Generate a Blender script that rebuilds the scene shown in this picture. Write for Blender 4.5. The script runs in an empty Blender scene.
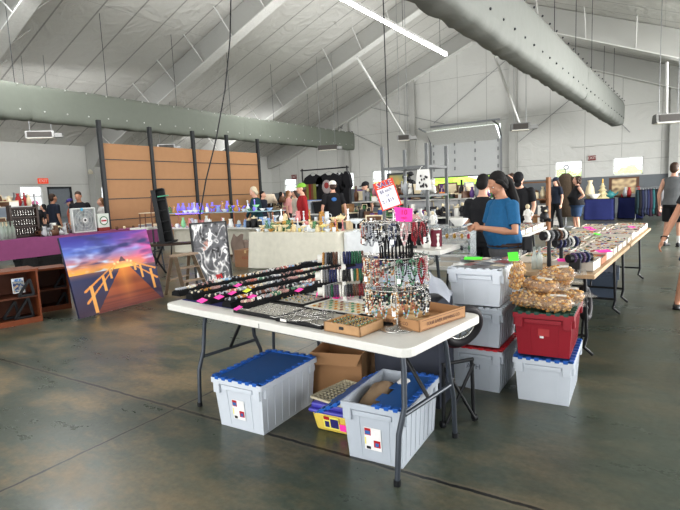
import bpy, bmesh, math, random
from mathutils import Vector, Matrix, Euler, noise
random.seed(7)
scene = bpy.context.scene
col = scene.collection
PI = math.pi
# ------------------------------------------------------------------ camera constants
F = 505.0; EYE = 1.45
ROLL = math.atan(.045); YAW = math.atan((661 - 340) / F)
PITCH = math.atan((255 - 194) * math.cos(ROLL) / F)
def cam_axes():
    cy, sy = math.cos(YAW), math.sin(YAW); cp, sp = math.cos(PITCH), math.sin(PITCH)
    fw = Vector((-sy * cp, cy * cp, -sp)); r0 = Vector((cy, sy, 0)); u0 = Vector((-sy * sp, cy * sp, cp))
    c, s = math.cos(ROLL), math.sin(ROLL)
    return c * r0 - s * u0, s * r0 + c * u0, fw
CR, CU, CF = cam_axes()
def ray(x, y): return CR * ((x - 340) / F) + CU * ((255 - y) / F) + CF
def P(x, y, z=0.0):                       # where the photo's sight line meets the level z
    d = ray(x, y); t = (z - EYE) / d.z
    return Vector((d.x * t, d.y * t, z))
def PD(x, y, dep):                        # the point at depth dep
    return ray(x, y) * dep + Vector((0, 0, EYE))
def PY(x, y, Y):
    d = ray(x, y); t = Y / d.y
    return Vector((d.x * t, Y, EYE + d.z * t))
def PX(x, y, X):
    d = ray(x, y); t = X / d.x
    return Vector((X, d.y * t, EYE + d.z * t))
# ------------------------------------------------------------------ materials
MATS = {}
def mat(name, c, rough=.6, metal=0.0, var=.12, scale=14, bump=0.0, alpha=1.0, emit=None, es=0.0, trans=0.0, spec=.5, ior=1.45):
    if name in MATS: return MATS[name]
    m = bpy.data.materials.new(name); m.use_nodes = True
    nt = m.node_tree; b = nt.nodes['Principled BSDF']
    b.inputs['Roughness'].default_value = rough; b.inputs['Metallic'].default_value = metal
    b.inputs['Specular IOR Level'].default_value = spec; b.inputs['IOR'].default_value = ior
    b.inputs['Alpha'].default_value = alpha; b.inputs['Transmission Weight'].default_value = trans
    tc = nt.nodes.new('ShaderNodeTexCoord'); nz = nt.nodes.new('ShaderNodeTexNoise')
    nz.inputs['Scale'].default_value = scale; nz.inputs['Detail'].default_value = 3
    nt.links.new(tc.outputs['Object'], nz.inputs['Vector'])
    mx = nt.nodes.new('ShaderNodeMix'); mx.data_type = 'RGBA'
    mx.inputs[6].default_value = (*[max(0, k * (1 - var)) for k in c], 1)
    mx.inputs[7].default_value = (*[min(1, k * (1 + var)) for k in c], 1)
    nt.links.new(nz.outputs['Fac'], mx.inputs[0]); nt.links.new(mx.outputs[2], b.inputs['Base Color'])
    if bump:
        bp = nt.nodes.new('ShaderNodeBump'); bp.inputs['Strength'].default_value = bump; bp.inputs['Distance'].default_value = .02
        nt.links.new(nz.outputs['Fac'], bp.inputs['Height']); nt.links.new(bp.outputs['Normal'], b.inputs['Normal'])
    if emit: b.inputs['Emission Color'].default_value = (*emit, 1); b.inputs['Emission Strength'].default_value = es
    MATS[name] = m
    return m
def vmat(name, rough=.5):                 # painted surface: colour stored in the mesh
    if name in MATS: return MATS[name]
    m = bpy.data.materials.new(name); m.use_nodes = True
    nt = m.node_tree; b = nt.nodes['Principled BSDF']; b.inputs['Roughness'].default_value = rough
    a = nt.nodes.new('ShaderNodeVertexColor'); a.layer_name = 'paint'
    nt.links.new(a.outputs['Color'], b.inputs['Base Color'])
    MATS[name] = m
    return m
def srgb(r, g, b):
    f = lambda v: (v / 255 / 12.92) if v / 255 < .04045 else ((v / 255 + .055) / 1.055) ** 2.4
    return (f(r), f(g), f(b))
def C(name, r, g, b, rough=.6, **k): return mat(name, srgb(r, g, b), rough, **k)
# ------------------------------------------------------------------ mesh builder
def frame(d):
    d = Vector(d).normalized()
    a = Vector((0, 0, 1)) if abs(d.z) < .95 else Vector((0, 1, 0))
    x = a.cross(d).normalized(); y = d.cross(x)
    return x, y, d
class MB:
    def __init__(s): s.v = []; s.f = []; s.m = []; s.s = []; s.xf = Matrix()
    def add(s, vs, fs, m=0, sm=False):
        o = len(s.v); s.v += [s.xf @ Vector(p) for p in vs]
        for f in fs: s.f.append([o + i for i in f]); s.m.append(m); s.s.append(sm)
        return s
    def box(s, c, d, rz=0, m=0, rot=None):
        R = rot if rot is not None else Matrix.Rotation(rz, 3, 'Z')
        c = Vector(c); h = [k / 2 for k in d]
        vs = [c + R @ Vector((sx * h[0], sy * h[1], sz * h[2])) for sz in (-1, 1) for sy in (-1, 1) for sx in (-1, 1)]
        return s.add(vs, [(0, 2, 3, 1), (4, 5, 7, 6), (0, 1, 5, 4), (2, 6, 7, 3), (0, 4, 6, 2), (1, 3, 7, 5)], m)
    def b2(s, a, b, m=0): return s.box([(p + q) / 2 for p, q in zip(a, b)], [abs(q - p) for p, q in zip(a, b)], m=m)
    def bar(s, p, q, w, h, m=0, up=None):
        p = Vector(p); q = Vector(q); x, y, d = frame(q - p)
        if up is not None:
            y = (Vector(up) - d * Vector(up).dot(d)).normalized(); x = y.cross(d)
        R = Matrix((x, y, d)).transposed()
        return s.box((p + q) / 2, (w, h, (q - p).length), m=m, rot=R)
    def tube(s, pts, r, n=8, m=0, closed=False, ry=None, caps=True):
        pts = [Vector(p) for p in pts]; k = len(pts)
        rs = r if isinstance(r, (list, tuple)) else [r] * k
        rings = []; px = None
        for i in range(k):
            a = pts[i - 1] if (i > 0 or closed) else pts[i]; b = pts[(i + 1) % k] if (i < k - 1 or closed) else pts[i]
            d = (b - a).normalized()
            if px is None: x, y, d = frame(d)
            else:
                x = (px - d * px.dot(d))
                x = x.normalized() if x.length > 1e-6 else frame(d)[0]
                y = d.cross(x)
            px = x
            q = rs[i] if ry is None else ry
            rings.append([pts[i] + x * (rs[i] * math.cos(2 * PI * j / n)) + y * (q * math.sin(2 * PI * j / n)) for j in range(n)])
        vs = [p for R in rings for p in R]; fs = []
        for i in range(k if closed else k - 1):
            i2 = (i + 1) % k
            for j in range(n):
                fs.append((i * n + j, i * n + (j + 1) % n, i2 * n + (j + 1) % n, i2 * n + j))
        s.add(vs, fs, m, True)
        if not closed and caps:
            s.add(rings[0], [tuple(range(n))[::-1]], m); s.add(rings[-1], [tuple(range(n))], m)
        return s
    def cyl(s, a, b, r, n=14, m=0, r2=None): return s.tube([a, b], [r, r if r2 is None else r2], n, m)
    def lathe(s, prof, c=(0, 0, 0), n=14, m=0, sm=True):
        c = Vector(c); vs = []; fs = []; k = len(prof)
        for r, z in prof:
            vs += [c + Vector((max(r, 1e-4) * math.cos(2 * PI * j / n), max(r, 1e-4) * math.sin(2 * PI * j / n), z)) for j in range(n)]
        for i in range(k - 1):
            for j in range(n): fs.append((i * n + j, i * n + (j + 1) % n, (i + 1) * n + (j + 1) % n, (i + 1) * n + j))
        fs.append(tuple(range(n))[::-1]); fs.append(tuple((k - 1) * n + j for j in range(n)))
        return s.add(vs, fs, m, sm)
    def ell(s, c, r, n=12, m=0, rot=None):
        if not isinstance(r, (list, tuple)): r = (r, r, r)
        R = rot if rot is not None else Matrix.Identity(3)
        c = Vector(c); h = max(6, n // 2 + 2); vs = [c + R @ Vector((0, 0, -r[2]))]
        for i in range(1, h):
            a = -PI / 2 + PI * i / h
            vs += [c + R @ Vector((r[0] * math.cos(a) * math.cos(2 * PI * j / n), r[1] * math.cos(a) * math.sin(2 * PI * j / n), r[2] * math.sin(a))) for j in range(n)]
        vs.append(c + R @ Vector((0, 0, r[2]))); t = len(vs) - 1; fs = []
        for j in range(n): fs.append((0, 1 + (j + 1) % n, 1 + j)); fs.append((t, t - n + j, t - n + (j + 1) % n))
        for i in range(h - 2):
            for j in range(n): fs.append((1 + i * n + j, 1 + i * n + (j + 1) % n, 1 + (i + 1) * n + (j + 1) % n, 1 + (i + 1) * n + j))
        return s.add(vs, fs, m, True)
    def ring(s, c, R, r, axis=(0, 0, 1), n=16, k=6, m=0, R2=None):
        x, y, d = frame(axis); c = Vector(c); R2 = R2 or R
        return s.tube([c + x * (R * math.cos(2 * PI * i / n)) + y * (R2 * math.sin(2 * PI * i / n)) for i in range(n)], r, k, m, closed=True)
    def poly(s, pts, m=0): return s.add(pts, [tuple(range(len(pts)))], m)
    def prism(s, pts, off, m=0):              # closed outline extruded along a vector
        n = len(pts); off = Vector(off); a = [Vector(p) for p in pts]; b = [p + off for p in a]
        return s.add(a + b, [tuple(range(n))[::-1], tuple(range(n, 2 * n))] + [(i, (i + 1) % n, n + (i + 1) % n, n + i) for i in range(n)], m)
    def loft(s, secs, n=16, m=0):             # elliptic sections (centre, rx, ry, rot3) or None rot
        vs = []; fs = []; k = len(secs)
        for c, rx, ry, R in secs:
            R = R or Matrix.Identity(3)
            vs += [Vector(c) + R @ Vector((rx * math.cos(2 * PI * j / n), ry * math.sin(2 * PI * j / n), 0)) for j in range(n)]
        for i in range(k - 1):
            for j in range(n): fs.append((i * n + j, i * n + (j + 1) % n, (i + 1) * n + (j + 1) % n, (i + 1) * n + j))
        fs.append(tuple(range(n))[::-1]); fs.append(tuple((k - 1) * n + j for j in range(n)))
        return s.add(vs, fs, m, True)
    def grid(s, fn, nu, nv, m=0, sm=True):
        vs = [fn(i / nu, j / nv) for j in range(nv + 1) for i in range(nu + 1)]; w = nu + 1
        return s.add(vs, [(j * w + i, j * w + i + 1, (j + 1) * w + i + 1, (j + 1) * w + i) for j in range(nv) for i in range(nu)], m, sm)
    def mesh(s, name, mats):
        me = bpy.data.meshes.new(name); me.from_pydata([tuple(p) for p in s.v], [], s.f)
        if not isinstance(mats, (list, tuple)): mats = [mats]
        for k in mats: me.materials.append(k)
        me.polygons.foreach_set('material_index', s.m); me.polygons.foreach_set('use_smooth', s.s)
        me.update()
        return me
    def fix(s, me):
        bm = bmesh.new(); bm.from_mesh(me); bmesh.ops.recalc_face_normals(bm, faces=bm.faces); bm.to_mesh(me); bm.free()
    def build(s, name, mats, parent=None, loc=None, rz=0, bevel=0, fix=True):
        me = s.mesh(name, mats)
        if fix: s.fix(me)
        o = link(name, me, parent, loc, rz)
        if bevel:
            b = o.modifiers.new('bevel', 'BEVEL'); b.width = bevel; b.segments = 2; b.limit_method = 'ANGLE'; b.angle_limit = .6
        return o
def link(name, me, parent=None, loc=None, rz=0):
    o = bpy.data.objects.new(name, me); col.objects.link(o)
    if parent is not None: o.parent = parent
    if loc is not None: o.location = loc
    if rz: o.rotation_euler = (0, 0, rz)
    return o
def tag(o, label, cat, group=None, kind=None):
    if label: o['label'] = label
    if cat: o['category'] = cat
    if group: o['group'] = group
    if kind: o['kind'] = kind
    return o
def thing(name, label, cat, loc=(0, 0, 0), rz=0, group=None):
    o = bpy.data.objects.new(name, None); o.empty_display_size = .05; col.objects.link(o)
    o.location = loc; o.rotation_euler = (0, 0, rz)
    return tag(o, label, cat, group)
def struct(o): o['kind'] = 'structure'; return o
KIDS = {}
def copy_tree(o, loc=None, rz=None, label=None, group=None, rot=None, scale=None):
    def cp(a, par):
        c = a.copy(); col.objects.link(c)
        if par is not None: c.parent = par
        for ch in list(a.children): cp(ch, c)
        return c
    c = cp(o, None)
    if loc is not None: c.location = loc
    if rz is not None: c.rotation_euler = (0, 0, rz)
    if rot is not None: c.rotation_euler = rot
    if scale is not None: c.scale = (scale,) * 3 if not isinstance(scale, (tuple, list)) else scale
    if label: c['label'] = label
    if group: c['group'] = group
    return c
ORD = ['first', 'second', 'third', 'fourth', 'fifth', 'sixth', 'seventh', 'eighth', 'ninth', 'tenth', 'eleventh', 'twelfth', 'thirteenth', 'fourteenth', 'fifteenth', 'sixteenth', 'seventeenth', 'eighteenth', 'nineteenth', 'twentieth']
ORD += ['twenty-' + k for k in ORD[:9]] + ['thirtieth'] + ['thirty-' + k for k in ORD[:9]] + ['fortieth']
def text(parent, s, size, loc, rot, m, name='lettering', align='CENTER', depth=.0006, squash=1.0):
    cu = bpy.data.curves.new('txt', 'FONT'); cu.body = s; cu.size = size; cu.align_x = align; cu.align_y = 'CENTER'; cu.extrude = depth
    o = bpy.data.objects.new('txt', cu); col.objects.link(o)
    dg = bpy.context.evaluated_depsgraph_get()
    me = bpy.data.meshes.new_from_object(o.evaluated_get(dg)); bpy.data.objects.remove(o)
    me.materials.clear(); me.materials.append(m)
    t = link(name, me, parent); t.location = loc; t.rotation_euler = rot; t.scale = (squash, 1, 1)
    return t
def painted(name, w, h, nx, ny, fn, rough=.5, thick=.03, edge=None, parent=None, mname='painted_print'):
    """a flat picture in the XZ plane (front faces -Y), colour per vertex from fn(u,v) in sRGB 0..255"""
    me = bpy.data.meshes.new(name); vs = []; fs = []; cols = []
    W = nx + 1
    for j in range(ny + 1):
        for i in range(nx + 1):
            u, v = i / nx, j / ny
            vs.append(((u - .5) * w, 0, v * h)); cols.append(srgb(*[max(0, min(255, k)) for k in fn(u, v)]))
    for j in range(ny):
        for i in range(nx): fs.append((j * W + i, j * W + i + 1, (j + 1) * W + i + 1, (j + 1) * W + i))
    nfr = len(fs); o = len(vs)
    e = srgb(*(edge or (20, 20, 30)))
    for p in ((-w / 2, 0, 0), (w / 2, 0, 0), (w / 2, 0, h), (-w / 2, 0, h), (-w / 2, thick, 0), (w / 2, thick, 0), (w / 2, thick, h), (-w / 2, thick, h)):
        vs.append(p); cols.append(e)
    fs += [tuple(o + k for k in f) for f in ((0, 4, 5, 1), (1, 5, 6, 2), (2, 6, 7, 3), (3, 7, 4, 0), (5, 4, 7, 6))]
    me.from_pydata(vs, [], fs)
    ca = me.color_attributes.new('paint', 'FLOAT_COLOR', 'POINT')
    ca.data.foreach_set('color', [x for c in cols for x in (*c, 1)])
    me.materials.append(vmat(mname, rough)); me.update()
    return link(name, me, parent)
def remesh(mb, mats, voxel, smooth=4, name='body', fac=.5):
    me = mb.mesh('tmp', mats); mb.fix(me); o = bpy.data.objects.new('tmp', me); col.objects.link(o)
    r = o.modifiers.new('r', 'REMESH'); r.mode = 'VOXEL'; r.voxel_size = voxel; r.use_smooth_shade = True
    if smooth:
        q = o.modifiers.new('s', 'SMOOTH'); q.factor = fac; q.iterations = smooth
    dg = bpy.context.evaluated_depsgraph_get()
    res = bpy.data.meshes.new_from_object(o.evaluated_get(dg)); bpy.data.objects.remove(o)
    res.name = name; res.materials.clear()
    for k in (mats if isinstance(mats, (list, tuple)) else [mats]): res.materials.append(k)
    res.polygons.foreach_set('material_index', [0] * len(res.polygons))
    return res
# ------------------------------------------------------------------ people
EYEW = C('eye_white', 225, 222, 215, .3); EYED = C('eye_dark', 45, 30, 22, .3); LIP = C('lip', 165, 95, 88, .5)
def person(label, pos, heading, H=1.72, skin=None, top=None, bottom=None, hairc=None, shoe=None, sleeve='short', legs='long',
           hair='short', lean=0, pitch=0, turn=0, arms=('down', 'down'), fat=1.0, vox=.014, female=False, hat=None, beltc=None,
           stance=.05, stride=0, logo=None, group=None, z0=0.0, socks=None, topless_hem=.5):
    S = H
    def V(x, y, z): return Vector((x * S, y * S, z * S))
    cl, sl = math.cos(lean), math.sin(lean)
    def L(x, y, z):                       # upper body, leaning about the hips
        dz = z - .53
        return V(x, y * cl + dz * sl, .53 + dz * cl - y * sl)
    RL = Matrix.Rotation(-lean, 3, 'X')
    sw = (.098 if female else .108) * (1 + .22 * (fat - 1))         # shoulder half width
    TOR = [(.495, .0, .086 * fat, .066 * fat), (.54, .0, .087 * fat, .066 * fat), (.585, .012 * (fat - 1) * 3, .081 * fat, .064 * fat), (.64, .02 * (fat - 1) * 3, .082 * fat, .066 * fat),
           (.70, .008, .089 * (1 + (fat - 1) * .6), .068 * (1 + (fat - 1) * .6)), (.75, .004, .097, .066 + .008 * female), (.79, 0, .094, .056), (.82, -.004, .066, .045), (.845, -.006, .040, .036)]
    b = MB()
    b.loft([(L(0, y, z), rx * S * .93, ry * S * .93, RL) for z, y, rx, ry in TOR], 18)
    # neck and head
    b.tube([L(0, -.006, .83), L(0, .004, .885)], [.035 * S, .031 * S], 12)
    HC = L(0, .012, .93)
    RH = RL @ Matrix.Rotation(turn, 3, 'Z') @ Matrix.Rotation(-pitch, 3, 'X')
    def Hd(x, y, z): return HC + RH @ (Vector((x, y, z)) * S)
    b.ell(Hd(0, -.008, .012), (.0455 * S, .056 * S, .054 * S), 18, rot=RH)
    b.ell(Hd(0, .012, -.018), (.0385 * S, .040 * S, .050 * S), 16, rot=RH)
    b.ell(Hd(0, .034, -.054), (.018 * S, .017 * S, .014 * S), 12, rot=RH)                 # chin
    b.tube([Hd(0, .046, .012), Hd(0, .055, -.004), Hd(0, .063, -.018), Hd(0, .05, -.024)], [.006 * S, .0075 * S, .0095 * S, .006 * S], 8)   # nose
    b.tube([Hd(-.024, .042, .014), Hd(0, .049, .017), Hd(.024, .042, .014)], .006 * S, 8)  # brow
    b.tube([Hd(-.014, .045, -.037), Hd(0, .051, -.036), Hd(.014, .045, -.037)], .0055 * S, 8)
    for q in (-1, 1):
        b.ell(Hd(q * .047, -.004, -.006), (.007 * S, .013 * S, .019 * S), 10, rot=RH)      # ears
        b.ell(Hd(q * .026, .030, -.02), (.014 * S, .014 * S, .016 * S), 10, rot=RH)        # cheeks
    # arms and hands
    sleeves = MB()
    for q, pose in ((-1, arms[0]), (1, arms[1])):
        sh = L(q * sw, -.002, .79)
        if pose == 'down': el, wr = L(q * (sw + .035 * fat), -.02, .63), L(q * (sw + .045 * fat), .015, .485)
        elif pose == 'fwd': el, wr = L(q * (sw + .02), .005, .635), L(q * .045, .135, .665)
        elif pose == 'hip': el, wr = L(q * (sw + .09), -.05, .66), L(q * (sw + .0), .035, .585)
        elif pose == 'reach': el, wr = L(q * (sw + .02), .10, .67), L(q * (sw - .03), .20, .59)
        elif pose == 'low': el, wr = L(q * (sw + .03), .06, .65), L(q * (sw - .01), .16, .54)
        else: el, wr = V(*pose[0]), V(*pose[1])
        b.ell(sh, (.030 * S, .030 * S, .030 * S), 12)
        mid = (sh + el) / 2
        b.tube([sh, mid, el, el.lerp(wr, .3), wr], [.029 * S, .027 * S, .0215 * S, .0225 * S, .0145 * S], 12)
        if sleeve in ('short', 'long'):
            R0 = .038 * S
            sleeves.ell(sh + Vector((0, 0, .002 * S)), .039 * S, 12)
            if sleeve == 'short': sleeves.tube([L(q * (sw - .03), 0, .80), sh, sh.lerp(el, .72)], [.034 * S, R0, .036 * S], 14)
            else: sleeves.tube([L(q * (sw - .03), 0, .80), sh, mid, el, wr.lerp(el, .08)], [.034 * S, R0, .034 * S, .029 * S, .021 * S], 14)
        elif sleeve == 'tank': sleeves.tube([L(q * (sw - .045), 0, .80), L(q * (sw - .012), 0, .80)], [.03 * S, .034 * S], 12)
        d = (wr - el).normalized(); nrm = d.cross(Vector((0, 0, 1))) if abs(d.z) < .8 else Vector((q, 0, 0))
        if pose in ('fwd', 'reach', 'low') or isinstance(pose, tuple): nrm = Vector((-q, 0, -.4))
        nrm = (nrm - d * nrm.dot(d)).normalized(); s_ = d.cross(nrm).normalized()
        if pose == 'down' or pose == 'hip':
            nrm = Vector((-q, 0, 0)); nrm = (nrm - d * nrm.dot(d)).normalized(); s_ = d.cross(nrm); s_ = s_ if s_.y > 0 else -s_
        else: s_ = s_ if s_.z > 0 else -s_
        RP = Matrix((s_, nrm, d)).transposed()
        pc = wr + d * .028 * S
        b.ell(pc, (.024 * S, .0125 * S, .034 * S), 12, rot=RP)
        for i, (o_, ln) in enumerate(((.017, .040), (.006, .046), (-.006, .043), (-.017, .034))):
            base = wr + d * .048 * S + s_ * o_ * S
            c1 = base + (d * .9 + nrm * .25 + s_ * o_ * 4).normalized() * ln * .45 * S
            c2 = c1 + (d * .65 + nrm * .75).normalized() * ln * .32 * S
            c3 = c2 + (d * .25 + nrm * .95).normalized() * ln * .25 * S
            b.tube([base - d * .012 * S, base, c1, c2, c3], [.0062 * S, .0062 * S, .0056 * S, .0052 * S, .0042 * S], 8)
        tb = wr + d * .016 * S + s_ * .017 * S
        b.tube([tb, tb + (d * .6 + s_ * .7 + nrm * .3).normalized() * .022 * S, tb + (d * .85 + s_ * .55 + nrm * .5).normalized() * .042 * S], [.0085 * S, .0072 * S, .005 * S], 8)
    # legs
    LEG = []
    for q in (-1, 1):
        st = stride * q
        hip = V(q * .050, 0, .51); kn = V(q * (.048 + stance * .4), .012 + st * .5, .285); an = V(q * (.046 + stance * .7), -.012 + st, .045)
        LEG.append((hip, kn, an))
        b.tube([hip, hip.lerp(kn, .5), kn, kn.lerp(an, .3), an, an - V(0, 0, .02)], [.054 * S * fat ** .5, .047 * S * fat ** .5, .033 * S, .034 * S, .021 * S, .022 * S], 14)
        b.tube([an + V(0, -.02, -.02), an + V(0, .03, -.027), an + V(0, .075, -.034)], [.019 * S, .019 * S, .012 * S], 10)
    body = link('person', remesh(b, skin, vox, 3, 'person'), None, (pos[0], pos[1], z0), math.atan2(-heading[0], heading[1]))
    tag(body, label, 'person', group)
    # face details
    for q in (-1, 1):
        e = MB().ell(Hd(q * .0185, .0425, .003), (.0065 * S, .0045 * S, .0042 * S), 10, m=0, rot=RH)
        e.ell(Hd(q * .0185, .0465, .0028), (.0032 * S, .0016 * S, .0032 * S), 8, m=1, rot=RH)
        e.build('eye', [EYEW, EYED], body)
    MB().tube([Hd(-.014, .0475, -.0375), Hd(0, .0545, -.0365), Hd(.014, .0475, -.0375)], .0045 * S, 8).build('mouth', LIP, body)
    # clothes
    g = 1.10
    sec = [(topless_hem, 0, .094 * fat, .074 * fat)] + TOR[1:] if legs != 'none' else TOR
    sh_ = MB(); secs = []
    for z, y, rx, ry in sec[:8]: secs.append((L(0, y, z), rx * S * g, ry * S * g, RL))
    secs.append((L(0, -.006, .838), .046 * S, .041 * S, RL))
    sh_.loft(secs, 20)
    if sleeves.v: sh_.add(sleeves.v, sleeves.f)
    link('tank_top' if sleeve == 'tank' else 'shirt', remesh(sh_, top, vox * .9, 2, 'shirt'), body)
    tr = MB()
    tr.loft([(V(0, .0, .47), .088 * S * fat, .068 * S * fat, None), (V(0, 0, .51), .094 * S * fat, .074 * S * fat, None), (V(0, 0, .555), .089 * S * fat, .068 * S * fat, None)], 18)
    for hip, kn, an in LEG:
        if legs == 'long': tr.tube([hip, hip.lerp(kn, .5), kn, kn.lerp(an, .5), an + V(0, 0, -.012)], [.060 * S * fat ** .5, .055 * S * fat ** .5, .046 * S, .042 * S, .038 * S], 14)
        else: tr.tube([hip, hip.lerp(kn, .5), hip.lerp(kn, .95)], [.062 * S * fat ** .5, .060 * S * fat ** .5, .058 * S], 14)
    link('trousers' if legs == 'long' else 'shorts', remesh(tr, bottom, vox * .9, 2, 'trousers'), body)
    for hip, kn, an in LEG:
        k = MB(); k.ell(an + V(0, .028, -.031), (.028 * S, .072 * S, .016 * S), 14); k.ell(an + V(0, -.012, -.018), (.026 * S, .034 * S, .026 * S), 12)
        k.box(an + V(0, .025, -.0405), (.046 * S, .14 * S, .008 * S))
        link('shoe', remesh(k, shoe, .008, 2, 'shoe'), body)
        if socks: MB().tube([an + V(0, 0, -.01), an.lerp(kn, .35)], [.0245 * S, .032 * S], 12).build('sock', socks, body)
    if beltc:
        bl = MB(); bl.loft([(V(0, 0, .538), .101 * S * fat, .080 * S * fat, None), (V(0, 0, .566), .100 * S * fat, .079 * S * fat, None)], 22); bl.build('belt', beltc, body)
    # hair
    if hair != 'none':
        h = MB(); h.ell(Hd(0, -.018, .024), (.049 * S, .0555 * S, .0525 * S), 16, rot=RH)
        h.ell(Hd(0, -.032, -.006), (.046 * S, .036 * S, .05 * S), 14, rot=RH)
        if hair in ('long', 'bob', 'tail', 'curly'):
            for q in (-1, 1): h.tube([Hd(q * .038, .012, .03), Hd(q * .051, -.006, .0), Hd(q * .05, -.018, -.045)], [.014 * S, .016 * S, .013 * S], 8)
        if hair == 'long':
            h.loft([(Hd(0, -.035, .01), .047 * S, .03 * S, RH), (Hd(0, -.045, -.06), .052 * S, .028 * S, RH), (L(0, -.075, .80), .05 * S, .02 * S, RL), (L(0, -.082, .74), .03 * S, .014 * S, RL)], 14)
        if hair == 'bob': h.ell(Hd(0, -.03, -.03), (.054 * S, .04 * S, .045 * S), 12, rot=RH)
        if hair == 'curly':
            for i in range(26):
                a = i * 2.4; zz = -.06 + .12 * (i / 26)
                h.ell(Hd(.052 * math.cos(a), -.022 + .046 * min(.25, math.sin(a)), zz), .018 * S, 8)
            h.ell(Hd(0, -.05, -.03), (.05 * S, .03 * S, .055 * S), 10, rot=RH)
        if hair == 'tail':
            h.tube([Hd(0, -.06, .005), Hd(.01, -.08, -.03), L(.01, -.098, .81), L(.012, -.098, .74), L(.01, -.09, .69)], [.024 * S, .028 * S, .03 * S, .026 * S, .010 * S], 10)
        # keep the face clear
        me = remesh(h, hairc, vox * .8, 2, 'hair')
        link('hair', me, body)
    if hat == 'cap' or hat == 'beanie':
        k = MB(); k.ell(Hd(0, -.012, .034), (.054 * S, .064 * S, .046 * S), 16, rot=RH)
        k.ell(Hd(0, .062, .022), (.04 * S, .042 * S, .006 * S), 12, rot=RH)
        link('cap', remesh(k, hatmat[0], vox * .7, 2, 'cap'), body)
    if hat == 'brim':
        k = MB(); k.ell(Hd(0, -.012, .04), (.056 * S, .064 * S, .046 * S), 16, rot=RH); k.ell(Hd(0, -.008, .02), (.10 * S, .11 * S, .009 * S), 16, rot=RH)
        link('sun_hat', remesh(k, hatmat[0], vox * .7, 2, 'cap'), body)
    return body, Hd, L, V
hatmat = [None]
SK1 = C('skin_tan', 186, 138, 112, .55, var=.06); SK2 = C('skin_fair', 214, 168, 146, .55, var=.06); SK3 = C('skin_brown', 150, 100, 76, .55, var=.06)
K_BLACK = C('black_cotton', 26, 26, 30, .85); K_NAVY = C('navy_cotton', 34, 40, 56, .85); K_TEAL = C('teal_knit', 28, 66, 74, .85); K_BLUE = C('blue_polo', 32, 96, 138, .8, var=.15, scale=40)
K_GREY = C('grey_jersey', 108, 110, 112, .85); K_WHITE = C('white_cotton', 215, 213, 210, .85); K_RED = C('red_cotton', 150, 34, 38, .85); K_PINK = C('pink_cotton', 205, 150, 145, .85); K_PALE = C('pale_cotton', 200, 190, 178, .85)
K_JEAN = C('denim', 52, 74, 104, .85, scale=60); K_SLACK = C('grey_slacks', 92, 92, 94, .85); K_DARK = C('dark_trousers', 34, 34, 38, .85)
HB = C('black_hair', 24, 20, 20, .8, var=.4, scale=90); HBR = C('brown_hair', 62, 44, 34, .5, var=.3, scale=90); HGY = C('grey_blond_hair', 196, 184, 160, .5, var=.2, scale=90); HLB = C('light_brown_hair', 140, 104, 72, .5, var=.3, scale=90)
SHB = C('black_shoe', 24, 24, 26, .5); SHW = C('pale_shoe', 196, 194, 188, .6); LEATHER = C('brown_leather', 58, 38, 30, .5); CAPW = C('white_cap', 226, 222, 214, .8); PHAT = C('pink_hat', 206, 120, 160, .8); GREENHAT = C('green_cap', 128, 178, 66, .8)
CRx, CFx = Vector((math.cos(YAW), math.sin(YAW), 0)), Vector((-math.sin(YAW), math.cos(YAW), 0))
LEFT, RIGHT, AWAY, TOWARD = -CRx, CRx, CFx, -CFx
def spot(px, dep):                       # floor point at a given depth on the photo's column
    p = PD(px, 194, dep); return (p.x, p.y)
# the seller in the blue polo, head bowed over what he holds
hp = spot(507, 5.0)
hero, Hd, L, V = person('long-haired man in a blue polo shirt looking down at something in his hands', hp, LEFT + TOWARD * .22, 1.60, SK1, K_BLUE, K_SLACK, HB, SHB, hair='tail', lean=.14, pitch=.42,
       arms=(((-.172, .05, .635), (-.04, .205, .665)), ((.172, .05, .635), (.035, .205, .66))), fat=1.45, vox=.0068, beltc=LEATHER, topless_hem=.552)
MB().box((0, 0, 0), (.04, .085, .13)).build('phone_pouch', K_DARK, hero, loc=V(-.168, -.03, .565), bevel=.008)
t = thing('paper_packet', 'small pale packet held by the man in the blue polo', 'packet')
MB().box((0, 0, 0), (.055, .10, .012)).build('packet_body', K_WHITE, t, bevel=.003)
MB().box((0, .02, .008), (.035, .03, .006)).build('packet_tag', C('tag_blue', 120, 140, 175, .5), t)
t.location = hero.matrix_basis @ V(-.002, .275, .682); t.rotation_euler = hero.rotation_euler; t.rotation_euler.rotate_axis('X', -.3)
person('dark-haired person in black facing the man in the blue polo', spot(482, 6.0), RIGHT * .8 + AWAY, 1.60, SK2, K_BLACK, K_DARK, HB, SHB, arms=('fwd', 'fwd'), lean=.05, pitch=.35, vox=.012)
hatmat[0] = K_BLACK
person('stooping man in black shirt and black cap behind the white tray table', spot(521, 9.6), LEFT * .5 + TOWARD, 1.78, SK2, K_BLACK, K_DARK, HBR, SHB, lean=.5, pitch=.5, arms=('low', 'down'), hat='cap', fat=1.25)
person('brown-haired person looking over from behind the stooping man in black', spot(511, 11.4), LEFT + TOWARD * .4, 1.74, SK2, K_DARK, K_DARK, HBR, SHB)
person('boy with dark hair standing in front of the half-open garage door', spot(446, 21.8), LEFT * .6 + TOWARD, 1.66, SK2, K_BLACK, K_DARK, HB, SHB, vox=.018)
hatmat[0] = K_NAVY
person('long-haired shopper in navy tee, black trousers and dark cap', spot(556, 16.2), LEFT + TOWARD * .35, 1.66, SK2, K_NAVY, K_BLACK, HBR, SHW, hair='long', hat='cap', pitch=.25, beltc=None, stride=.06)
person('woman in a black sleeveless top and denim shorts, hand on hip', spot(577, 14.6), LEFT + AWAY * .15, 1.66, SK2, K_BLACK, K_JEAN, HBR, SHB, sleeve='none', legs='short', hair='curly', arms=('hip', 'hip'), fat=1.65, female=True, turn=-.1)
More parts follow.
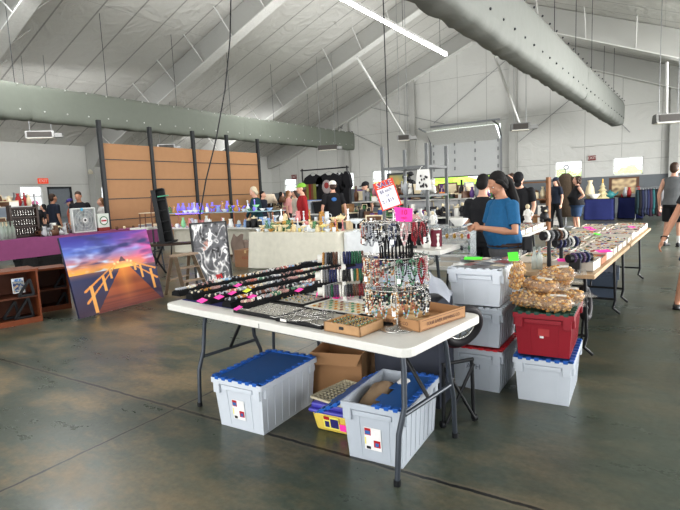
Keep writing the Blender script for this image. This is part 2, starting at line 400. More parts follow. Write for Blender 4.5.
person('man in a grey tank top and black shorts with white socks', spot(674, 10.9), RIGHT + AWAY * .55, 1.80, SK2, K_GREY, K_BLACK, HBR, SHB, sleeve='tank', legs='short', arms=('down', 'fwd'), fat=1.3, vox=.012, socks=K_WHITE)
t_, *_r = person('bare-armed person cut off by the right picture edge, dark watch on the wrist', spot(712, 5.55), TOWARD * .6 + LEFT * .5, 1.72, SK1, K_DARK, K_JEAN, HBR, SHB, legs='short', vox=.010, stance=.15, stride=.10,
       arms=('down', ((.18, .02, .625), (.245, .10, .445))))
watch = MB(); watch.ring((0, 0, 0), .033, .006, (.05, .45, -.62), 14, 6, R2=.03); watch.box((.033, 0, .0), (.008, .03, .03))
watch.build('wrist_watch', K_BLACK, t_, loc=_r[2](.238, .092, .462))
# behind the glassware
person('white-haired woman in a teal sweater behind the glassware table', spot(256.5, 13.4), LEFT + TOWARD * .6, 1.74, SK2, K_TEAL, K_DARK, HGY, SHB, sleeve='long', hair='bob', pitch=.3, lean=.1, fat=1.2, female=True, arms=('low', 'low'))
hatmat[0] = CAPW
pc, *_q = person('man in a white cap and black tee seen from behind by the T-shirt rack', spot(333, 12.6), AWAY + LEFT * .15, 1.78, SK2, K_BLACK, K_DARK, HBR, SHB, hat='cap', fat=1.3)
MB().ell((0, 0, 0), (.07, .008, .05), 10).build('back_print', C('print_blue', 60, 110, 170, .7), pc, loc=_q[1](0, -.078, .745))
hatmat[0] = GREENHAT
person('person in a red shirt and green cap beside the plastic totes', spot(302, 12.0), LEFT + TOWARD * .3, 1.74, SK2, K_RED, K_DARK, HBR, SHB, hat='cap', sleeve='long')
hatmat[0] = K_BLACK
person('man in black tee and black cap behind the toy shelf', spot(366, 13.6), LEFT + TOWARD * .5, 1.74, SK2, K_BLACK, K_DARK, HBR, SHB, hat='cap', pitch=.2)
person('dark-haired woman in black near the far left window', spot(281, 20.6), RIGHT + AWAY * .2, 1.64, SK2, K_BLACK, K_DARK, HB, SHB, hair='long', female=True, vox=.02)
person('fair-haired woman in pale pink walking by the far wall', spot(288.5, 18), RIGHT + TOWARD * .2, 1.66, SK2, K_PINK, K_DARK, HLB, SHB, hair='long', female=True, vox=.02)
person('woman in a beige top beside the one in pale pink', spot(295, 17.3), LEFT + TOWARD * .4, 1.64, SK2, K_PALE, K_JEAN, HBR, SHB, hair='long', female=True, vox=.02)
person('dark-haired person just right of the last partition post', spot(262.5, 17.0), RIGHT + TOWARD * .4, 1.66, SK2, K_NAVY, K_DARK, HB, SHB, vox=.02)
# left side, beyond the purple table
person('dark-haired man in a black tee behind the box fan', spot(79, 14.6), TOWARD + RIGHT * .2, 1.86, SK1, K_BLACK, K_DARK, HBR, SHB, pitch=.35, lean=.12, fat=1.15, arms=('down', 'down'))
person('short-haired man in a navy tee in front of the bright side window', spot(52, 15.0), RIGHT * .6 + AWAY, 1.84, SK1, K_NAVY, K_DARK, HBR, SHB, fat=1.15)
hatmat[0] = PHAT
person('woman in a pink sun hat behind the brown wooden rack', spot(34, 16.6), RIGHT + TOWARD * .5, 1.66, SK2, K_DARK, K_DARK, HBR, SHB, hat='brim', female=True)
person('dark-haired woman between the pink hat and the navy tee', spot(42, 17.6), LEFT + TOWARD * .6, 1.56, SK2, K_DARK, K_DARK, HB, SHB, hair='long', female=True)
hatmat[0] = C('purple_cap', 70, 60, 130, .8)
person('person in a coral top and purple cap by the grey side door', spot(69.5, 16.4), LEFT + TOWARD * .3, 1.68, SK2, C('coral_cotton', 190, 110, 90, .85), K_DARK, HBR, SHB, hat='cap', pitch=.3)
person('light-haired woman in a white top by the left column', spot(100.5, 15.2), LEFT + TOWARD, 1.66, SK2, K_WHITE, K_DARK, HLB, SHB, hair='long', female=True)
# ------------------------------------------------------------------ the hall
XL, XR, YB, YF = -22.0, 5.6, 26.5, -7.0
RX, RZ, EZ = -8.2, 9.55, 4.1
# floor: worn green-grey painted concrete with saw-cut joints
def floor_mat():
    m = bpy.data.materials.new('worn_green_concrete'); m.use_nodes = True
    nt = m.node_tree; b = nt.nodes['Principled BSDF']; N = nt.nodes.new; K = nt.links.new
    tc = N('ShaderNodeTexCoord')
    def noise_(sc, det, vec=None, rough=.6):
        n = N('ShaderNodeTexNoise'); n.inputs['Scale'].default_value = sc; n.inputs['Detail'].default_value = det; n.inputs['Roughness'].default_value = rough
        K(vec or tc.outputs['Object'], n.inputs['Vector']); return n.outputs['Fac']
    def ramp(fac, *st):
        r = N('ShaderNodeValToRGB'); r.color_ramp.elements[0].position = st[0][0]; r.color_ramp.elements[0].color = (*st[0][1], 1)
        r.color_ramp.elements[1].position = st[-1][0]; r.color_ramp.elements[1].color = (*st[-1][1], 1)
        for p, c in st[1:-1]:
            e = r.color_ramp.elements.new(p); e.color = (*c, 1)
        K(fac, r.inputs[0]); return r.outputs[0]
    def mix(f, a, bb):
        x = N('ShaderNodeMix'); x.data_type = 'RGBA'
        for sck, v in ((0, f), (6, a), (7, bb)):
            if hasattr(v, 'node'): K(v, x.inputs[sck])
            else: x.inputs[sck].default_value = v if sck == 0 else (*v, 1)
        return x.outputs[2]
    def mth(op, a, bb=None):
        x = N('ShaderNodeMath'); x.operation = op
        for i, v in enumerate((a, bb)):
            if v is None: continue
            if hasattr(v, 'node'): K(v, x.inputs[i])
            else: x.inputs[i].default_value = v
        return x.outputs[0]
    base = ramp(noise_(.5, 4), (.3, srgb(62, 70, 61)), (.7, srgb(84, 92, 81)))
    mp = N('ShaderNodeMapping'); mp.inputs['Rotation'].default_value = (0, 0, .35); mp.inputs['Scale'].default_value = (.8, 1.6, 1); K(tc.outputs['Object'], mp.inputs['Vector'])
    wear = noise_(1.1, 9, mp.outputs[0], .72)
    wm = ramp(wear, (.46, (0, 0, 0)), (.62, (1, 1, 1)))
    sx0 = N('ShaderNodeSeparateXYZ'); K(tc.outputs['Object'], sx0.inputs[0])
    leftness = mth('MULTIPLY', mth('ADD', mth('MULTIPLY', sx0.outputs[0], -.25), .25), 1.0)
    cl = N('ShaderNodeClamp'); K(leftness, cl.inputs[0]); cl.inputs[1].default_value = .25; cl.inputs[2].default_value = 1.0
    c1 = mix(mth('MULTIPLY', wm, cl.outputs[0]), base, srgb(132, 116, 88))
    fine = ramp(noise_(28, 4), (.3, (.78, .78, .78)), (.75, (1.12, 1.12, 1.12)))
    mu = N('ShaderNodeMix'); mu.data_type = 'RGBA'; mu.blend_type = 'MULTIPLY'; mu.inputs[0].default_value = 1; K(c1, mu.inputs[6]); K(fine, mu.inputs[7])
    spots = ramp(noise_(6, 8, None, .8), (.66, (0, 0, 0)), (.72, (1, 1, 1)))
    c2 = mix(mth('MULTIPLY', spots, .35), mu.outputs[2], srgb(150, 140, 118))
    wob = mth('MULTIPLY', mth('SUBTRACT', noise_(9, 3), .5), .03)
    def joint(axis, off, per, w):
        v = mth('ADD', mth('ADD', sx0.outputs[axis], -off + per * 20 + per / 2), wob)
        f = mth('ABSOLUTE', mth('SUBTRACT', mth('MODULO', v, per), per / 2))
        return mth('LESS_THAN', f, w)
    jt = mth('MAXIMUM', joint(1, 2.24, 6.4, .011), joint(0, -2.85, 6.2, .009))
    je = mth('MAXIMUM', joint(1, 2.24, 6.4, .028), joint(0, -2.85, 6.2, .016))
    c3 = mix(mth('MULTIPLY', je, .45), c2, srgb(112, 102, 84))
    c4 = mix(jt, c3, srgb(26, 27, 25))
    K(c4, b.inputs['Base Color'])
    rg = ramp(wear, (.35, (.25,) * 3), (.75, (.44,) * 3)); K(rg, b.inputs['Roughness'])
    bp = N('ShaderNodeBump'); bp.inputs['Strength'].default_value = .12; bp.inputs['Distance'].default_value = .01; K(noise_(18, 6), bp.inputs['Height']); K(bp.outputs[0], b.inputs['Normal'])
    b.inputs['Specular IOR Level'].default_value = .6
    return m
struct(MB().b2((XL - .3, YF, -.12), (XR + 6, YB + 2.5, 0)).build('floor', floor_mat()))
# ground outside
GRASS = C('grass_ground', 96, 120, 60, .95, scale=3)
struct(MB().b2((-40, YB + 2.5, -.15), (30, YB + 30, -.02)).build('ground_outside', GRASS))
# vinyl faced insulation: white, wrinkled, with seams
def vinyl(name, c, period=0.0, axis=1, gloss=.42, strength=.5, seam=None):
    m = bpy.data.materials.new(name); m.use_nodes = True
    nt = m.node_tree; b = nt.nodes['Principled BSDF']; N = nt.nodes.new; K = nt.links.new
    tc = N('ShaderNodeTexCoord'); mp = N('ShaderNodeMapping'); mp.inputs['Scale'].default_value = (1, 1, 1); K(tc.outputs['Object'], mp.inputs['Vector'])
    n1 = N('ShaderNodeTexNoise'); n1.inputs['Scale'].default_value = 1.6; n1.inputs['Detail'].default_value = 6; n1.inputs['Distortion'].default_value = 1.2; K(mp.outputs[0], n1.inputs['Vector'])
    n2 = N('ShaderNodeTexVoronoi'); n2.feature = 'DISTANCE_TO_EDGE'; n2.inputs['Scale'].default_value = .9; K(n1.outputs['Color'], n2.inputs['Vector'])
    n3 = N('ShaderNodeTexNoise'); n3.inputs['Scale'].default_value = .35; n3.inputs['Detail'].default_value = 2; K(mp.outputs[0], n3.inputs['Vector'])
    mx = N('ShaderNodeMix'); mx.data_type = 'RGBA'; mx.inputs[6].default_value = (*[k * .9 for k in c], 1); mx.inputs[7].default_value = (*[min(1, k * 1.06) for k in c], 1)
    K(n3.outputs['Fac'], mx.inputs[0])
    out = mx.outputs[2]
    if period:
        sx = N('ShaderNodeSeparateXYZ'); K(tc.outputs['Object'], sx.inputs[0])
        prev = out
        for ax, per, w in (axis if isinstance(axis, tuple) else ((axis, period, .02),)):
            a = N('ShaderNodeMath'); a.operation = 'ADD'; a.inputs[1].default_value = per * 50; K(sx.outputs[ax], a.inputs[0])
            md = N('ShaderNodeMath'); md.operation = 'MODULO'; md.inputs[1].default_value = per; K(a.outputs[0], md.inputs[0])
            lt = N('ShaderNodeMath'); lt.operation = 'LESS_THAN'; lt.inputs[1].default_value = w; K(md.outputs[0], lt.inputs[0])
            m2 = N('ShaderNodeMix'); m2.data_type = 'RGBA'; K(lt.outputs[0], m2.inputs[0]); K(prev, m2.inputs[6]); m2.inputs[7].default_value = (*(seam or [k * .52 for k in c]), 1)
            prev = m2.outputs[2]
        out = prev
    K(out, b.inputs['Base Color'])
    ad = N('ShaderNodeMath'); ad.operation = 'MULTIPLY_ADD'; ad.inputs[1].default_value = .35; K(n2.outputs['Distance'], ad.inputs[0]); K(n1.outputs['Fac'], ad.inputs[2])
    bp = N('ShaderNodeBump'); bp.inputs['Strength'].default_value = strength; bp.inputs['Distance'].default_value = .08; K(ad.outputs[0], bp.inputs['Height']); K(bp.outputs[0], b.inputs['Normal'])
    b.inputs['Roughness'].default_value = gloss
    return m
VW = vinyl('white_vinyl_wall', srgb(206, 206, 202), 1, ((0, 1.52, .018), (2, 2.4, .015)), .5, .55)
VC = vinyl('white_vinyl_roof', srgb(206, 205, 200), 1, ((1, 1.07, .05), (0, 3.5, .008)), .30, 1.0)
VB = vinyl('white_wrapped_beam', srgb(180, 180, 176), 0, 0, .5, .4)
PAINTW = C('white_painted_steel', 205, 205, 202, .5, var=.05)
DADO = C('grey_wainscot', 112, 117, 121, .6, var=.05)
STEEL = C('grey_steel', 140, 142, 144, .4, metal=.6); DKSTEEL = C('dark_steel', 58, 60, 64, .45, metal=.4); BLACKM = C('black_metal', 24, 25, 28, .45)
# back wall with openings
GD = (-10.6, -6.9, 0.0, 4.65)              # garage door opening
WIN = [(-20.95, -19.95, 1.75, 2.6), (-17.0, -15.6, 1.7, 2.72), (-14.35, -13.1, 1.7, 2.72), (-4.32, -3.12, 1.74, 2.53), (-1.85, -.65, 1.74, 2.53)]
def wall_cut(name, m, x0, x1, ztop, holes, y, th, lo=0.0):
    xs = sorted({x0, x1, RX, *[h[0] for h in holes], *[h[1] for h in holes]}); xs = [x for x in xs if x0 <= x <= x1]
    w = MB()
    for a, c in zip(xs, xs[1:]):
        hs = sorted([h for h in holes if h[0] <= a + 1e-4 and h[1] >= c - 1e-4], key=lambda h: h[2]); z = lo
        for h in hs:
            if h[2] > z + 1e-4: w.b2((a, y, z), (c, y + th, h[2]))
            z = h[3]
        za, zc = ztop(a), ztop(c)
        w.prism([(a, y, z), (c, y, z), (c, y, zc), (a, y, za)], (0, th, 0))
    return w.build(name, m)
def roofz(x): return RZ - abs(x - RX) * ((RZ - EZ) / (XR - RX))
struct(wall_cut('wall_back', VW, XL, XR, lambda x: roofz(x), [GD] + WIN, YB, .2))
dd = MB()
for a, c in ((XL + .02, GD[0] - .12), (GD[1] + .12, XR - .02)): dd.b2((a, YB - .035, 0), (c, YB - .002, 1.70))
struct(dd.build('trim_wainscot', DADO))
# left wall with window, door
wl = MB()
LW = [(10.6, 11.5, 1.5, 2.35), (13.95, 14.75, 1.0, 2.3)]; LD = (11.7, 12.75, 0, 2.3)
ys = sorted({YF, YB, *[h[0] for h in LW], *[h[1] for h in LW], LD[0], LD[1]})
for a, c in zip(ys, ys[1:]):
    z = 0
    for h in LW + [LD]:
        if h[0] <= a + 1e-4 and h[1] >= c - 1e-4:
            if h[2] > 0: wl.b2((XL - .2, a, 0), (XL, c, h[2]))
            z = h[3]
    wl.b2((XL - .2, a, z), (XL, c, EZ))
struct(wl.build('wall_left', VW))
gl = C('window_glass', 235, 240, 245, .05, alpha=.25, emit=(1, 1, 1), es=.0)
WF = C('window_frame_white', 222, 222, 220, .5)
def window(n, a, c, z0, z1, left=False):
    f = MB(); q = MB(); w = .045
    def bx(mb, p, r, t0, t1):
        if left: mb.b2((XL - .15 + t0, p[0], p[1]), (XL - .15 + t1, r[0], r[1]))
        else: mb.b2((p[0], YB + t0, p[1]), (r[0], YB + t1, r[1]))
    bx(f, (a, z0), (a + w, z1), .02, .12); bx(f, (c - w, z0), (c, z1), .02, .12); bx(f, (a, z0), (c, z0 + w), .02, .12); bx(f, (a, z1 - w), (c, z1), .02, .12)
    zm = (z0 + z1) / 2; bx(f, (a + w, zm - .025), (c - w, zm + .025), .03, .11)
    bx(q, (a + w, z0 + w), (c - w, z1 - w), .065, .072)
    o = struct(f.build('window_%d' % n, WF)); q.build('pane', gl, o)
for i, wd in enumerate(WIN): window(i + 1, *wd)
for i, wd in enumerate(LW): window(6 + i, *wd, left=True)
d1 = MB(); d1.b2((XL - .12, LD[0] + .05, 0), (XL - .06, LD[1] - .05, LD[3] - .05)); d1 = struct(d1.build('door_2', C('grey_door', 128, 134, 140, .5)))
k = MB(); k.b2((XL - .14, LD[0], 0), (XL + .02, LD[0] + .05, LD[3])); k.b2((XL - .14, LD[1] - .05, 0), (XL + .02, LD[1], LD[3])); k.b2((XL - .14, LD[0], LD[3] - .05), (XL + .02, LD[1], LD[3])); k.build('door_frame', DKSTEEL, d1)
MB().bar((XL - .03, LD[0] + .15, 1.02), (XL - .03, LD[1] - .2, 1.02), .05, .05).build('push_bar', STEEL, d1)
struct(MB().b2((XL + .002, YF, 0), (XL + .03, 10.0, 1.5)).build('trim_wainscot_left', C('pale_wainscot', 150, 160, 172, .6)))
# garage door, half raised
gd = thing('door_1', None, None); gd['kind'] = 'structure'
GDW = C('garage_door_panel', 202, 204, 204, .5, var=.04)
gz0, gz1 = 2.12, 3.85
for i in range(4):
    a = gz0 + (gz1 - gz0) * i / 4; b_ = gz0 + (gz1 - gz0) * (i + 1) / 4 + .004
    s_ = MB().b2((GD[0] + .0, YB - .02, a), (GD[1] - .0, YB + .03, b_)).build('door_section', GDW, gd)
    hn = MB()
    for x in (GD[0] + .12, GD[0] + 1.3, GD[1] - 1.3, GD[1] - .12): hn.b2((x - .03, YB - .05, b_ - .12), (x + .03, YB - .018, b_ + .06))
    hn.build('hinge', STEEL, s_)
ts = MB(); ts.prism([(GD[0] + .04, YB - .02, gz1), (GD[0] + .04, YB - .9, gz1 + .62), (GD[0] + .04, YB - .9, gz1 + .66), (GD[0] + .04, YB + .03, gz1 + .03)], (GD[1] - GD[0] - .08, 0, 0))
ts.build('door_section', C('garage_door_top', 225, 226, 224, .45), gd)
tk = MB()
for x in (GD[0] - .04, GD[1] + .04):
    tk.b2((x - .04, YB - .09, 0), (x + .04, YB - .02, 4.0)); tk.bar((x, YB - .05, 4.0), (x, YB - .5, 4.5), .07, .07); tk.bar((x, YB - .5, 4.5), (x, YB - 1.6, 4.62), .07, .07)
tk.bar((GD[0], YB - .12, 4.82), (GD[1], YB - .12, 4.82), .09, .09)
tk.build('door_track', STEEL, gd)
MB().b2((GD[0] + .06, YB - .035, gz0 - .05), (GD[1] - .06, YB + .04, gz0)).build('bottom_seal', BLACKM, gd)
# greenery outside
LEAF = mat('leaves_sun_glow', srgb(150, 190, 80), .8, var=.45, scale=5, emit=srgb(190, 220, 110), es=.8)  # emission put into the leaves imitates sunlight on them
def bush(x, y, r, h, lab, seed):
    rnd = random.Random(seed); m = MB()
    for i in range(26):
        a = rnd.random() * 6.28; rr = r * rnd.random() ** .5; z = h * (.15 + .85 * rnd.random())
        m.ell((rr * math.cos(a), rr * .6 * math.sin(a), z), (r * (.22 + .2 * rnd.random()), r * .2, r * (.2 + .18 * rnd.random())), 8)
    t = thing('leafy_bush', lab, 'bush', (x, y, 0))
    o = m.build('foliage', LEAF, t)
    d = o.modifiers.new('n', 'DISPLACE'); tx = bpy.data.textures.new('clouds', 'CLOUDS'); tx.noise_scale = .25; d.texture = tx; d.strength = .35
    MB().tube([(0, 0, 0), (.05, 0, h * .6)], [.12, .06], 8).build('trunk', HBR, t)
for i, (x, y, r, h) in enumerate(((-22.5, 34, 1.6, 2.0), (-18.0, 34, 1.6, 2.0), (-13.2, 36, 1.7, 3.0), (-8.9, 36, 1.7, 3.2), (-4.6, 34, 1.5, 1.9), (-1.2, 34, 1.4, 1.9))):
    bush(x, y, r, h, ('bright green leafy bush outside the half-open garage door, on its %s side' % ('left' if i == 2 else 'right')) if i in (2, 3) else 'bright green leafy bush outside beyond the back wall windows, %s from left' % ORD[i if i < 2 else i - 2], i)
# roof
for nm, x0, x1 in (('ceiling_left', XL, RX), ('ceiling_right', RX, XR)):
    m = MB(); m.prism([(x0, YF, roofz(x0)), (x1, YF, roofz(x1)), (x1, YF, roofz(x1) + .15), (x0, YF, roofz(x0) + .15)], (0, YB + .2 - YF, 0)); struct(m.build(nm, VC))
# insulation seams hang as shallow ribs between the frames
for k, Y in enumerate((26.3, 20.1, 13.7, 7.3, 0.9)):
    m = MB(); w = .14
    knee = 3.3
    def depth(x): return .85 if abs(x - RX) > .9 else .7
    for sgn in (-1, 1):
        xe = XL + .05 if sgn < 0 else XR - .05
        ze = roofz(xe) - .01; xr = RX
        zb = roofz(xr) - .80
        xk = xe - sgn * .55
        pr = [(xe, Y - w, ze), (xr, Y - w, RZ - .02), (xr, Y - w, zb), (xk - sgn * .5, Y - w, roofz(xk - sgn * .5) - .95)]
        if k > 0: pr += [(xk, Y - w, roofz(xk) - 1.2), (xe - sgn * .35, Y - w, .02), (xe, Y - w, .02)]
        else: pr += [(xe, Y - w, ze - .8)]
        m.prism(pr, (0, 2 * w, 0))
    o = struct(m.build('trim_%d' % (k + 1), VB))
    fl = MB()                                # bright bottom flange
    for sgn in (-1, 1):
        xe = XL + .6 if sgn < 0 else XR - .6
        for a, c in ((xe - sgn * .5, RX),):
            fl.bar((a, Y, roofz(a) - .955), (c, Y, roofz(c) - .805), .42, .035, up=(0, 0, 1))
    fl.build('beam_flange', C('white_flange', 214, 214, 210, .45), o)
    br = MB()                                # flange braces
    for j in range(9):
        for sgn in (-1, 1):
            x = RX + sgn * (1.4 + j * 1.5)
            if XL + 1 < x < XR - 1 and k > 0:
                br.tube([(x, Y - .1, roofz(x) - .86), (x + .05, Y - 1.0, roofz(x) - .06)], .022, 6); br.tube([(x, Y + .1, roofz(x) - .86), (x + .05, Y + 1.0, roofz(x) - .06)], .022, 6)
    if br.v: br.build('flange_brace', PAINTW, o)
# end wall columns
for i, x in enumerate((-15.9, -11.6, -6.25, .45)):
    c_ = MB(); c_.b2((x - .16, YB - .30, 0), (x + .16, YB - .22, roofz(x) - .8)); c_.b2((x - .035, YB - .24, 0), (x + .035, YB - .04, roofz(x) - .8)); struct(c_.build('trim_%d' % (10 + i), VB))
struct(MB().tube([(-3.5, YB - .06, 3.15), (4.2, YB - .06, 3.15)], .03, 6).build('trim_20', PAINTW))
rod = MB()
for (x0, z0, x1, z1) in ((-14.8, 8.0 - 1.5, -9.8, 4.9), (-6.6, 7.6, -10.4, 5.0), (-13.5, 4.0, -17.5, 6.0), (-2.5, 6.2, -6.0, 3.6), (-1.2, 3.6, -3.2, 6.0)):
    rod.tube([(x0, YB - .15, z0), (x1, YB - .15, z1)], .016, 5)
struct(rod.build('trim_21', STEEL))
# exit signs on the walls
SIGNR = C('exit_red', 205, 60, 48, .5); SIGNW = C('sign_white', 226, 222, 216, .5)
def exit_sign(loc, rz, lab, w, h, lit):
    t = thing('exit_sign', lab, 'sign', loc, rz)
    MB().box((0, 0, 0), (w, .05, h)).build('sign_box', C('exit_orange', 226, 84, 56, .5, emit=srgb(226, 84, 56), es=.4) if lit else C('exit_maroon', 120, 40, 40, .5), t, bevel=.005)
    text(t, 'EXIT', h * .8, (0, -.027, 0), (PI / 2, 0, 0), SIGNW)
exit_sign((XL + .04, 11.55, 2.55), PI / 2, 'lit orange EXIT sign on the left wall above the grey door', .42, .22, True)
e1 = PY(294, 177, YB - .05); exit_sign((e1.x, YB - .05, e1.z), 0, 'small dark red EXIT sign on the back wall left of the T-shirt rack', .4, .28, False)
e2 = PY(592, 158, YB - .05); exit_sign((e2.x, YB - .05, e2.z), 0, 'small dark red EXIT sign between the two right-hand windows', .32, .22, False)
# air ducts wrapped in grey fabric
FAB = C('grey_duct_fabric', 128, 130, 126, .7, var=.06, scale=5, bump=.5)
FAB2 = C('greenish_duct_fabric', 116, 121, 112, .7, var=.05, scale=5, bump=.5)
def duct(label, pts, rx, rz, m, seed, breaks):
    t = thing('fabric_wrapped_duct', label, 'duct', pts[0]); p0 = Vector(pts[0]); n = 22
    for s_ in range(len(pts) - 1):
        a, b_ = Vector(pts[s_]) - p0, Vector(pts[s_ + 1]) - p0; L_ = (b_ - a).length; k = max(8, int(L_ / .14)); d = (b_ - a).normalized(); x = Vector((0, 0, 1)).cross(d).normalized()
        vs = []; q = MB()
        for i in range(k + 1):
            u = i / k; c = a.lerp(b_, u); pin = 1 - .05 * math.exp(-((u * L_) / .15) ** 2) - .05 * math.exp(-(((1 - u) * L_) / .15) ** 2)
            for j in range(n):
                an = 2 * PI * j / n; ca, sa = math.cos(an), math.sin(an)
                sx = math.copysign(abs(ca) ** .35, ca); sz = math.copysign(abs(sa) ** .55, sa)
                f = pin + .05 * noise.noise((u * L_ * 4.5 + seed, sz * 1.2, sx)) * (1 + .6 * max(0, -sz))
                vs.append(c + x * (rx * sx * f * (1 - .0 * sz)) + Vector((0, 0, rz * sz * f)))
        q.add(vs, [(i * n + j, i * n + (j + 1) % n, (i + 1) * n + (j + 1) % n, (i + 1) * n + j) for i in range(k) for j in range(n)], 0, True)
        q.add(vs[:n], [tuple(range(n))]); q.add(vs[-n:], [tuple(range(n))])
        for i in range(int(L_ / .62)):
            for zz in (-.45, .9):
                c = a.lerp(b_, (i + .5) / int(L_ / .62)); q.ell(c + x * rx + Vector((0, 0, rz * zz)), .022, 6, 1); q.ell(c - x * rx + Vector((0, 0, rz * zz)), .022, 6, 1)
        q.build('fabric_sleeve', [m[0], DKSTEEL if m[0] is FAB else PAINTW], t)
    A, B = Vector(pts[0]), Vector(pts[-1])
    for i in range(9):
        c = A.lerp(B, (i + .5) / 9); MB().tube([c - p0 + Vector((0, 0, rz * .9)), Vector((c.x - p0.x, c.y - p0.y, roofz(c.x) - p0.z - .02))], .008, 5).build('hanger_wire', DKSTEEL, t)
    e = B - p0; MB().b2((e.x - .03, e.y + .06, e.z - rz * .9), (e.x + .03, e.y + .1, e.z + rz * .95 + .1)).build('end_bar', BLACKM, t)
duct('long greenish-grey fabric duct hanging across the left half of the hall', [(-14.3, 0.5, 4.22), (-14.3, 7.35, 4.22), (-14.3, 15.5, 4.22), (-14.3, 24.2, 4.26)], .20, .48, [FAB2, FAB2, FAB2], 3, 0)
duct('fat grey fabric duct running overhead toward the right rear wall', [(-2.75, 2.0, 4.30), (-2.05, 16.3, 4.28), (-1.55, 24.0, 4.18)], .27, .50, [FAB], 9, 0)
# strip light
ST = C('lamp_tube', 255, 255, 255, .3, emit=(1, 1, 1), es=14)
def strip(lab, a, b_):
    a, b_ = Vector(a), Vector(b_); t = thing('strip_light', lab, 'ceiling light', a)
    MB().bar((0, 0, .05), b_ - a + Vector((0, 0, .05)), .10, .06, up=(0, 0, 1)).build('housing', PAINTW, t)
    MB().bar((0, 0, 0), b_ - a, .07, .05, up=(0, 0, 1)).build('tube', ST, t)
    for u in (.08, .5, .92): c = (b_ - a) * u; MB().tube([c + Vector((0, 0, .07)), (c.x, c.y, roofz(a.x) - a.z - .02)], .006, 5).build('hanger_wire', DKSTEEL, t)
la = PX(338, -3.6, -5.6); lb = PX(446, 52, -5.6)
strip('long glowing white strip light under the roof ridge', la, (la.x, lb.y, (la.z + lb.z) / 2 + .0))
# hanging gas heaters
HGREY = C('heater_housing', 132, 132, 130, .4, metal=.5); HDK = C('heater_grille', 60, 56, 52, .5)
def heater(lab, px, py, dep, w, dark=False, tilt=.12, pole=None, rz=.35):
    p = PD(px, py, dep); t = thing('hanging_heater', lab, 'heater', p, rz)
    h = MB(); h.prism([(-w / 2, -.16, -.11), (-w / 2, .16, -.11), (-w / 2, .10, .09), (-w / 2, -.14, .10)], (w, 0, 0)); h.build('housing', HDK if dark else HGREY, t)
    MB().b2((-w / 2 + .06, -.165, -.09), (w / 2 - .06, -.158, .07)).build('grille', HDK, t)
    MB().b2((-w / 2 + .03, -.15, -.13), (w / 2 - .03, .14, -.108)).build('reflector', C('heater_reflector', 226, 222, 210, .3), t)
    MB().b2((w / 2, -.12, -.10), (w / 2 + .22, .1, .02)).build('control_box', HGREY, t)
    top = roofz(p.x) - p.z - .05
    for x in (-w / 2 + .1, w / 2 - .1): MB().tube([(x, 0, .09), (x, 0, top)], .008, 5).build('chain', STEEL, t)
    if pole:
        q = PD(*pole) - p; q.rotate(Matrix.Rotation(-rz, 3, 'Z')); MB().tube([(0, .1, .1), q], .035, 8).build('flue_pipe', PAINTW, t)
    return t
heater('hanging gas heater at the far left above the shoppers', 41, 134.5, 16, .82, rz=.8)
heater('hanging gas heater showing above the partition panels', 167, 147, 20.5, .7, rz=.7)
heater('dark hanging heater at the end of the left duct', 328, 147.5, 23, .88, True)
heater('pale hanging heater with a slanting flue pipe left of the garage door', 404, 137.5, 19, .5, False, pole=(357, 57, 16.6))
heater('hanging gas heater with a steep flue pipe right of the garage door', 520, 126.5, 15.5, .55, False, pole=(494, 54, 14.2))
heater('hanging gas heater at the upper right edge', 668, 118, 12.5, .62, False, pole=(667, 62, 12.6))
# cables
cb = [PD(231, -6, 9.4), PD(230, 40, 9.4), PD(225, 90, 9.2), PD(216, 140, 9.0), PD(206, 180, 8.9), PD(200, 214, 8.8)]
tag(MB().tube(cb, .012, 6).build('hanging_cable', C('black_cable', 30, 30, 32, .6)), 'thick black cable hanging down in front of the partition to the glassware shelf', 'cable')
c2 = PD(389, 178, 7.6); tag(MB().tube([(c2.x, c2.y, c2.z), (c2.x, c2.y, roofz(c2.x) - .05)], .009, 6).build('hanging_cable', C('black_cable', 30, 30, 32, .6)), 'thin dark cable dropping straight down beside the SALE sign', 'cable')
el = PX(92, 172.5, -21.6); t = thing('emergency_light', 'small twin-head emergency light on the left wall column', 'light', el, PI / 2)
MB().box((0, 0, 0), (.34, .10, .14)).build('lamp_box', C('emergency_beige', 196, 190, 172, .5), t, bevel=.01)
for s_ in (-1, 1): MB().tube([(s_ * .15, -.05, .06), (s_ * .17, -.14, .06)], [.04, .07], 12).build('lamp_head', C('emergency_beige', 196, 190, 172, .5), t)
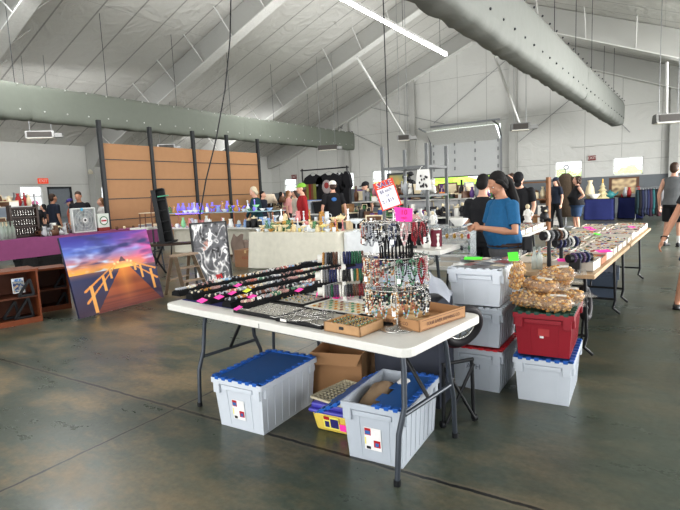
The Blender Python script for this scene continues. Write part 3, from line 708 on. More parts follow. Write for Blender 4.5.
# ------------------------------------------------------------------ foreground: the jewellery tables and what is on and under them
TOPZ = .74
PLAST = C('white_table_plastic', 214, 212, 206, .5, var=.04, scale=40); GUN = C('gunmetal_tube', 70, 75, 82, .38, metal=.35)
def folding_table(label, c, L, D, rz, top=PLAST, legx=None, group=None, z=TOPZ, legm=GUN, fold=True, thick=.045):
    """c = centre on the floor, long side along local x"""
    t = thing('folding_table', label, 'table', (c[0], c[1], 0), rz, group)
    m = MB(); r = .06; pts = []
    for (sx, sy, a0) in ((1, 1, 0), (-1, 1, 90), (-1, -1, 180), (1, -1, 270)):
        for k in range(5):
            a = math.radians(a0 + 22.5 * k); pts.append((sx * (L / 2 - r) + r * math.cos(a), sy * (D / 2 - r) + r * math.sin(a), z - thick))
    m.prism(pts, (0, 0, thick)); m.build('tabletop', top, t, bevel=.006)
    if fold: MB().b2((-.004, -D / 2 - .0015, z - thick - .001), (.004, D / 2 + .0015, z - thick * .3)).build('fold_seam', C('seam_grey', 150, 150, 146, .6), t)
    lx = legx or (-(L / 2 - .2), L / 2 - .18)
    ap = MB()
    for y in (-D / 2 + .07, D / 2 - .07): ap.bar((-L / 2 + .1, y, z - thick - .012), (L / 2 - .1, y, z - thick - .012), .022, .024)
    ap.build('apron_rail', legm, t)
    for s, x in zip((-1, 1), lx):
        for q in (-1, 1):
            MB().tube([(x - s * .02, q * .20, z - thick - .01), (x, q * .215, z - .16), (x + s * .01, q * .235, z * .52), (x + s * .005, q * (D / 2 - .105), .26), (x, q * (D / 2 - .085), .012)], .0145, 10).build('leg', legm, t)
            MB().tube([(x, q * (D / 2 - .085), .0), (x, q * (D / 2 - .085), .03)], .0185, 10).build('foot_cap', BLACKM, t.children[-1])
        MB().tube([(x + s * .01, -.235, z * .52 - .04), (x + s * .01, .235, z * .52 - .04)], .012, 8).build('cross_bar', legm, t); MB().tube([(x - s * .02, -.2, z - thick - .012), (x - s * .02, .2, z - thick - .012)], .012, 8).build('hinge_bar', legm, t)
        MB().tube([(x + s * .005, 0, z * .52 - .03), (x - s * .16, 0, z * .8), (x - s * .36, 0, z - thick - .015)], .011, 8).build('brace', BLACKM, t)
    return t
TA = Vector((-1.89, 2.535)); RA = -.139        # front table
folding_table('long white plastic folding table with jewellery, nearest the camera', TA, 2.03, .78, RA, legx=(-.80, .875))
folding_table('white folding table behind the left end of the nearest table', (-2.66, 4.16), 1.83, .72, PI / 2 - .05, fold=False)
def onA(x, y, z=TOPZ):                          # front-table local -> world
    c, s = math.cos(RA), math.sin(RA)
    return Vector((TA.x + c * x - s * y, TA.y + s * x + c * y, z))
# blue cloth
CLOTHB = C('blue_cloth', 30, 34, 92, .85, scale=30); VELV = C('black_velvet', 14, 14, 17, .95, var=.3, scale=60)
A_, B_ = P(171, 300.5, TOPZ), P(345, 260, TOPZ)
cl = MB(); q = [onA(-.985, -.26), onA(-.24, -.26), Vector((-2.32, 4.95, TOPZ)), Vector((-3.0, 5.0, TOPZ))]
cl.prism([(p.x, p.y, TOPZ + .001) for p in q], (0, 0, .004)); tag(cl.build('display_cloth', CLOTHB), 'dark blue cloth spread under the black jewellery bars', 'cloth')
# black velvet bars with bracelets
BEADC = [('cream', 220, 208, 186), ('rose', 186, 146, 140), ('copper', 128, 82, 66), ('silver', 170, 172, 176), ('jade', 96, 140, 112), ('black', 34, 34, 38), ('white', 226, 224, 220), ('amber', 186, 132, 62), ('sky blue', 150, 184, 214), ('coral', 186, 110, 94)]
BEADM = [C('bead_' + n.replace(' ', '_'), r, g, b, .3, var=.3, scale=300) for n, r, g, b in BEADC]
RIM = C('silver_metal', 190, 188, 184, .25, metal=.9, var=.05); GOLD = C('gold_metal', 200, 160, 80, .3, metal=.8)
def brace_mesh(R, r, ci, ci2, n=15):
    m = MB()
    for i in range(n):
        a = 2 * PI * i / n; m.ell((R * math.cos(a), R * math.sin(a), 0), r, 6, m=0 if i % 3 else 1)
    me = m.mesh('bracelet', [BEADM[ci], BEADM[ci2]]); return me
BR = {}
def bracelet(ci, ci2, R=.034, r=.0088):
    k = (ci, ci2, R)
    if k not in BR: BR[k] = brace_mesh(R, r, ci, ci2)
    return BR[k]
PINKT = C('neon_pink_card', 250, 70, 170, .6, emit=srgb(250, 60, 170), es=.12); YELT = C('neon_yellow_card', 226, 236, 60, .6); GRNT = C('neon_green_card', 90, 240, 60, .6, emit=srgb(90, 240, 60), es=.12)
rnd = random.Random(3)
rows = [(P(176, 297, TOPZ), P(352, 258.5, TOPZ)), (P(190, 300.5, TOPZ), P(352, 266, TOPZ)), (P(206, 304.5, TOPZ), P(345, 273, TOPZ)), (P(227, 308.5, TOPZ), P(338, 281, TOPZ)), (P(243, 311, TOPZ), P(318, 289, TOPZ))]
rown = ['farthest left', 'second from left', 'middle', 'second from right', 'shortest, right-hand']
for ri, (a, b_) in enumerate(rows):
    d = (b_ - a); L_ = d.length; d.normalize(); s_ = Vector((-d.y, d.x, 0)); ang = math.atan2(d.y, d.x)
    t = thing('velvet_display_bar', 'black velvet jewellery bar lined with bracelets, the %s one' % rown[ri], 'jewellery display', (a + b_) / 2 + Vector((0, 0, .007)), ang)
    m = MB(); m.prism([(-L_ / 2, -.052, 0), (-L_ / 2, .052, 0), (-L_ / 2, .047, .028), (-L_ / 2, .012, .044), (-L_ / 2, -.03, .034)], (L_, 0, 0)); m.build('velvet_pad', VELV, t)
    n = int(L_ / .085)
    for i in range(n):
        c = a + d * (L_ * (i + .5) / n) + s_ * (-.004 + rnd.uniform(-.006, .006)) + Vector((0, 0, .058))
        j = rnd.choice([0, 1, 2, 3, 4, 5, 5, 5, 3, 6, 7, 8, 9, 5]); j2 = rnd.choice([0, 3, 5, 6, 1])
        o = link('bracelet', bracelet(j, j2)); o.location = c
        o.rotation_euler = (rnd.uniform(-.06, .06) - .06, rnd.uniform(-.06, .06), ang + rnd.uniform(-.3, .3)); o.scale = (1.12, .92, 1)
        tag(o, '%s bead bracelet, %s from the front on the %s velvet bar' % (BEADC[j][0], ORD[i], rown[ri]), 'bracelet', 'bracelets laid on the velvet bars')
def card(name, label, p, rz, w, h, m, tilt=0.0, cat='price card', th=.002):
    o = MB().box((0, 0, 0), (w, h, th)).build(name, m); o.location = p; o.rotation_euler = (tilt, 0, rz); return tag(o, label, cat)
for i, (px, py, m, w_) in enumerate(((237, 285, PINKT, .10), (219, 297, PINKT, .09), (202, 300.5, PINKT, .10), (251, 296.2, PINKT, .11), (247, 290.5, YELT, .07), (232, 293, PINKT, .07), (299, 290, PINKT, .06), (238, 308, PINKT, .05))):
    c = P(px, py, TOPZ + .055); 
    card('price_card', '%s price card among the velvet jewellery bars, %s from the left' % ('neon yellow' if m is YELT else 'neon pink', ['fifth', 'second', 'first', 'eighth', 'seventh', 'third', 'last', 'fourth'][i]), c, -.4, w_, .045, m, .35)
# trays
BLACKP = C('black_tray', 20, 20, 22, .5); GREYF = C('grey_foam', 172, 168, 158, .9, scale=60); WOODL = C('light_wood', 178, 142, 104, .55, scale=25, var=.2); CARDB = C('cardboard', 172, 132, 94, .8, var=.08, scale=8); CARDD = C('cardboard_shade', 140, 104, 74, .85)
def tray(label, c, w, d, h, rz, m, m2, name='jewellery_tray', z=TOPZ, cat='tray', wall=.008, slots=None):
    t = thing(name, label, cat, (c[0], c[1], z + .0015), rz)
    q = MB(); q.b2((-w / 2, -d / 2, 0), (w / 2, d / 2, .006))
    q.b2((-w / 2, -d / 2, 0), (w / 2, -d / 2 + wall, h)); q.b2((-w / 2, d / 2 - wall, 0), (w / 2, d / 2, h)); q.b2((-w / 2, -d / 2, 0), (-w / 2 + wall, d / 2, h)); q.b2((w / 2 - wall, -d / 2, 0), (w / 2, d / 2, h))
    q.build('tray_shell', m, t)
    if m2: MB().b2((-w / 2 + wall, -d / 2 + wall, .006), (w / 2 - wall, d / 2 - wall, h * .7)).build('liner', m2, t)
    return t
def ringmesh(): return MB().ring((0, 0, 0), .0095, .0019, (0, .8, .6), 10, 5).ell((0, -.004, .010), .004, 6, m=1).mesh('ring', [RIM, GOLD])
RINGM = [ringmesh(), MB().ring((0, 0, 0), .0095, .0022, (0, .8, .6), 10, 5).ell((0, -.004, .010), .005, 6, m=1).mesh('ring', [GOLD, BEADM[4]]), MB().ring((0, 0, 0), .0095, .0022, (0, .8, .6), 10, 5).ell((0, -.004, .010), .005, 6, m=1).mesh('ring', [RIM, BEADM[5]])]
STUD = MB().lathe([(0, 0), (.007, .001), (.008, .004), (.004, .007), (0, .008)], n=8).mesh('earring', RIM)
def fill(tr, meshes, nx, ny, w, d, z, name, lab, grp, cat):
    R = tr.rotation_euler.z; c, s = math.cos(R), math.sin(R)
    for j in range(ny):
        for i in range(nx):
            x, y = (i + .5) / nx * w - w / 2, (j + .5) / ny * d - d / 2
            o = link(name, meshes[(i * 7 + j * 3) % len(meshes)]); o.location = (tr.location.x + c * x - s * y, tr.location.y + s * x + c * y, tr.location.z + z); o.rotation_euler = (0, 0, R + rnd.uniform(-.2, .2))
            tag(o, lab % (ORD[i], ORD[j]), cat, grp)
t = tray('flat black tray with grey foam and small studs, left of the tray row', onA(-.12, -.185), .40, .27, .022, RA, BLACKP, GREYF)
fill(t, [STUD], 9, 5, .36, .23, .0155, 'earring', 'silver stud in the grey foam tray, %s from left, %s row from front', 'studs in the grey foam tray', 'earring')
t = tray('wide black-edged tray of silver chains beside the wooden ring box', onA(.265, -.20), .36, .27, .024, RA, BLACKP, GREYF)
CH = [MB().tube([(x * .06 - .06, .10 * math.sin(x * 1.1 + k), .003 + .002 * (x % 2)) for x in range(3)] + [(.06 - .05 * x, -.02 + .08 * math.cos(x * 1.3 + k), .005) for x in range(4)], .0035, 5).mesh('necklace', RIM) for k in range(4)]
fill(t, CH, 7, 2, .32, .22, .018, 'necklace', 'silver chain in the black-edged tray, %s from left, %s row', 'chains in the black-edged tray', 'necklace')
MB().b2((-.14, -.1355, .004), (-.09, -.1349, .02)).build('price_sticker', SIGNW, t)
t = tray('light wooden box with a clasp holding rows of rings', onA(.59, -.245), .24, .20, .05, RA, WOODL, C('cream_velvet', 196, 176, 140, .95), name='ring_box', cat='box')
fill(t, RINGM, 8, 6, .21, .17, .040, 'ring', 'ring in the wooden box, %s from left, %s row from front', 'rings in the wooden box', 'ring')
MB().box((0, -.103, .030), (.026, .006, .014)).build('clasp', DKSTEEL, t)
t = tray('flat cream tray of pendants behind the wooden ring box', onA(.24, .10), .44, .26, .02, RA, PLAST, C('cream_liner', 208, 198, 170, .95))
PEN = [MB().ell((0, 0, 0), (.010, .014, .005), 8).mesh('pendant', BEADM[k]) for k in (7, 4, 3, 2)]
fill(t, PEN, 9, 4, .40, .22, .018, 'pendant', 'pendant in the flat cream tray, %s from left, %s row from front', 'pendants in the cream tray', 'pendant')
t = tray('second grey tray of rings set back near the bracelet bars', onA(-.22, .13), .40, .26, .02, RA, BLACKP, GREYF)
fill(t, RINGM, 9, 4, .36, .22, .018, 'ring', 'ring in the set-back grey tray, %s from left, %s row from front', 'rings in the set-back grey tray', 'ring')
t = tray('narrow black tray with an orange marker, behind the ring box', onA(.60, -.06), .27, .09, .022, RA, BLACKP, VELV)
mk = thing('marker_pen', 'orange marker lying on the narrow black tray', 'pen', onA(.64, -.06, TOPZ + .026), RA)
MB().cyl((-.05, 0, 0), (.05, 0, 0), .007).build('barrel', C('orange_plastic', 235, 110, 40, .4), mk); MB().cyl((.05, 0, 0), (.075, 0, 0), .0078).build('pen_cap', BLACKP, mk)
# T-shaped bracelet display
WV = C('white_velvet', 222, 220, 214, .9)
tb = P(345, 303, TOPZ); tz = .006
td = thing('bracelet_stand', 'white three-arm bracelet stand left of the spinning rack', 'jewellery display', (tb.x, tb.y, TOPZ))
MB().lathe([(0, 0), (.085, 0), (.085, .012), (.02, .02), (0, .022)], n=20).build('base', WV, td)
MB().cyl((0, 0, .015), (0, 0, .30), .014).build('post', WV, td)
ax = Vector((CRx.x, CRx.y, 0)) * .97 + Vector((0, 0, 0))
BIGM = [('green', 40, 92, 66), ('black', 30, 30, 34), ('navy blue', 38, 44, 84), ('grey', 120, 120, 122), ('white', 220, 218, 212), ('brown', 92, 62, 46), ('amber', 170, 124, 66), ('purple', 84, 62, 96), ('dark red', 120, 40, 44)]
BIGC = [C('bangle_' + n.replace(' ', '_'), r, g, b, .35, var=.35, scale=200) for n, r, g, b in BIGM]
def big_brace(ci, R=.0345):
    m = MB()
    for i in range(18):
        a = 2 * PI * i / 18; m.ell((0, R * math.cos(a), R * math.sin(a)), .0085, 6)
    return m.mesh('bracelet', BIGC[ci])
BBM = [big_brace(k) for k in range(9)]
angT = math.atan2(ax.y, ax.x)
for ai, (z, L_, seq) in enumerate(((.30, .34, (6, 3, 1, 1, 5, 5, 4, 4, 2, 2, 2, 0, 0, 0, 0, 5)), (.185, .38, (4, 3, 3, 2, 2, 2, 4, 4, 1, 1, 1, 4, 0, 6, 0, 0, 4)), (.085, .36, (4, 3, 3, 0, 7, 7, 4, 4, 3, 1, 1, 5, 5, 8, 8, 8)))):
    am = MB(); am.tube([-ax * (L_ / 2) + Vector((0, 0, z)), ax * (L_ / 2) + Vector((0, 0, z))], .0265, 16); am.build('arm', WV, td)
    for i, ci in enumerate(seq):
        if abs((i + .5) / len(seq) - .5) < .0: continue
        u = ((i + .5) / len(seq) - .5) * .82 * L_
        o = link('bracelet', BBM[ci]); o.location = Vector((tb.x, tb.y, TOPZ + z - .0015)) + ax * u; o.rotation_euler = (rnd.random() * .3, rnd.uniform(-.07, .07), angT)
        tag(o, '%s bracelet on the %s arm of the white stand, %s from left' % (BIGM[ci][0], ['top', 'middle', 'bottom'][ai], ORD[i]), 'bracelet', 'bracelets on the white stand')
pk = thing('pink_ribbon', 'crumpled neon pink ribbon behind the white bracelet stand', 'ribbon', onA(.0, .30), .3)
MB().grid(lambda u, v: Vector((u * .26 - .13, v * .10 - .05, .012 + .05 * abs(math.sin(u * 9 + v * 3)) * (1 - v * .4))), 18, 5).build('ribbon_folds', PINKT, pk)
MB().ell((0, 0, .02), (.03, .03, .02), 8).build('ribbon_knot', PINKT, pk)
# spinning necklace rack
sb = P(397.5, 329, TOPZ)
sr = thing('spinning_rack', 'three-tier chrome spinning rack hung with beaded necklaces', 'jewellery rack', (sb.x, sb.y, TOPZ))
MB().lathe([(0, 0), (.092, 0), (.095, .006), (.07, .012), (.025, .018), (0, .03)], n=24).build('base', RIM, sr)
MB().cyl((0, 0, .015), (0, 0, .62), .0075).build('pole', RIM, sr)
NK = [('multicolour', [9, 8, 0, 5, 4, 2]), ('cream and gold', [0, 7, 6]), ('white', [6, 6, 0]), ('black and white', [5, 6, 3, 5]), ('green', [4, 5, 4]), ('silver', [3, 3, 5]), ('blue', [8, 3, 5]), ('dark red', [10, 10, 10]), ('pale pink', [11, 6, 11]), ('black', [5, 5, 5]), ('rust', [2, 9, 0]), ('navy', [12, 12, 3])]
BEADM += [C('bead_crimson', 140, 24, 40, .3), C('bead_blush', 216, 178, 178, .3), C('bead_navy', 40, 48, 84, .3)]
def neck_mesh(ni, Ln, n2=34, r=.0046):
    m = MB(); cs = NK[ni][1]; sd = random.Random(ni)
    for i in range(n2):
        a = 2 * PI * i / n2; x = .017 * math.sin(a) * (1 + .25 * math.cos(a)); z = -Ln / 2 + Ln / 2 * math.cos(a)
        m.ell((x, .004 * math.sin(3 * a), z), r * (1.25 if i % 4 == 0 else 1), 6, m=cs.index(sd.choice(cs)))
    for i in range(n2 - 8):
        a = 2 * PI * i / (n2 - 8); x = .006 + .012 * math.sin(a); z = -Ln * .42 + Ln * .42 * math.cos(a)
        m.ell((x, .010 + .004 * math.sin(2 * a), z), r * .95, 6, m=cs.index(sd.choice(cs)))
    return m.mesh('necklace', [BEADM[c] for c in cs])
TAG = C('tag_white', 238, 238, 235, .6)
tagm = MB().box((0, 0, 0), (.018, .002, .024)).mesh('price_tag', TAG)
TI = [(.225, .142, .125, (0, 1, 0, 0, 1, 0, 0, 3, 3, 2, 0, 3, 1, 0, 4, 10, 0, 3), 'bottom'), (.385, .145, .125, (10, 1, 10, 0, 4, 4, 7, 8, 4, 4, 4, 9, 1, 10, 5, 9), 'middle'), (.560, .146, .105, (10, 5, 5, 3, 11, 8, 7, 7, 3, 7, 9, 9, 5, 9, 5, 5, 11, 5), 'top')]
nm = {}
for z, R, Ln, seq, tn in TI:
    rg = MB(); rg.ring((0, 0, z), R, .0035, (0, 0, 1), 30, 6); rg.ring((0, 0, z), .03, .003, (0, 0, 1), 16, 5)
    for i in range(4): a = i * PI / 2 + .3; rg.tube([(.007 * math.cos(a), .007 * math.sin(a), z), (R * math.cos(a), R * math.sin(a), z)], .003, 5)
    tier = rg.build('ring_tier', RIM, sr)
    for i, ni in enumerate(seq):
        # hooks run clockwise from the left as seen by the camera
        a = math.atan2(-CFx.y, -CFx.x) - PI / 2 - 2 * PI * i / len(seq) * (-1)
        dr = Vector((math.cos(a), math.sin(a), 0))
        if (ni, Ln) not in nm: nm[(ni, Ln)] = neck_mesh(ni, Ln)
        MB().tube([dr * R + Vector((0, 0, z)), dr * (R + .022) + Vector((0, 0, z + .001)), dr * (R + .028) + Vector((0, 0, z + .012))], .0022, 5).build('hook', RIM, tier)
        o = link('necklace', nm[(ni, Ln)]); o.location = Vector((sb.x, sb.y, TOPZ + z - .0035)) + dr * (R + .017); o.rotation_euler = (0, 0, a + PI / 2 + rnd.uniform(-.5, .5))
        tag(o, '%s bead necklace, %s hook of the %s tier of the spinning rack' % (NK[ni][0], ORD[i], tn), 'necklace', 'necklaces on the spinning rack')
        if i % 3 == 1:
            g_ = link('price_tag', tagm, o); g_.location = (.0, -.014, -Ln * .8)
# black velvet chokers hang inside, between top and middle tiers
for i in range(14):
    a = math.atan2(-CFx.y, -CFx.x) - 1.0 + i * .21; dr = Vector((math.cos(a), math.sin(a), 0)); R = .088
    o = link('cord_necklace', nm.setdefault('cord', MB().tube([(0, 0, 0), (.010, 0, -.05), (.006, 0, -.13), (-.006, 0, -.13), (-.010, 0, -.05)], .0042, 6, closed=True).mesh('cord_necklace', VELV)))
    o.location = Vector((sb.x, sb.y, TOPZ + .498)) + dr * R; o.rotation_euler = (0, 0, a + PI / 2)
    tag(o, 'black cord necklace hanging inside the spinning rack, %s from left' % ORD[i], 'necklace', 'black cords inside the spinning rack')
ir = MB(); ir.ring((0, 0, .500), .088, .003, (0, 0, 1), 24, 5); ir.tube([(-.088, 0, .500), (.088, 0, .500)], .003, 5); ir.tube([(0, -.088, .500), (0, .088, .500)], .003, 5); ir.build('ring_tier', RIM, sr)
# SALE sign and pink card clipped above the rack
SALER = C('sale_red', 238, 84, 62, .55); INK = C('blue_ink', 44, 62, 150, .5); PEN_ = C('pen_ink', 70, 60, 90, .6)
sp = PD(387.5, 194.5, 2.50); st_ = thing('sale_sign', 'red and white SALE sign with handwritten prices, tilted above the spinning rack', 'sign', sp)
sc_ = 2.50 / F
st_.rotation_euler = (Matrix.Rotation(YAW, 3, 'Z') @ Matrix.Rotation(-.12, 3, 'X') @ Matrix.Rotation(-.29, 3, 'Y')).to_euler()
MB().b2((-10.2 * sc_, .001, -14.2 * sc_), (10.2 * sc_, .004, 14.6 * sc_)).build('red_card', SALER, st_)
MB().b2((-8.9 * sc_, -.0005, -13.2 * sc_), (8.9 * sc_, .001, 7.2 * sc_)).build('white_panel', C('sign_paper', 236, 234, 244, .6), st_)
text(st_, 'SALE', 8.0 * sc_, (0, -.0012, 10.8 * sc_), (PI / 2, 0, 0), SIGNW, squash=.98, depth=.0003)
text(st_, 'SALE', 6.0 * sc_, (0, -.0022, 10.8 * sc_), (PI / 2, 0, 0), INK, squash=1.04, depth=.0003)
for s_, x, z, sz in (('$8 each', -.6, 4.2, 4.4), ('or', 0, -.6, 4.0), ('2 / $15', -1.2, -6.2, 4.8)):
    text(st_, s_, sz * sc_, (x * sc_, -.001, z * sc_), (PI / 2, -.08, 0), PEN_, squash=.9, depth=.0003)
MB().tube([(0, .006, -14 * sc_), (1.5 * sc_, .02, -38 * sc_)], .0035, 6).build('clip_stem', RIM, st_)
pp = PD(403.6, 214.5, 2.46); pc_ = thing('price_sign', 'hot pink paper card with a handwritten 10 beside the SALE sign', 'sign', pp)
pc_.rotation_euler = (Matrix.Rotation(YAW, 3, 'Z') @ Matrix.Rotation(.05, 3, 'Y')).to_euler(); s2 = 2.46 / F
MB().prism([(-9.6 * s2, 0, 7.6 * s2), (-7.6 * s2, 0, -6.5 * s2), (8.8 * s2, 0, -8.2 * s2), (9 * s2, 0, 6.0 * s2)], (0, .0015, 0)).build('pink_card', PINKT, pc_)
text(pc_, '10', 7 * s2, (.2 * s2, -.001, 2 * s2), (PI / 2, 0, 0), C('red_ink', 190, 30, 90, .6), depth=.0003); text(pc_, 'each', 3.2 * s2, (.5 * s2, -.001, -3.2 * s2), (PI / 2, 0, 0), C('red_ink', 190, 30, 90, .6), depth=.0003)
# cardboard flat on the right end of the table
bc = onA(.79, .10); bx = thing('cardboard_tray', 'open cardboard brewery flat on the right end of the nearest table', 'box', (bc.x, bc.y, TOPZ + .0015), 1.30)
w_, d_, h_ = .40, .30, .062; q = MB(); q.b2((-w_ / 2, -d_ / 2, 0), (w_ / 2, d_ / 2, .004))
q.b2((-w_ / 2, -d_ / 2, 0), (w_ / 2, -d_ / 2 + .006, h_)); q.b2((-w_ / 2, d_ / 2 - .006, 0), (w_ / 2, d_ / 2, h_)); q.b2((-w_ / 2, -d_ / 2, 0), (-w_ / 2 + .006, d_ / 2, h_ * .9)); q.b2((w_ / 2 - .006, -d_ / 2, 0), (w_ / 2, d_ / 2, h_ * .9)); q.build('tray_walls', CARDB, bx)
PRN = C('brown_print', 92, 66, 62, .8); pr_ = MB()
for z in (.006, .052): pr_.b2((-.18, -d_ / 2 - .0008, z), (.18, -d_ / 2, z + .002))
pr_.build('print_border', PRN, bx)
text(bx, 'FOUR RIVER BREWING CO', .026, (0, -d_ / 2 - .0012, .030), (PI / 2, 0, 0), PRN, depth=.0002, squash=.92); text(bx, 'BREWING CO', .024, (-w_ / 2 - .0012, 0, .030), (PI / 2, 0, -PI / 2), PRN, depth=.0002)
for i, (x, y, r) in enumerate(((-.08, .02, .3), (.05, .06, -.2), (-.10, -.08, .1))):
    o = MB().b2((-.05, -.035, 0), (.05, .035, .028)).build('jewellery_box', C('tan_card', 196, 164, 120, .8), bevel=.004); c, s = math.cos(1.30), math.sin(1.30)
    o.location = (bc.x + c * x - s * y, bc.y + s * x + c * y, TOPZ + .0065); o.rotation_euler = (0, 0, 1.30 + r); tag(o, 'small tan gift box inside the cardboard brewery flat, %s one' % ['front', 'rear', 'left'][i], 'gift box', 'gift boxes in the cardboard flat')
# grey covered heap behind the rack
hb = thing('covered_heap', 'pale grey plastic sheet heaped over goods behind the spinning rack', 'covered goods', (-1.44, 3.18, 0))
MB().grid(lambda u, v: Vector(((u - .5) * .56 * (1.15 - .3 * v), (v - .5) * .30, (.74 + .20 * math.sin(PI * min(1, max(0, u)) ** .9) ** .7 * math.sin(PI * (.12 + .76 * v)) + .012 * math.sin(u * 23 + v * 9)) )), 26, 12).build('sheet', C('grey_sheet', 176, 180, 190, .4, bump=.2), hb)
MB().b2((-.24, -.14, 0), (.24, .14, .73)).build('stacked_crate', C('grey_crate', 58, 62, 74, .5), hb)
# ---- storage totes
CLEAR = C('milky_clear_plastic', 214, 219, 226, .35, var=.03, alpha=.82); CLEAR2 = C('frosted_plastic', 200, 206, 214, .35, var=.04, alpha=.72); WHITEP = C('white_tote_plastic', 220, 224, 230, .4, var=.03)
BLUEL = C('blue_lid', 30, 92, 170, .38, var=.06); BLUED = C('blue_lid_panel', 44, 92, 150, .42, var=.08); REDP = C('red_tote_plastic', 146, 26, 42, .4, var=.05); REDL = C('red_lid', 186, 34, 46, .4); GREENL = C('dark_green_lid', 30, 74, 62, .45); PURP = C('purple_lid', 76, 72, 170, .4)
STKW = C('sticker_white', 228, 226, 224, .5); STKR = C('sticker_red', 176, 36, 44, .5); STKB = C('sticker_blue', 60, 110, 170, .5); STKY = C('sticker_yellow', 232, 222, 110, .5); STKK = C('sticker_black', 40, 38, 40, .5)
def tote(label, c, w, d, h, rz, mb_, lidm=None, panel=None, lid='closed', z=0.0, sticker=None, group=None, taper=.86, mark=None, name='storage_tote'):
    """w along local x (short side faces -y), lid halves hinge on the long sides"""
    t = thing(name, label, 'storage bin', (c[0], c[1], z + .0), rz, group)
    m = MB(); W, D = w / 2, d / 2; w0, d0 = W * taper, D * (1 - (1 - taper) * .8); th = .006; hr = h - .012
    def shell(k): return [(-w0 + k, -d0 + k, .0 + k), (w0 - k, -d0 + k, k), (w0 - k, d0 - k, k), (-w0 + k, d0 - k, k), (-W * .965 + k, -D * .965 + k, hr), (W * .965 - k, -D * .965 + k, hr), (W * .965 - k, D * .965 - k, hr), (-W * .965 + k, D * .965 - k, hr)]
    o_, i_ = shell(0), shell(th)
    m.add(o_ + i_, [(3, 2, 1, 0), (0, 1, 5, 4), (1, 2, 6, 5), (2, 3, 7, 6), (3, 0, 4, 7), (8, 9, 10, 11), (9, 8, 12, 13), (10, 9, 13, 14), (11, 10, 14, 15), (8, 11, 15, 12), (4, 5, 13, 12), (5, 6, 14, 13), (6, 7, 15, 14), (7, 4, 12, 15)])
    r = MB()
    for y in (-1, 1): r.box((0, y * D * .985, hr - .013), (w, .014, .036)); r.box((0, y * D * .97, hr - .05), (w * .62, .016, .028))
    for x in (-1, 1): r.box((x * W * .985, 0, hr - .013), (.014, d, .036))
    for x in (-1, 1):
        for y in (-1, 1): r.box((x * W * .80, y * D * .975, hr - .05), (.05, .022, .085)); r.box((x * W * .97, y * D * .80, hr - .05), (.022, .05, .075))
    r.build('rim', mb_, t, bevel=.003)
    rb = m
    def wallx(zz): return w0 + (W * .965 - w0) * zz / hr
    def wally(zz): return d0 + (D * .965 - d0) * zz / hr
    for s in (-1, 1):
        for k in range(-3, 4): rb.bar((s * wallx(.02), k * d0 * .27, .02), (s * wallx(hr - .04), k * d0 * .27 * 1.05, hr - .04), .006, .018)
        for k in (-1, 1): rb.bar((k * w0 * .52, s * wally(.02), .02), (k * w0 * .56, s * wally(hr - .04), hr - .04), .016, .006)
    m.build('bin_body', mb_, t, fix=False)
    if lidm:
        panel = panel or lidm
        def half(sg, name='lid_flap'):
            L_ = MB()
            zz = lambda y: sg * .02 * (1 if int((y / d + .5) * 6) % 2 else -1)
            pts = [(sg * W, -D), (sg * W, D)]; n = 6; mid = []
            for i in range(n): y0 = D - d * i / n; y1 = D - d * (i + 1) / n; xo = .018 if i % 2 else -.018; mid += [(xo, y0), (xo, y1)]
            pts = [(sg * W, -D), (sg * W, D)] + mid
            L_.prism([(x, y, 0) for x, y in pts], (0, 0, .005))
            e = MB()
            n = 9
            for i in range(n):
                y = -D + d * (i + .5) / n; e.box((sg * (W - .012), y, .006), (.030, d / n * .58, .022))
            for k in range(3): e.box((sg * W * (.2 + .28 * k), -D + .012, .006), (W * .16, .030, .022)); e.box((sg * W * (.2 + .28 * k), D - .012, .006), (W * .16, .030, .022))
            e.b2((sg * W - sg * .035, -D, .003), (sg * W, D, .010)); e.b2((0 if sg > 0 else -W, -D, .003), (W if sg > 0 else 0, -D + .03, .010)); e.b2((0 if sg > 0 else -W, D - .03, .003), (W if sg > 0 else 0, D, .010))
            a = L_.build(name, panel, t); b_ = e.build('lid_teeth', lidm, a, bevel=.002)
            return a
        for sg in (-1, 1):
            f_ = half(sg); f_.location = (0, 0, hr)
            if lid == 'open_left' and sg < 0:
                f_.location = (-W, 0, hr); k = PI + .5
                f_.data.transform(Matrix.Translation((W, 0, 0))); f_.children[0].data.transform(Matrix.Translation((W, 0, 0))); f_.rotation_euler = (0, -k, 0)
    if sticker:
        s = t.children; g = thing_part(t, sticker, wally, d0)
    if mark: text(t, mark, .055, (-.02, -wally(h * .55) - .004, h * .55), (PI / 2 + .06, 0, 0), C('grey_marker', 104, 108, 118, .7), depth=.0003)
    return t
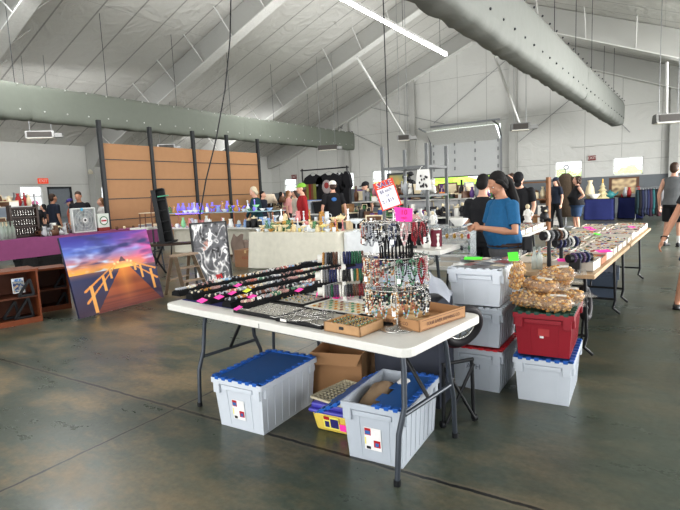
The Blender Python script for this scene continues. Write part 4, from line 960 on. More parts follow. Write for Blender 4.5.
def thing_part(t, kind, wally, d0):
    sl = .06
    if kind == 'label':
        x0, x1, z0, z1 = -.055, .045, .07, .20; y = lambda zz: -wally(zz) - .0042
        def pl(mb, a, c, e, f_, dy, m=0): mb.add([(a, y(e) - dy, e), (c, y(e) - dy, e), (c, y(f_) - dy, f_), (a, y(f_) - dy, f_)], [(0, 1, 2, 3)], m)
        m = MB(); pl(m, x0, x1, z0, z1, 0); pl(m, x0 + .003, x0 + .04, z1 - .045, z1 - .005, .0006, 1); pl(m, x0 + .006, x0 + .036, z1 - .04, z1 - .02, .001, 2); pl(m, x0 + .002, x0 + .009, z0 + .03, z1 - .06, .0006, 3); pl(m, x1 - .045, x1 - .006, z0 + .02, z0 + .06, .0006, 1); pl(m, x1 - .036, x1 - .016, z0 + .026, z0 + .046, .001, 2); pl(m, x0 + .01, x0 + .035, z0 + .004, z0 + .02, .0006, 4)
        return m.build('paper_sticker', [STKW, STKR, STKB, STKY, STKK], t, fix=False)
    if kind == 'small':
        y = lambda zz: -wally(zz) - .0042; m = MB(); m.add([(-.03, y(.14), .14), (.04, y(.14), .14), (.04, y(.19), .19), (-.03, y(.19), .19)], [(0, 1, 2, 3)]); m.add([(-.02, y(.125) - .0004, .125), (.005, y(.125) - .0004, .125), (.005, y(.14) - .0004, .14), (-.02, y(.14) - .0004, .14)], [(0, 1, 2, 3)], 1)
        return m.build('paper_sticker', [C('sticker_maroon', 176, 60, 64, .5), STKW], t, fix=False)
tote('clear tote with a closed blue lid under the left half of the nearest table', (-2.20, 2.475), .41, .60, .335, .02, CLEAR, BLUEL, BLUED, sticker='label')
tote('clear tote with one blue flap open under the right half of the nearest table', (-1.275, 2.50), .37, .55, .335, .04, CLEAR2, BLUEL, BLUED, lid='open_left', sticker='label')
pb = thing('packed_cloth', 'tan and white cloth bundle bulging out of the open clear tote', 'cloth', (-1.30, 2.50, 0))
def lump(a, b, c, sx, sy, sz, n): return lambda u, v: Vector((a + (u - .5) * sx, b + (v - .5) * sy, c + sz * (math.sin(PI * u) * math.sin(PI * v)) ** .5 + .012 * noise.noise((u * n, v * n, 1.5))))
MB().grid(lump(-.05, 0, .17, .22, .40, .18, 7), 16, 16).build('tan_cloth', C('tan_cloth', 138, 116, 92, .85, bump=.3), pb); MB().grid(lump(.04, .12, .18, .16, .22, .17, 9), 14, 14).build('white_cloth', K_WHITE, pb)
tote('bright white plastic tote inner', (0, 0), .1, .1, .1, 0, CLEAR) if False else None
# purple lidded tub with a perforated tray on top
pt = thing('craft_tub', 'small yellow tub with a purple lid and a pink sticker beside the open tote', 'storage tub', (-1.665, 2.58, 0), .05)
YTUB = C('yellow_tub', 222, 196, 92, .5, var=.1)
m = MB(); m.loft([((0, 0, 0), .1, .13, None)] * 1 + [((0, 0, .0), .10, .13, None)], 4) if False else None
m = MB(); a = [(-.115, -.145, 0), (.115, -.145, 0), (.115, .145, 0), (-.115, .145, 0), (-.135, -.17, .13), (.135, -.17, .13), (.135, .17, .13), (-.135, .17, .13)]
m.add(a, [(3, 2, 1, 0), (0, 1, 5, 4), (1, 2, 6, 5), (2, 3, 7, 6), (3, 0, 4, 7), (4, 5, 6, 7)]); m.build('tub_body', YTUB, pt, bevel=.02)
m = MB(); m.b2((-.15, -.185, .125), (.15, .185, .15)); m.b2((-.135, -.17, .15), (.135, .17, .185)); m.build('lid', PURP, pt, bevel=.012)
m = MB(); y = -.165
for x0, x1, z0, z1, k in ((-.05, .06, .03, .115, 0), (-.045, -.005, .09, .112, 1), (0, .055, .04, .10, 2), (-.04, -.01, .04, .08, 2), (.062, .105, .03, .075, 3)): m.add([(x0, -.1505 - z0 * .19 - (.003 if k else .002), z0), (x1, -.1505 - z0 * .19 - (.003 if k else .002), z0), (x1, -.1505 - z1 * .19 - (.003 if k else .002), z1), (x0, -.1505 - z1 * .19 - (.003 if k else .002), z1)], [(0, 1, 2, 3)], k)
m.build('paper_sticker', [STKY, STKR, C('sticker_navy', 50, 48, 110, .5), PINKT], pt, fix=False)
q = MB(); gx, gy = 7, 10
for i in range(gx + 1): q.bar((-.12 + .24 * i / gx, -.16, 0), (-.12 + .24 * i / gx, .16, 0), .013, .008)
for j in range(gy + 1): q.bar((-.12, -.16 + .32 * j / gy, 0), (.12, -.16 + .32 * j / gy, 0), .013, .008)
gt = thing('perforated_tray', 'beige tray with rows of holes resting on the purple tub lid', 'tray', (-1.67, 2.60, .192), -.15)
q.build('hole_grid', C('beige_plastic', 196, 186, 160, .6), gt); q = MB()
for s in (-1, 1): q.b2((s * .128 - .006, -.168, -.006), (s * .128 + .006, .168, .008)); q.b2((-.128, s * .165 - .006, -.006), (.128, s * .165 + .006, .008))
q.build('tray_edge', C('beige_plastic', 196, 186, 160, .6), gt); 
# cardboard boxes under the table
def carton(label, c, w, d, h, rz, z=0, flaps=False, m=CARDB, txt=None, group=None):
    t = thing('cardboard_box', label, 'box', (c[0], c[1], z), rz, group)
    q = MB(); th = .005
    if flaps:
        q.b2((-w / 2, -d / 2, 0), (w / 2, d / 2, th)); q.b2((-w / 2, -d / 2, 0), (w / 2, -d / 2 + th, h)); q.b2((-w / 2, d / 2 - th, 0), (w / 2, d / 2, h)); q.b2((-w / 2, -d / 2, 0), (-w / 2 + th, d / 2, h)); q.b2((w / 2 - th, -d / 2, 0), (w / 2, d / 2, h)); q.build('box_body', m, t)
        for nm_, pts in (('flap', [(-w / 2, -d / 2, h), (w / 2, -d / 2, h), (w / 2 - .01, -d / 2 - .10, h - .05), (-w / 2 + .01, -d / 2 - .10, h - .05)]), ('flap', [(-w / 2, d / 2, h), (w / 2, d / 2, h), (w / 2 - .01, d / 2 + .06, h + .08), (-w / 2 + .01, d / 2 + .06, h + .08)])):
            MB().prism(pts, (0, 0, .004)).build(nm_, m, t)
    else:
        q.b2((-w / 2, -d / 2, 0), (w / 2, d / 2, h)); q.build('box_body', m, t, bevel=.004)
        MB().b2((-.025, -d / 2 - .001, h - .06), (.025, d / 2 + .001, h + .0012)).build('packing_tape', C('packing_tape', 200, 172, 128, .3), t)
    if txt: text(t, txt, h * .2, (0, -d / 2 - .0015, h * .55), (PI / 2, 0, 0), C('red_print', 150, 60, 50, .7))
    return t
carton('brown cardboard box between the two blue-lidded totes, at the back', (-1.96, 3.08), .38, .40, .33, .25, flaps=True)
# stack of totes behind the table
S0 = (-1.085, 3.70)
tote('grey-clear tote marked APH with a red lid at the bottom of the left stack', S0, .37, .50, .315, .0, CLEAR2, REDL, REDL, mark='APH')
tote('frosted clear tote in the middle of the left stack', (S0[0], S0[1] + .0), .37, .50, .285, .0, CLEAR2, CLEAR, CLEAR, z=.327)
tote('white tote topping the left stack, laden with packets', (S0[0], S0[1] + .0), .385, .52, .265, .0, WHITEP, WHITEP, WHITEP, z=.625)
pkc = [C('packet_%d' % i, *c, .4) for i, c in enumerate(((206, 204, 200), (120, 60, 60), (84, 88, 96), (190, 180, 160), (60, 62, 70), (170, 120, 110)))]
for i in range(12):
    x, y = -.13 + .09 * (i % 4), -.17 + .16 * (i // 4); o = MB().grid(lambda u, v: Vector(((u - .5) * .10, (v - .5) * .14, .012 * math.sin(PI * u) * math.sin(PI * v))), 6, 6).build('jewellery_packet', pkc[i % 6]); o.location = (S0[0] + x, S0[1] + y, .905 + .006 * (i % 3)); o.rotation_euler = (rnd.uniform(-.1, .1), rnd.uniform(-.1, .1), rnd.uniform(-.6, .6)); tag(o, 'flat jewellery packet on the white tote, %s of %s row from front' % (ORD[i % 4], ORD[i // 4]), 'packet', 'packets on the white tote')
card('price_card', 'neon green card lying among packets on the white tote', (S0[0] - .07, S0[1] - .05, .935), .2, .13, .05, GRNT, .25)
S1 = (-.635, 3.70)
tote('clear tote with a blue lid beneath the red tote', S1, .37, .58, .31, .03, CLEAR, BLUEL, BLUED)
tote('red tote with a dark green lid holding bags of wooden beads', (S1[0], S1[1]), .37, .58, .30, .03, REDP, GREENL, GREENL, z=.322, sticker='small')
# bags of beads on the red tote
BAGM = mat('bag_of_wooden_beads', srgb(150, 108, 62), .35, var=.5, scale=45, bump=.6); BAGP = C('clear_bag_film', 226, 222, 214, .12, alpha=.16)
def bead_bag(label, loc, rot, L_=.34, W_=.2, T_=.085, seed=0):
    t = thing('bead_bag', label, 'bag', loc); t.rotation_euler = rot; sd = random.Random(seed)
    t['group'] = 'bags of wooden beads on the red tote'
    def f(k, inf): 
        def g(u, v):
            a = 2 * PI * u; r = max(0, math.sin(PI * v)) ** .42; x = (v - .5) * L_ * k
            bump_ = 1 + .10 * noise.noise((math.cos(a) * 2 + seed, math.sin(a) * 2, v * 5)); return Vector((x, math.cos(a) * W_ / 2 * r * bump_ * inf, math.sin(a) * T_ / 2 * r * bump_ * inf))
        return g
    MB().grid(f(1, 1), 18, 14).build('beads_inside', BAGM, t); MB().grid(f(1.12, 1.10), 18, 14).build('film', BAGP, t)
    b = MB()
    for i in range(190):
        a = sd.random() * 2 * PI; v = .08 + .84 * sd.random(); p = f(1, 1)(a / 2 / PI, v); p.z += .02 * sd.uniform(-.4, .4); b.ell(p, (.011, .009, .008), 6, m=i % 3)
    o = b.build('wooden_beads', [C('wooden_bead', 200, 154, 92, .5), C('wooden_bead_golden', 180, 126, 62, .5), C('wooden_bead_pale', 216, 182, 128, .5)], t); o['kind'] = 'stuff'
    MB().box((.03, .0, T_ * .53), (.10, .05, .003)).build('bag_label', SIGNW, t)
    MB().grid(lambda u, v: Vector((L_ * .54 + u * .06, (v - .5) * W_ * .7, .012 * math.sin(v * 14))), 4, 10).build('bag_mouth', BAGP, t)
    return t
bz = .622
for i, (lab, x, y, z, rot, L_) in enumerate((('wooden bead bag lying lowest at the front right of the red tote', .06, -.20, .052, (0, 0, .10), .24), ('wooden bead bag lying lowest at the front left of the red tote', -.12, -.13, .052, (0, 0, 2.75), .24), ('wooden bead bag at the right rear of the pile on the red tote', .10, .05, .052, (0, 0, .5), .24), ('wooden bead bag at the left rear of the pile', -.10, .13, .052, (0, 0, 2.6), .24), ('wooden bead bag in the middle of the pile with a white label', -.05, -.06, .140, (.05, .06, -.12), .25), ('wooden bead bag lying at the back of the pile', .0, .14, .140, (0, .05, .3), .25), ('wooden bead bag topmost on the pile', .04, .04, .205, (.08, -.08, .15), .24))):
    bead_bag(lab, (S1[0] + x, S1[1] + y, bz + z), rot, L_, W_=.175, T_=.10, seed=i)
bead_bag('upright wooden bead bag with a neon green card at its neck', (S1[0] - .175, S1[1] - .19, bz + .225), (0, -1.42, .2), .21, .14, .085, seed=9)
card('price_card', 'neon green price card on the upright wooden bead bag', (S1[0] - .185, S1[1] - .245, bz + .36), YAW + .2, .075, .06, GRNT, 1.25)
# wheel of a hand trolley under the right end of the table
hw = PD(462, 333, 3.02)
tr_ = thing('hand_trolley', 'black folding trolley with a spoked wheel poking out behind the nearest table', 'trolley', (hw.x, hw.y, 0), YAW + .35)
R_ = .135; wz = .635
tyre = MB().ring((0, 0, wz), R_ - .02, .028, (0, 1, .35), 28, 10).build('tyre', C('black_rubber', 34, 30, 34, .6), tr_); MB().ring((0, .012, wz - .01), R_ - .012, .022, (0, 1, .35), 28, 8).build('rim_band', C('maroon_rim', 84, 26, 40, .45), tr_)
q = MB(); q.ring((0, 0, wz), R_ - .045, .008, (0, 1, .35), 24, 6); x, y, d = frame((0, 1, .35))
for i in range(8): a = i * PI / 4; q.tube([Vector((0, 0, wz)), Vector((0, 0, wz)) + (x * math.cos(a) + y * math.sin(a)) * (R_ - .045)], .006, 5)
q.ell((0, 0, wz), (.025, .025, .025), 8); q.build('spokes', RIM, tr_)
q = MB()
for s in (-1, 1): q.tube([(s * .10, .05, .40), (s * .11, .05, .0)], .012, 8); q.tube([(-s * .10, .03, .38), (s * .10, .03, .03)], .010, 8)
q.tube([(-.11, .05, .40), (.11, .05, .40)], .012, 8); q.build('folding_frame', BLACKM, tr_); q = MB()
for s in (-1, 1): q.cyl((s * .115 - .012, .05, .022), (s * .115 + .012, .05, .022), .022)
q.build('caster', BLACKM, tr_)
# ------------------------------------------------------------------ kit of small wares
PAL = [('white', 226, 224, 218), ('cream', 214, 200, 170), ('brown', 96, 66, 46), ('black', 34, 33, 36), ('red', 160, 44, 44), ('blue', 54, 84, 150), ('green', 70, 120, 74), ('grey', 132, 134, 138), ('gold', 186, 146, 72), ('pink', 206, 140, 150), ('teal', 60, 128, 132), ('orange', 206, 120, 60), ('silver', 176, 178, 180), ('purple', 100, 70, 130)]
PALD = {p[0]: p for p in PAL}
WARE = {}
def wmat(c, glass=False, glow=None):
    n, r, g, b = PALD[c]
    return C(('glass_' if glass else 'ware_') + n, r, g, b, .12 if glass else .5, alpha=.78 if glass else 1.0, var=.1)
def kit(kind, c):
    if (kind, c) in WARE: return WARE[(kind, c)]
    m = MB(); L = m.lathe; m1 = wmat(c); m2 = wmat('cream' if c != 'cream' else 'brown')
    if kind == 'jar': L([(0, 0), (.05, 0), (.055, .02), (.055, .11), (.04, .13), (.04, .135)]); L([(0, .135), (.045, .135), (.045, .16), (.01, .165), (.012, .18), (0, .185)], m=1)
    elif kind == 'vase': L([(0, 0), (.035, 0), (.06, .07), (.045, .15), (.022, .2), (.035, .24), (.03, .24), (.018, .2), (0, .19)])
    elif kind == 'bottle': L([(0, 0), (.035, 0), (.037, .13), (.014, .18), (.013, .24), (.016, .24), (.016, .255), (0, .255)])
    elif kind == 'box': m.b2((-.09, -.06, 0), (.09, .06, .10)); m.b2((-.092, -.062, .085), (.092, .062, .104), 1)
    elif kind == 'book': m.b2((-.018, -.07, 0), (.018, .07, .2)); m.b2((-.014, -.065, .004), (.014, .0715, .196), 1)
    elif kind == 'figurine': L([(0, 0), (.045, 0), (.045, .015), (.03, .03), (.038, .07), (.03, .12), (.018, .145), (0, .15)]); m.ell((0, 0, .17), (.024, .026, .028), 10, 1); m.tube([(-.03, 0, .125), (-.05, -.02, .08), (-.02, -.035, .075)], .011, 6); m.tube([(.03, 0, .125), (.05, -.02, .08), (.02, -.035, .075)], .011, 6)
    elif kind == 'plush_toy': m.ell((0, 0, .07), (.06, .05, .07), 12); m.ell((0, -.01, .16), (.05, .045, .045), 12); m.ell((-.035, 0, .20), .018, 8); m.ell((.035, 0, .20), .018, 8); m.ell((0, -.05, .15), (.02, .016, .016), 8, 1); m.ell((-.05, -.04, .03), (.025, .04, .025), 8); m.ell((.05, -.04, .03), (.025, .04, .025), 8)
    elif kind == 'picture_frame': m.prism([(-.09, 0, 0), (.09, 0, 0), (.09, .05, .22), (-.09, .05, .22)], (0, .012, 0)); m.prism([(-.07, -.0008, .02), (.07, -.0008, .02), (.07, .0440, .20), (-.07, .0440, .20)], (0, -.001, 0), 1)
    elif kind == 'mug': L([(0, 0), (.036, 0), (.038, .09), (.034, .09), (.033, .01), (0, .01)]); m.ring((.05, 0, .046), .022, .006, (0, 1, 0), 12, 6)
    elif kind == 'bowl': L([(0, 0), (.035, 0), (.04, .012), (.085, .065), (.08, .067), (.035, .02), (0, .018)])
    elif kind == 'goblet': L([(0, 0), (.034, 0), (.034, .004), (.006, .012), (.006, .07), (.03, .085), (.038, .12), (.034, .155), (.031, .155), (.034, .12), (.026, .09), (0, .08)])
    elif kind == 'compote': L([(0, 0), (.04, 0), (.042, .008), (.01, .02), (.01, .08), (.05, .10), (.085, .14), (.08, .142), (.045, .108), (0, .1)])
    elif kind == 'candlestick': L([(0, 0), (.04, 0), (.042, .01), (.015, .025), (.02, .06), (.010, .1), (.018, .14), (.010, .17), (.02, .18), (.02, .2), (0, .2)])
    elif kind == 'teapot': L([(0, 0), (.04, 0), (.07, .04), (.07, .075), (.035, .105), (.01, .112), (.014, .13), (0, .135)]); m.tube([(.06, 0, .045), (.10, 0, .07), (.115, 0, .1)], [.016, .011, .008], 8); m.ring((-.08, 0, .06), .032, .007, (0, 1, 0), 12, 6)
    elif kind == 'pitcher': L([(0, 0), (.045, 0), (.06, .06), (.045, .13), (.04, .17), (.05, .2), (.046, .2), (.036, .17), (0, .16)]); m.ring((.062, 0, .11), .042, .007, (0, 1, 0), 12, 6)
    elif kind == 'decanter': L([(0, 0), (.05, 0), (.058, .05), (.04, .1), (.014, .13), (.014, .19), (.02, .2), (.008, .205), (.02, .23), (.016, .25), (0, .26)])
    elif kind == 'handbag': m.prism([(-.11, -.04, 0), (.11, -.04, 0), (.09, -.02, .14), (-.09, -.02, .14)], (0, .07, 0)); m.tube([(-.05, 0, .13), (-.04, 0, .22), (.04, 0, .22), (.05, 0, .13)], .008, 6, 1)
    elif kind == 'hat': m.ell((0, 0, .04), (.075, .085, .06), 14); m.ell((0, 0, .012), (.13, .14, .01), 16); m.ring((0, 0, .02), .078, .008, (0, 0, 1), 16, 5, 1)
    elif kind == 'clock': m.b2((-.06, -.03, 0), (.06, .03, .02)); L([(0, -.022), (.07, -.022), (.07, .022), (0, .022)], (0, 0, 0), 18); m.v = m.v[:8] + [Vector((p.x, p.z, p.y + .085)) for p in m.v[8:]]; m.tube([(0, -.024, .085), (0, -.027, .085)], .055, 16, 1)
    elif kind == 'basket': L([(0, 0), (.07, 0), (.095, .08), (.098, .08), (.098, .09), (.09, .09), (.066, .012), (0, .012)], n=16); m.tube([(-.09, 0, .085), (-.06, 0, .17), (.06, 0, .17), (.09, 0, .085)], .006, 6)
    elif kind == 'lamp': L([(0, 0), (.05, 0), (.05, .015), (.02, .03), (.03, .10), (.012, .18), (.012, .24)]); L([(.10, .2), (.102, .2), (.06, .34), (.058, .34)], m=1)
    elif kind == 'crate': m.b2((-.13, -.09, 0), (.13, .09, .008)); [m.b2((-.13, s * .09 - .006, .01 + k * .045), (.13, s * .09 + .006, .045 + k * .045)) for s in (-1, 1) for k in range(3)]; [m.b2((s * .13 - .006, -.09, .01 + k * .045), (s * .13 + .006, .09, .045 + k * .045)) for s in (-1, 1) for k in range(3)]
    elif kind == 'trophy': L([(0, 0), (.05, 0), (.05, .03), (.02, .04), (.014, .12), (.05, .16), (.07, .24), (.06, .26), (.0, .26)]); m.ring((.08, 0, .2), .03, .006, (0, 1, 0), 12, 6); m.ring((-.08, 0, .2), .03, .006, (0, 1, 0), 12, 6)
    me = m.mesh(kind, [m1, m2]); WARE[(kind, c)] = me
    return me
def put(kind, c, p, rz=0.0, s=1.0, label=None, group=None, me=None):
    o = link(kind, me or kit(kind, c)); o.location = p; o.rotation_euler = (0, 0, rz); o.scale = (s, s, s)
    return tag(o, label, kind.replace('_', ' '), group)
def scatter(where, rows, kinds, cols, seed, face=YAW, s=(.8, 1.15), jit=.025, group=None):
    rd = random.Random(seed); rn = ['front', 'second', 'third', 'back']
    for ri, (a, b_, n) in enumerate(rows):
        a, b_ = Vector(a), Vector(b_)
        for i in range(n):
            k, c = rd.choice(kinds), rd.choice(cols); p = a.lerp(b_, (i + .5) / n) + Vector((rd.uniform(-jit, jit), rd.uniform(-jit, jit), .002))
            rown_ = ' in the %s row' % rn[ri] if len(rows) > 1 else ''
            put(k, c, p, face + rd.uniform(-.5, .5), rd.uniform(*s), '%s %s %s, %s from left%s' % (c, k.replace('_', ' '), where, ORD[i], rown_), group or 'wares ' + where)
def bin_table(): pass
def skirt(name, label, x0, x1, y0, y1, z0, z1, m, wave=.02, cat='tablecloth', rz=0, loc=None):
    """cloth over a table: flat top with folds hanging to z0"""
    n = 30; cx, cy = (x0 + x1) / 2, (y0 + y1) / 2; q = MB(); per = []
    pts = []
    for (ax, ay, bx_, by) in ((x0, y0, x1, y0), (x1, y0, x1, y1), (x1, y1, x0, y1), (x0, y1, x0, y0)):
        k = max(6, int(math.hypot(bx_ - ax, by - ay) / .07))
        for i in range(k): pts.append((ax + (bx_ - ax) * i / k, ay + (by - ay) * i / k))
    N_ = len(pts); lv = 7; vs = []
    for j in range(lv + 1):
        u = j / lv
        for i, (x, y) in enumerate(pts):
            w_ = (noise.noise((x * 3.1 + 5, y * 3.1, u * .6)) * 1.4 + .5) * wave * u * 1.6
            dx, dy = x - cx, y - cy; ex = max(abs(dx) / ((x1 - x0) / 2), abs(dy) / ((y1 - y0) / 2)); nx, ny = (math.copysign(1, dx), 0) if abs(dx) / ((x1 - x0) / 2) > abs(dy) / ((y1 - y0) / 2) else (0, math.copysign(1, dy))
            zz = z1 - (z1 - z0) * u + (.012 * noise.noise((x * 2, y * 2, 9)) if j == lv else 0)
            vs.append((x + nx * w_ - cx, y + ny * w_ - cy, max(zz, z0)))
    q.add(vs, [(j * N_ + i, j * N_ + (i + 1) % N_, (j + 1) * N_ + (i + 1) % N_, (j + 1) * N_ + i) for j in range(lv) for i in range(N_)], 0, True)
    q.add(vs[:N_], [tuple(range(N_))], 0, False)
    o = q.build(name, m, None, (cx, cy, 0), rz); return tag(o, label, cat)
def plain_table(label, x0, x1, y0, y1, z=TOPZ, top=PLAST, legm=GUN, group=None, rz=0, thick=.04):
    t = thing('trestle_table', label, 'table', ((x0 + x1) / 2, (y0 + y1) / 2, 0), rz, group); w_, d_ = (x1 - x0) / 2, (y1 - y0) / 2
    MB().b2((-w_, -d_, z - thick), (w_, d_, z)).build('tabletop', top, t, bevel=.006)
    for sx in (-1, 1):
        for sy in (-1, 1): MB().tube([(sx * (w_ - .22), sy * (d_ - .10), z - thick), (sx * (w_ - .16), sy * (d_ - .06), .0)], .016, 8).build('leg', legm, t)
        MB().tube([(sx * (w_ - .19), -(d_ - .08), z * .45), (sx * (w_ - .19), d_ - .08, z * .45)], .012, 6).build('cross_bar', legm, t)
    return t
def along_table(label, a, b_, D, top, legm=GUN, z=TOPZ, ulegs=False):
    """folding table whose right edge runs from a to b_ (front to back); U-shaped black legs"""
    a, b_ = Vector((a[0], a[1], 0)), Vector((b_[0], b_[1], 0)); d = (b_ - a); L_ = d.length; d.normalize(); nrm = Vector((-d.y, d.x, 0)); c = (a + b_) / 2 + nrm * D / 2; ang = math.atan2(d.y, d.x)
    t = thing('folding_table', label, 'table', (c.x, c.y, 0), ang)
    MB().b2((-L_ / 2, -D / 2, z - .035), (L_ / 2, D / 2, z)).build('tabletop', top, t, bevel=.005)
    for s in (-1, 1):
        x = s * (L_ / 2 - .28)
        for q in (-1, 1): MB().tube([(x, q * (D / 2 - .12), z - .035), (x, q * (D / 2 - .10), .16), (x, q * (D / 2 - .12), .07), (x - .0, q * (D / 2 - .05), .012)], .014, 8).build('leg', legm, t)
        MB().tube([(x, -(D / 2 - .10), .17), (x, D / 2 - .10, .17)], .012, 8).build('cross_bar', legm, t)
        MB().tube([(x, 0, .17), (x - s * .4, 0, z - .04)], .010, 6).build('brace', legm, t)
    return t, c, ang, L_
# ------------------------------------------------------------------ right-hand jewellery tables
TANTOP = C('tan_table_board', 186, 158, 124, .5, var=.08, scale=30); KRAFT = C('kraft_tray', 168, 116, 84, .75); WTRAY = C('white_card_tray', 214, 206, 194, .65)
CONT = [mat('jewellery_mix_%d' % i, srgb(*c), .5, var=.55, scale=90, bump=.6) for i, c in enumerate(((206, 190, 176), (222, 214, 204), (196, 150, 140), (170, 168, 166), (214, 190, 150), (200, 176, 178)))]
PIECES = [C('bauble_%d' % i, *c, .35) for i, c in enumerate(((180, 60, 70), (70, 90, 140), (220, 215, 205), (60, 60, 64), (190, 150, 80), (90, 130, 100)))]
def ware_tray(label, p, rz, w, d, h, shell, ci, seed, group):
    t = thing('jewellery_tray', label, 'tray', p, rz, group); q = MB(); th = .006
    q.b2((-w / 2, -d / 2, 0), (w / 2, d / 2, th))
    for a, c in (((-w / 2, -d / 2, 0), (w / 2, -d / 2 + th, h)), ((-w / 2, d / 2 - th, 0), (w / 2, d / 2, h)), ((-w / 2, -d / 2, 0), (-w / 2 + th, d / 2, h)), ((w / 2 - th, -d / 2, 0), (w / 2, d / 2, h))): q.b2(a, c)
    q.build('tray_shell', shell, t)
    sd = random.Random(seed)
    k = MB().grid(lambda u, v: Vector(((u - .5) * (w - .02), (v - .5) * (d - .02), h * .82 + .010 * noise.noise((u * 6 + seed, v * 6, 2)))), 10, 8).build('jewellery_bed', CONT[ci], t)
    b = MB()
    for i in range(26):
        x, y = sd.uniform(-.42, .42) * w, sd.uniform(-.42, .42) * d
        if i % 3: b.ell((x, y, h * .9), (.010, .012, .006), 6, m=sd.randrange(6))
        else: b.ring((x, y, h * .92), .018, .0035, (sd.uniform(-.2, .2), sd.uniform(-.2, .2), 1), 8, 4, m=sd.randrange(6))
    o = b.build('loose_pieces', PIECES, t, fix=False); o['kind'] = 'stuff'
    return t
def rows_of_trays(tname, c, ang, L_, D, nx, ny, seed, skip=()):
    sd = random.Random(seed); cs, sn = math.cos(ang), math.sin(ang); k = 0
    for i in range(nx):
        for j in range(ny):
            if (i, j) in skip: continue
            w = L_ / nx * .90; d = (D - .03) / ny * .93; x = -L_ / 2 + L_ * (i + .5) / nx; y = -D / 2 + D * (j + .5) / ny
            p = Vector((c.x + cs * x - sn * y, c.y + sn * x + cs * y, TOPZ + .0015))
            sh = KRAFT if (i, j) == (1, 0) and seed == 21 else WTRAY
            ware_tray('%s jewellery tray on %s, %s from near end, %s row' % ('brown-edged' if sh is KRAFT else 'white card', tname, ORD[i], ['right', 'middle', 'left'][j]), p, ang + sd.uniform(-.04, .04), w, d, sd.choice((.05, .06, .075)), sh, sd.randrange(6), seed * 50 + k, 'jewellery trays on ' + tname); k += 1
t, c1, a1, L1 = along_table('tan-edged folding table of jewellery trays just behind the red tote', (-.41, 4.30), (-.265, 6.45), .74, TANTOP, BLACKM)
rows_of_trays('the nearer tan table', c1 + Vector((0, .06, 0)), a1, L1 - .16, .72, 6, 2, 21, ((0, 1),))
t, c2, a2, L2 = along_table('farther tan-edged folding table of jewellery trays along the right aisle', (-.26, 6.55), (-.10, 8.85), .92, TANTOP, BLACKM)
rows_of_trays('the farther tan table', c2, a2, L2, .88, 6, 2, 22)
for i, (px, py, zz, m, lb) in enumerate(((566, 260, .84, PINKT, 'neon pink card at the near left of the tan table'), (561, 268, .83, PINKT, 'neon pink card beside the black bracelet stands'), (604, 251, .83, PINKT, 'neon pink card in the middle of the tan table'), (588, 227.5, .83, PINKT, 'neon pink card at the far left of the farther tan table'), (592, 229.5, .83, PINKT, 'second neon pink card at the far left of the farther tan table'), (632, 227, .83, PINKT, 'neon pink card at the far right of the farther tan table'), (597, 234, .83, GRNT, 'neon green card in the middle of the farther tan table'))):
    card('price_card', lb, P(px, py, zz), .3 + .2 * i, .13, .07, m, .2)
for i, (px, lb) in enumerate(((543, 'tallest'), (556, 'shorter'))):
    q = P(px, 277 - 4 * i, TOPZ); t = thing('bracelet_stand', '%s black T-bar bracelet stand at the near end of the tan table' % lb, 'jewellery display', (q.x, q.y + .25, TOPZ + .0))
    hz = (.30, .22)[i]; d = (Vector((.62, .72, 0))).normalized()
    MB().lathe([(0, 0), (.07, 0), (.07, .012), (0, .016)], n=16).build('base', BLACKM, t); MB().cyl((0, 0, .01), (0, 0, hz), .016).build('post', BLACKM, t)
    MB().tube([d * -.07 + Vector((0, 0, hz)), d * .17 + Vector((0, 0, hz))], .036, 14).build('arm', BLACKM, t)
    for k in range(5):
        ci = ((4, 3, 1, 5, 4), (2, 2, 3, 4, 2))[i][k]; mm = MB(); fr = frame(d)
        o = link('bracelet', BBM[ci]); o.location = t.location + d * (-.03 + .042 * k) + Vector((0, 0, hz)); o.rotation_euler = (0, 0, math.atan2(d.y, d.x)); o.scale = (1.6, 1.08, 1.08)
        tag(o, '%s bracelet on the %s black T-bar stand, %s from its near end' % (BIGM[ci][0], lb, ORD[k]), 'bracelet', 'bracelets on the black stands')
q = P(569, 283, TOPZ); t = thing('bracelet_stand', 'low black bar with blue and purple bracelets in front of the brown-edged tray', 'jewellery display', (q.x - .02, q.y + .46, TOPZ)); d = Vector((.62, .72, 0)).normalized()
MB().b2((-.04, -.04, 0), (.04, .04, .12)).build('post', BLACKM, t); MB().tube([d * -.07 + Vector((0, 0, .12)), d * .15 + Vector((0, 0, .12))], .034, 14).build('arm', BLACKM, t)
for k in range(4):
    o = link('bracelet', BBM[2 if k % 2 else 7]); o.location = t.location + d * (-.02 + .042 * k) + Vector((0, 0, .12)); o.rotation_euler = (0, 0, math.atan2(d.y, d.x)); o.scale = (1.6, 1.05, 1.05)
    tag(o, '%s bracelet on the low black bar, %s from its near end' % (BIGM[2 if k % 2 else 7][0], ORD[k]), 'bracelet', 'bracelets on the low black bar')
for i, (px, lb) in enumerate(((533, 'left'), (538, 'right'))):
    q = P(px, 272, TOPZ); put('bottle', 'white', (q.x - .02, q.y + .16, TOPZ + .001), 0, .75, 'clear spray bottle behind the bead bags, %s one' % lb, 'spray bottles by the bead bags', me=MB().lathe([(0, 0), (.035, 0), (.037, .13), (.014, .18), (.013, .24), (.016, .24), (.016, .255), (0, .255)]).mesh('bottle', C('clear_bottle', 205, 215, 210, .1, alpha=.5)))
tote('blue-grey tote under the farther tan table', (-.62, 7.35), .40, .62, .33, .05, C('slate_tote', 92, 104, 122, .45), C('slate_lid', 80, 90, 108, .45), C('slate_lid', 80, 90, 108, .45))
q0 = PD(585, 303, 4.5)
t = thing('cart_wheel', 'black cart wheel half hidden behind the bead bags under the tan table', 'wheel', (q0.x, q0.y, 0), -.2)
MB().ring((0, 0, q0.z), .13, .034, (1, .1, .12), 28, 10).build('tyre', C('black_rubber', 34, 30, 34, .6), t); q = MB(); x, y, d = frame((1, .1, .12))
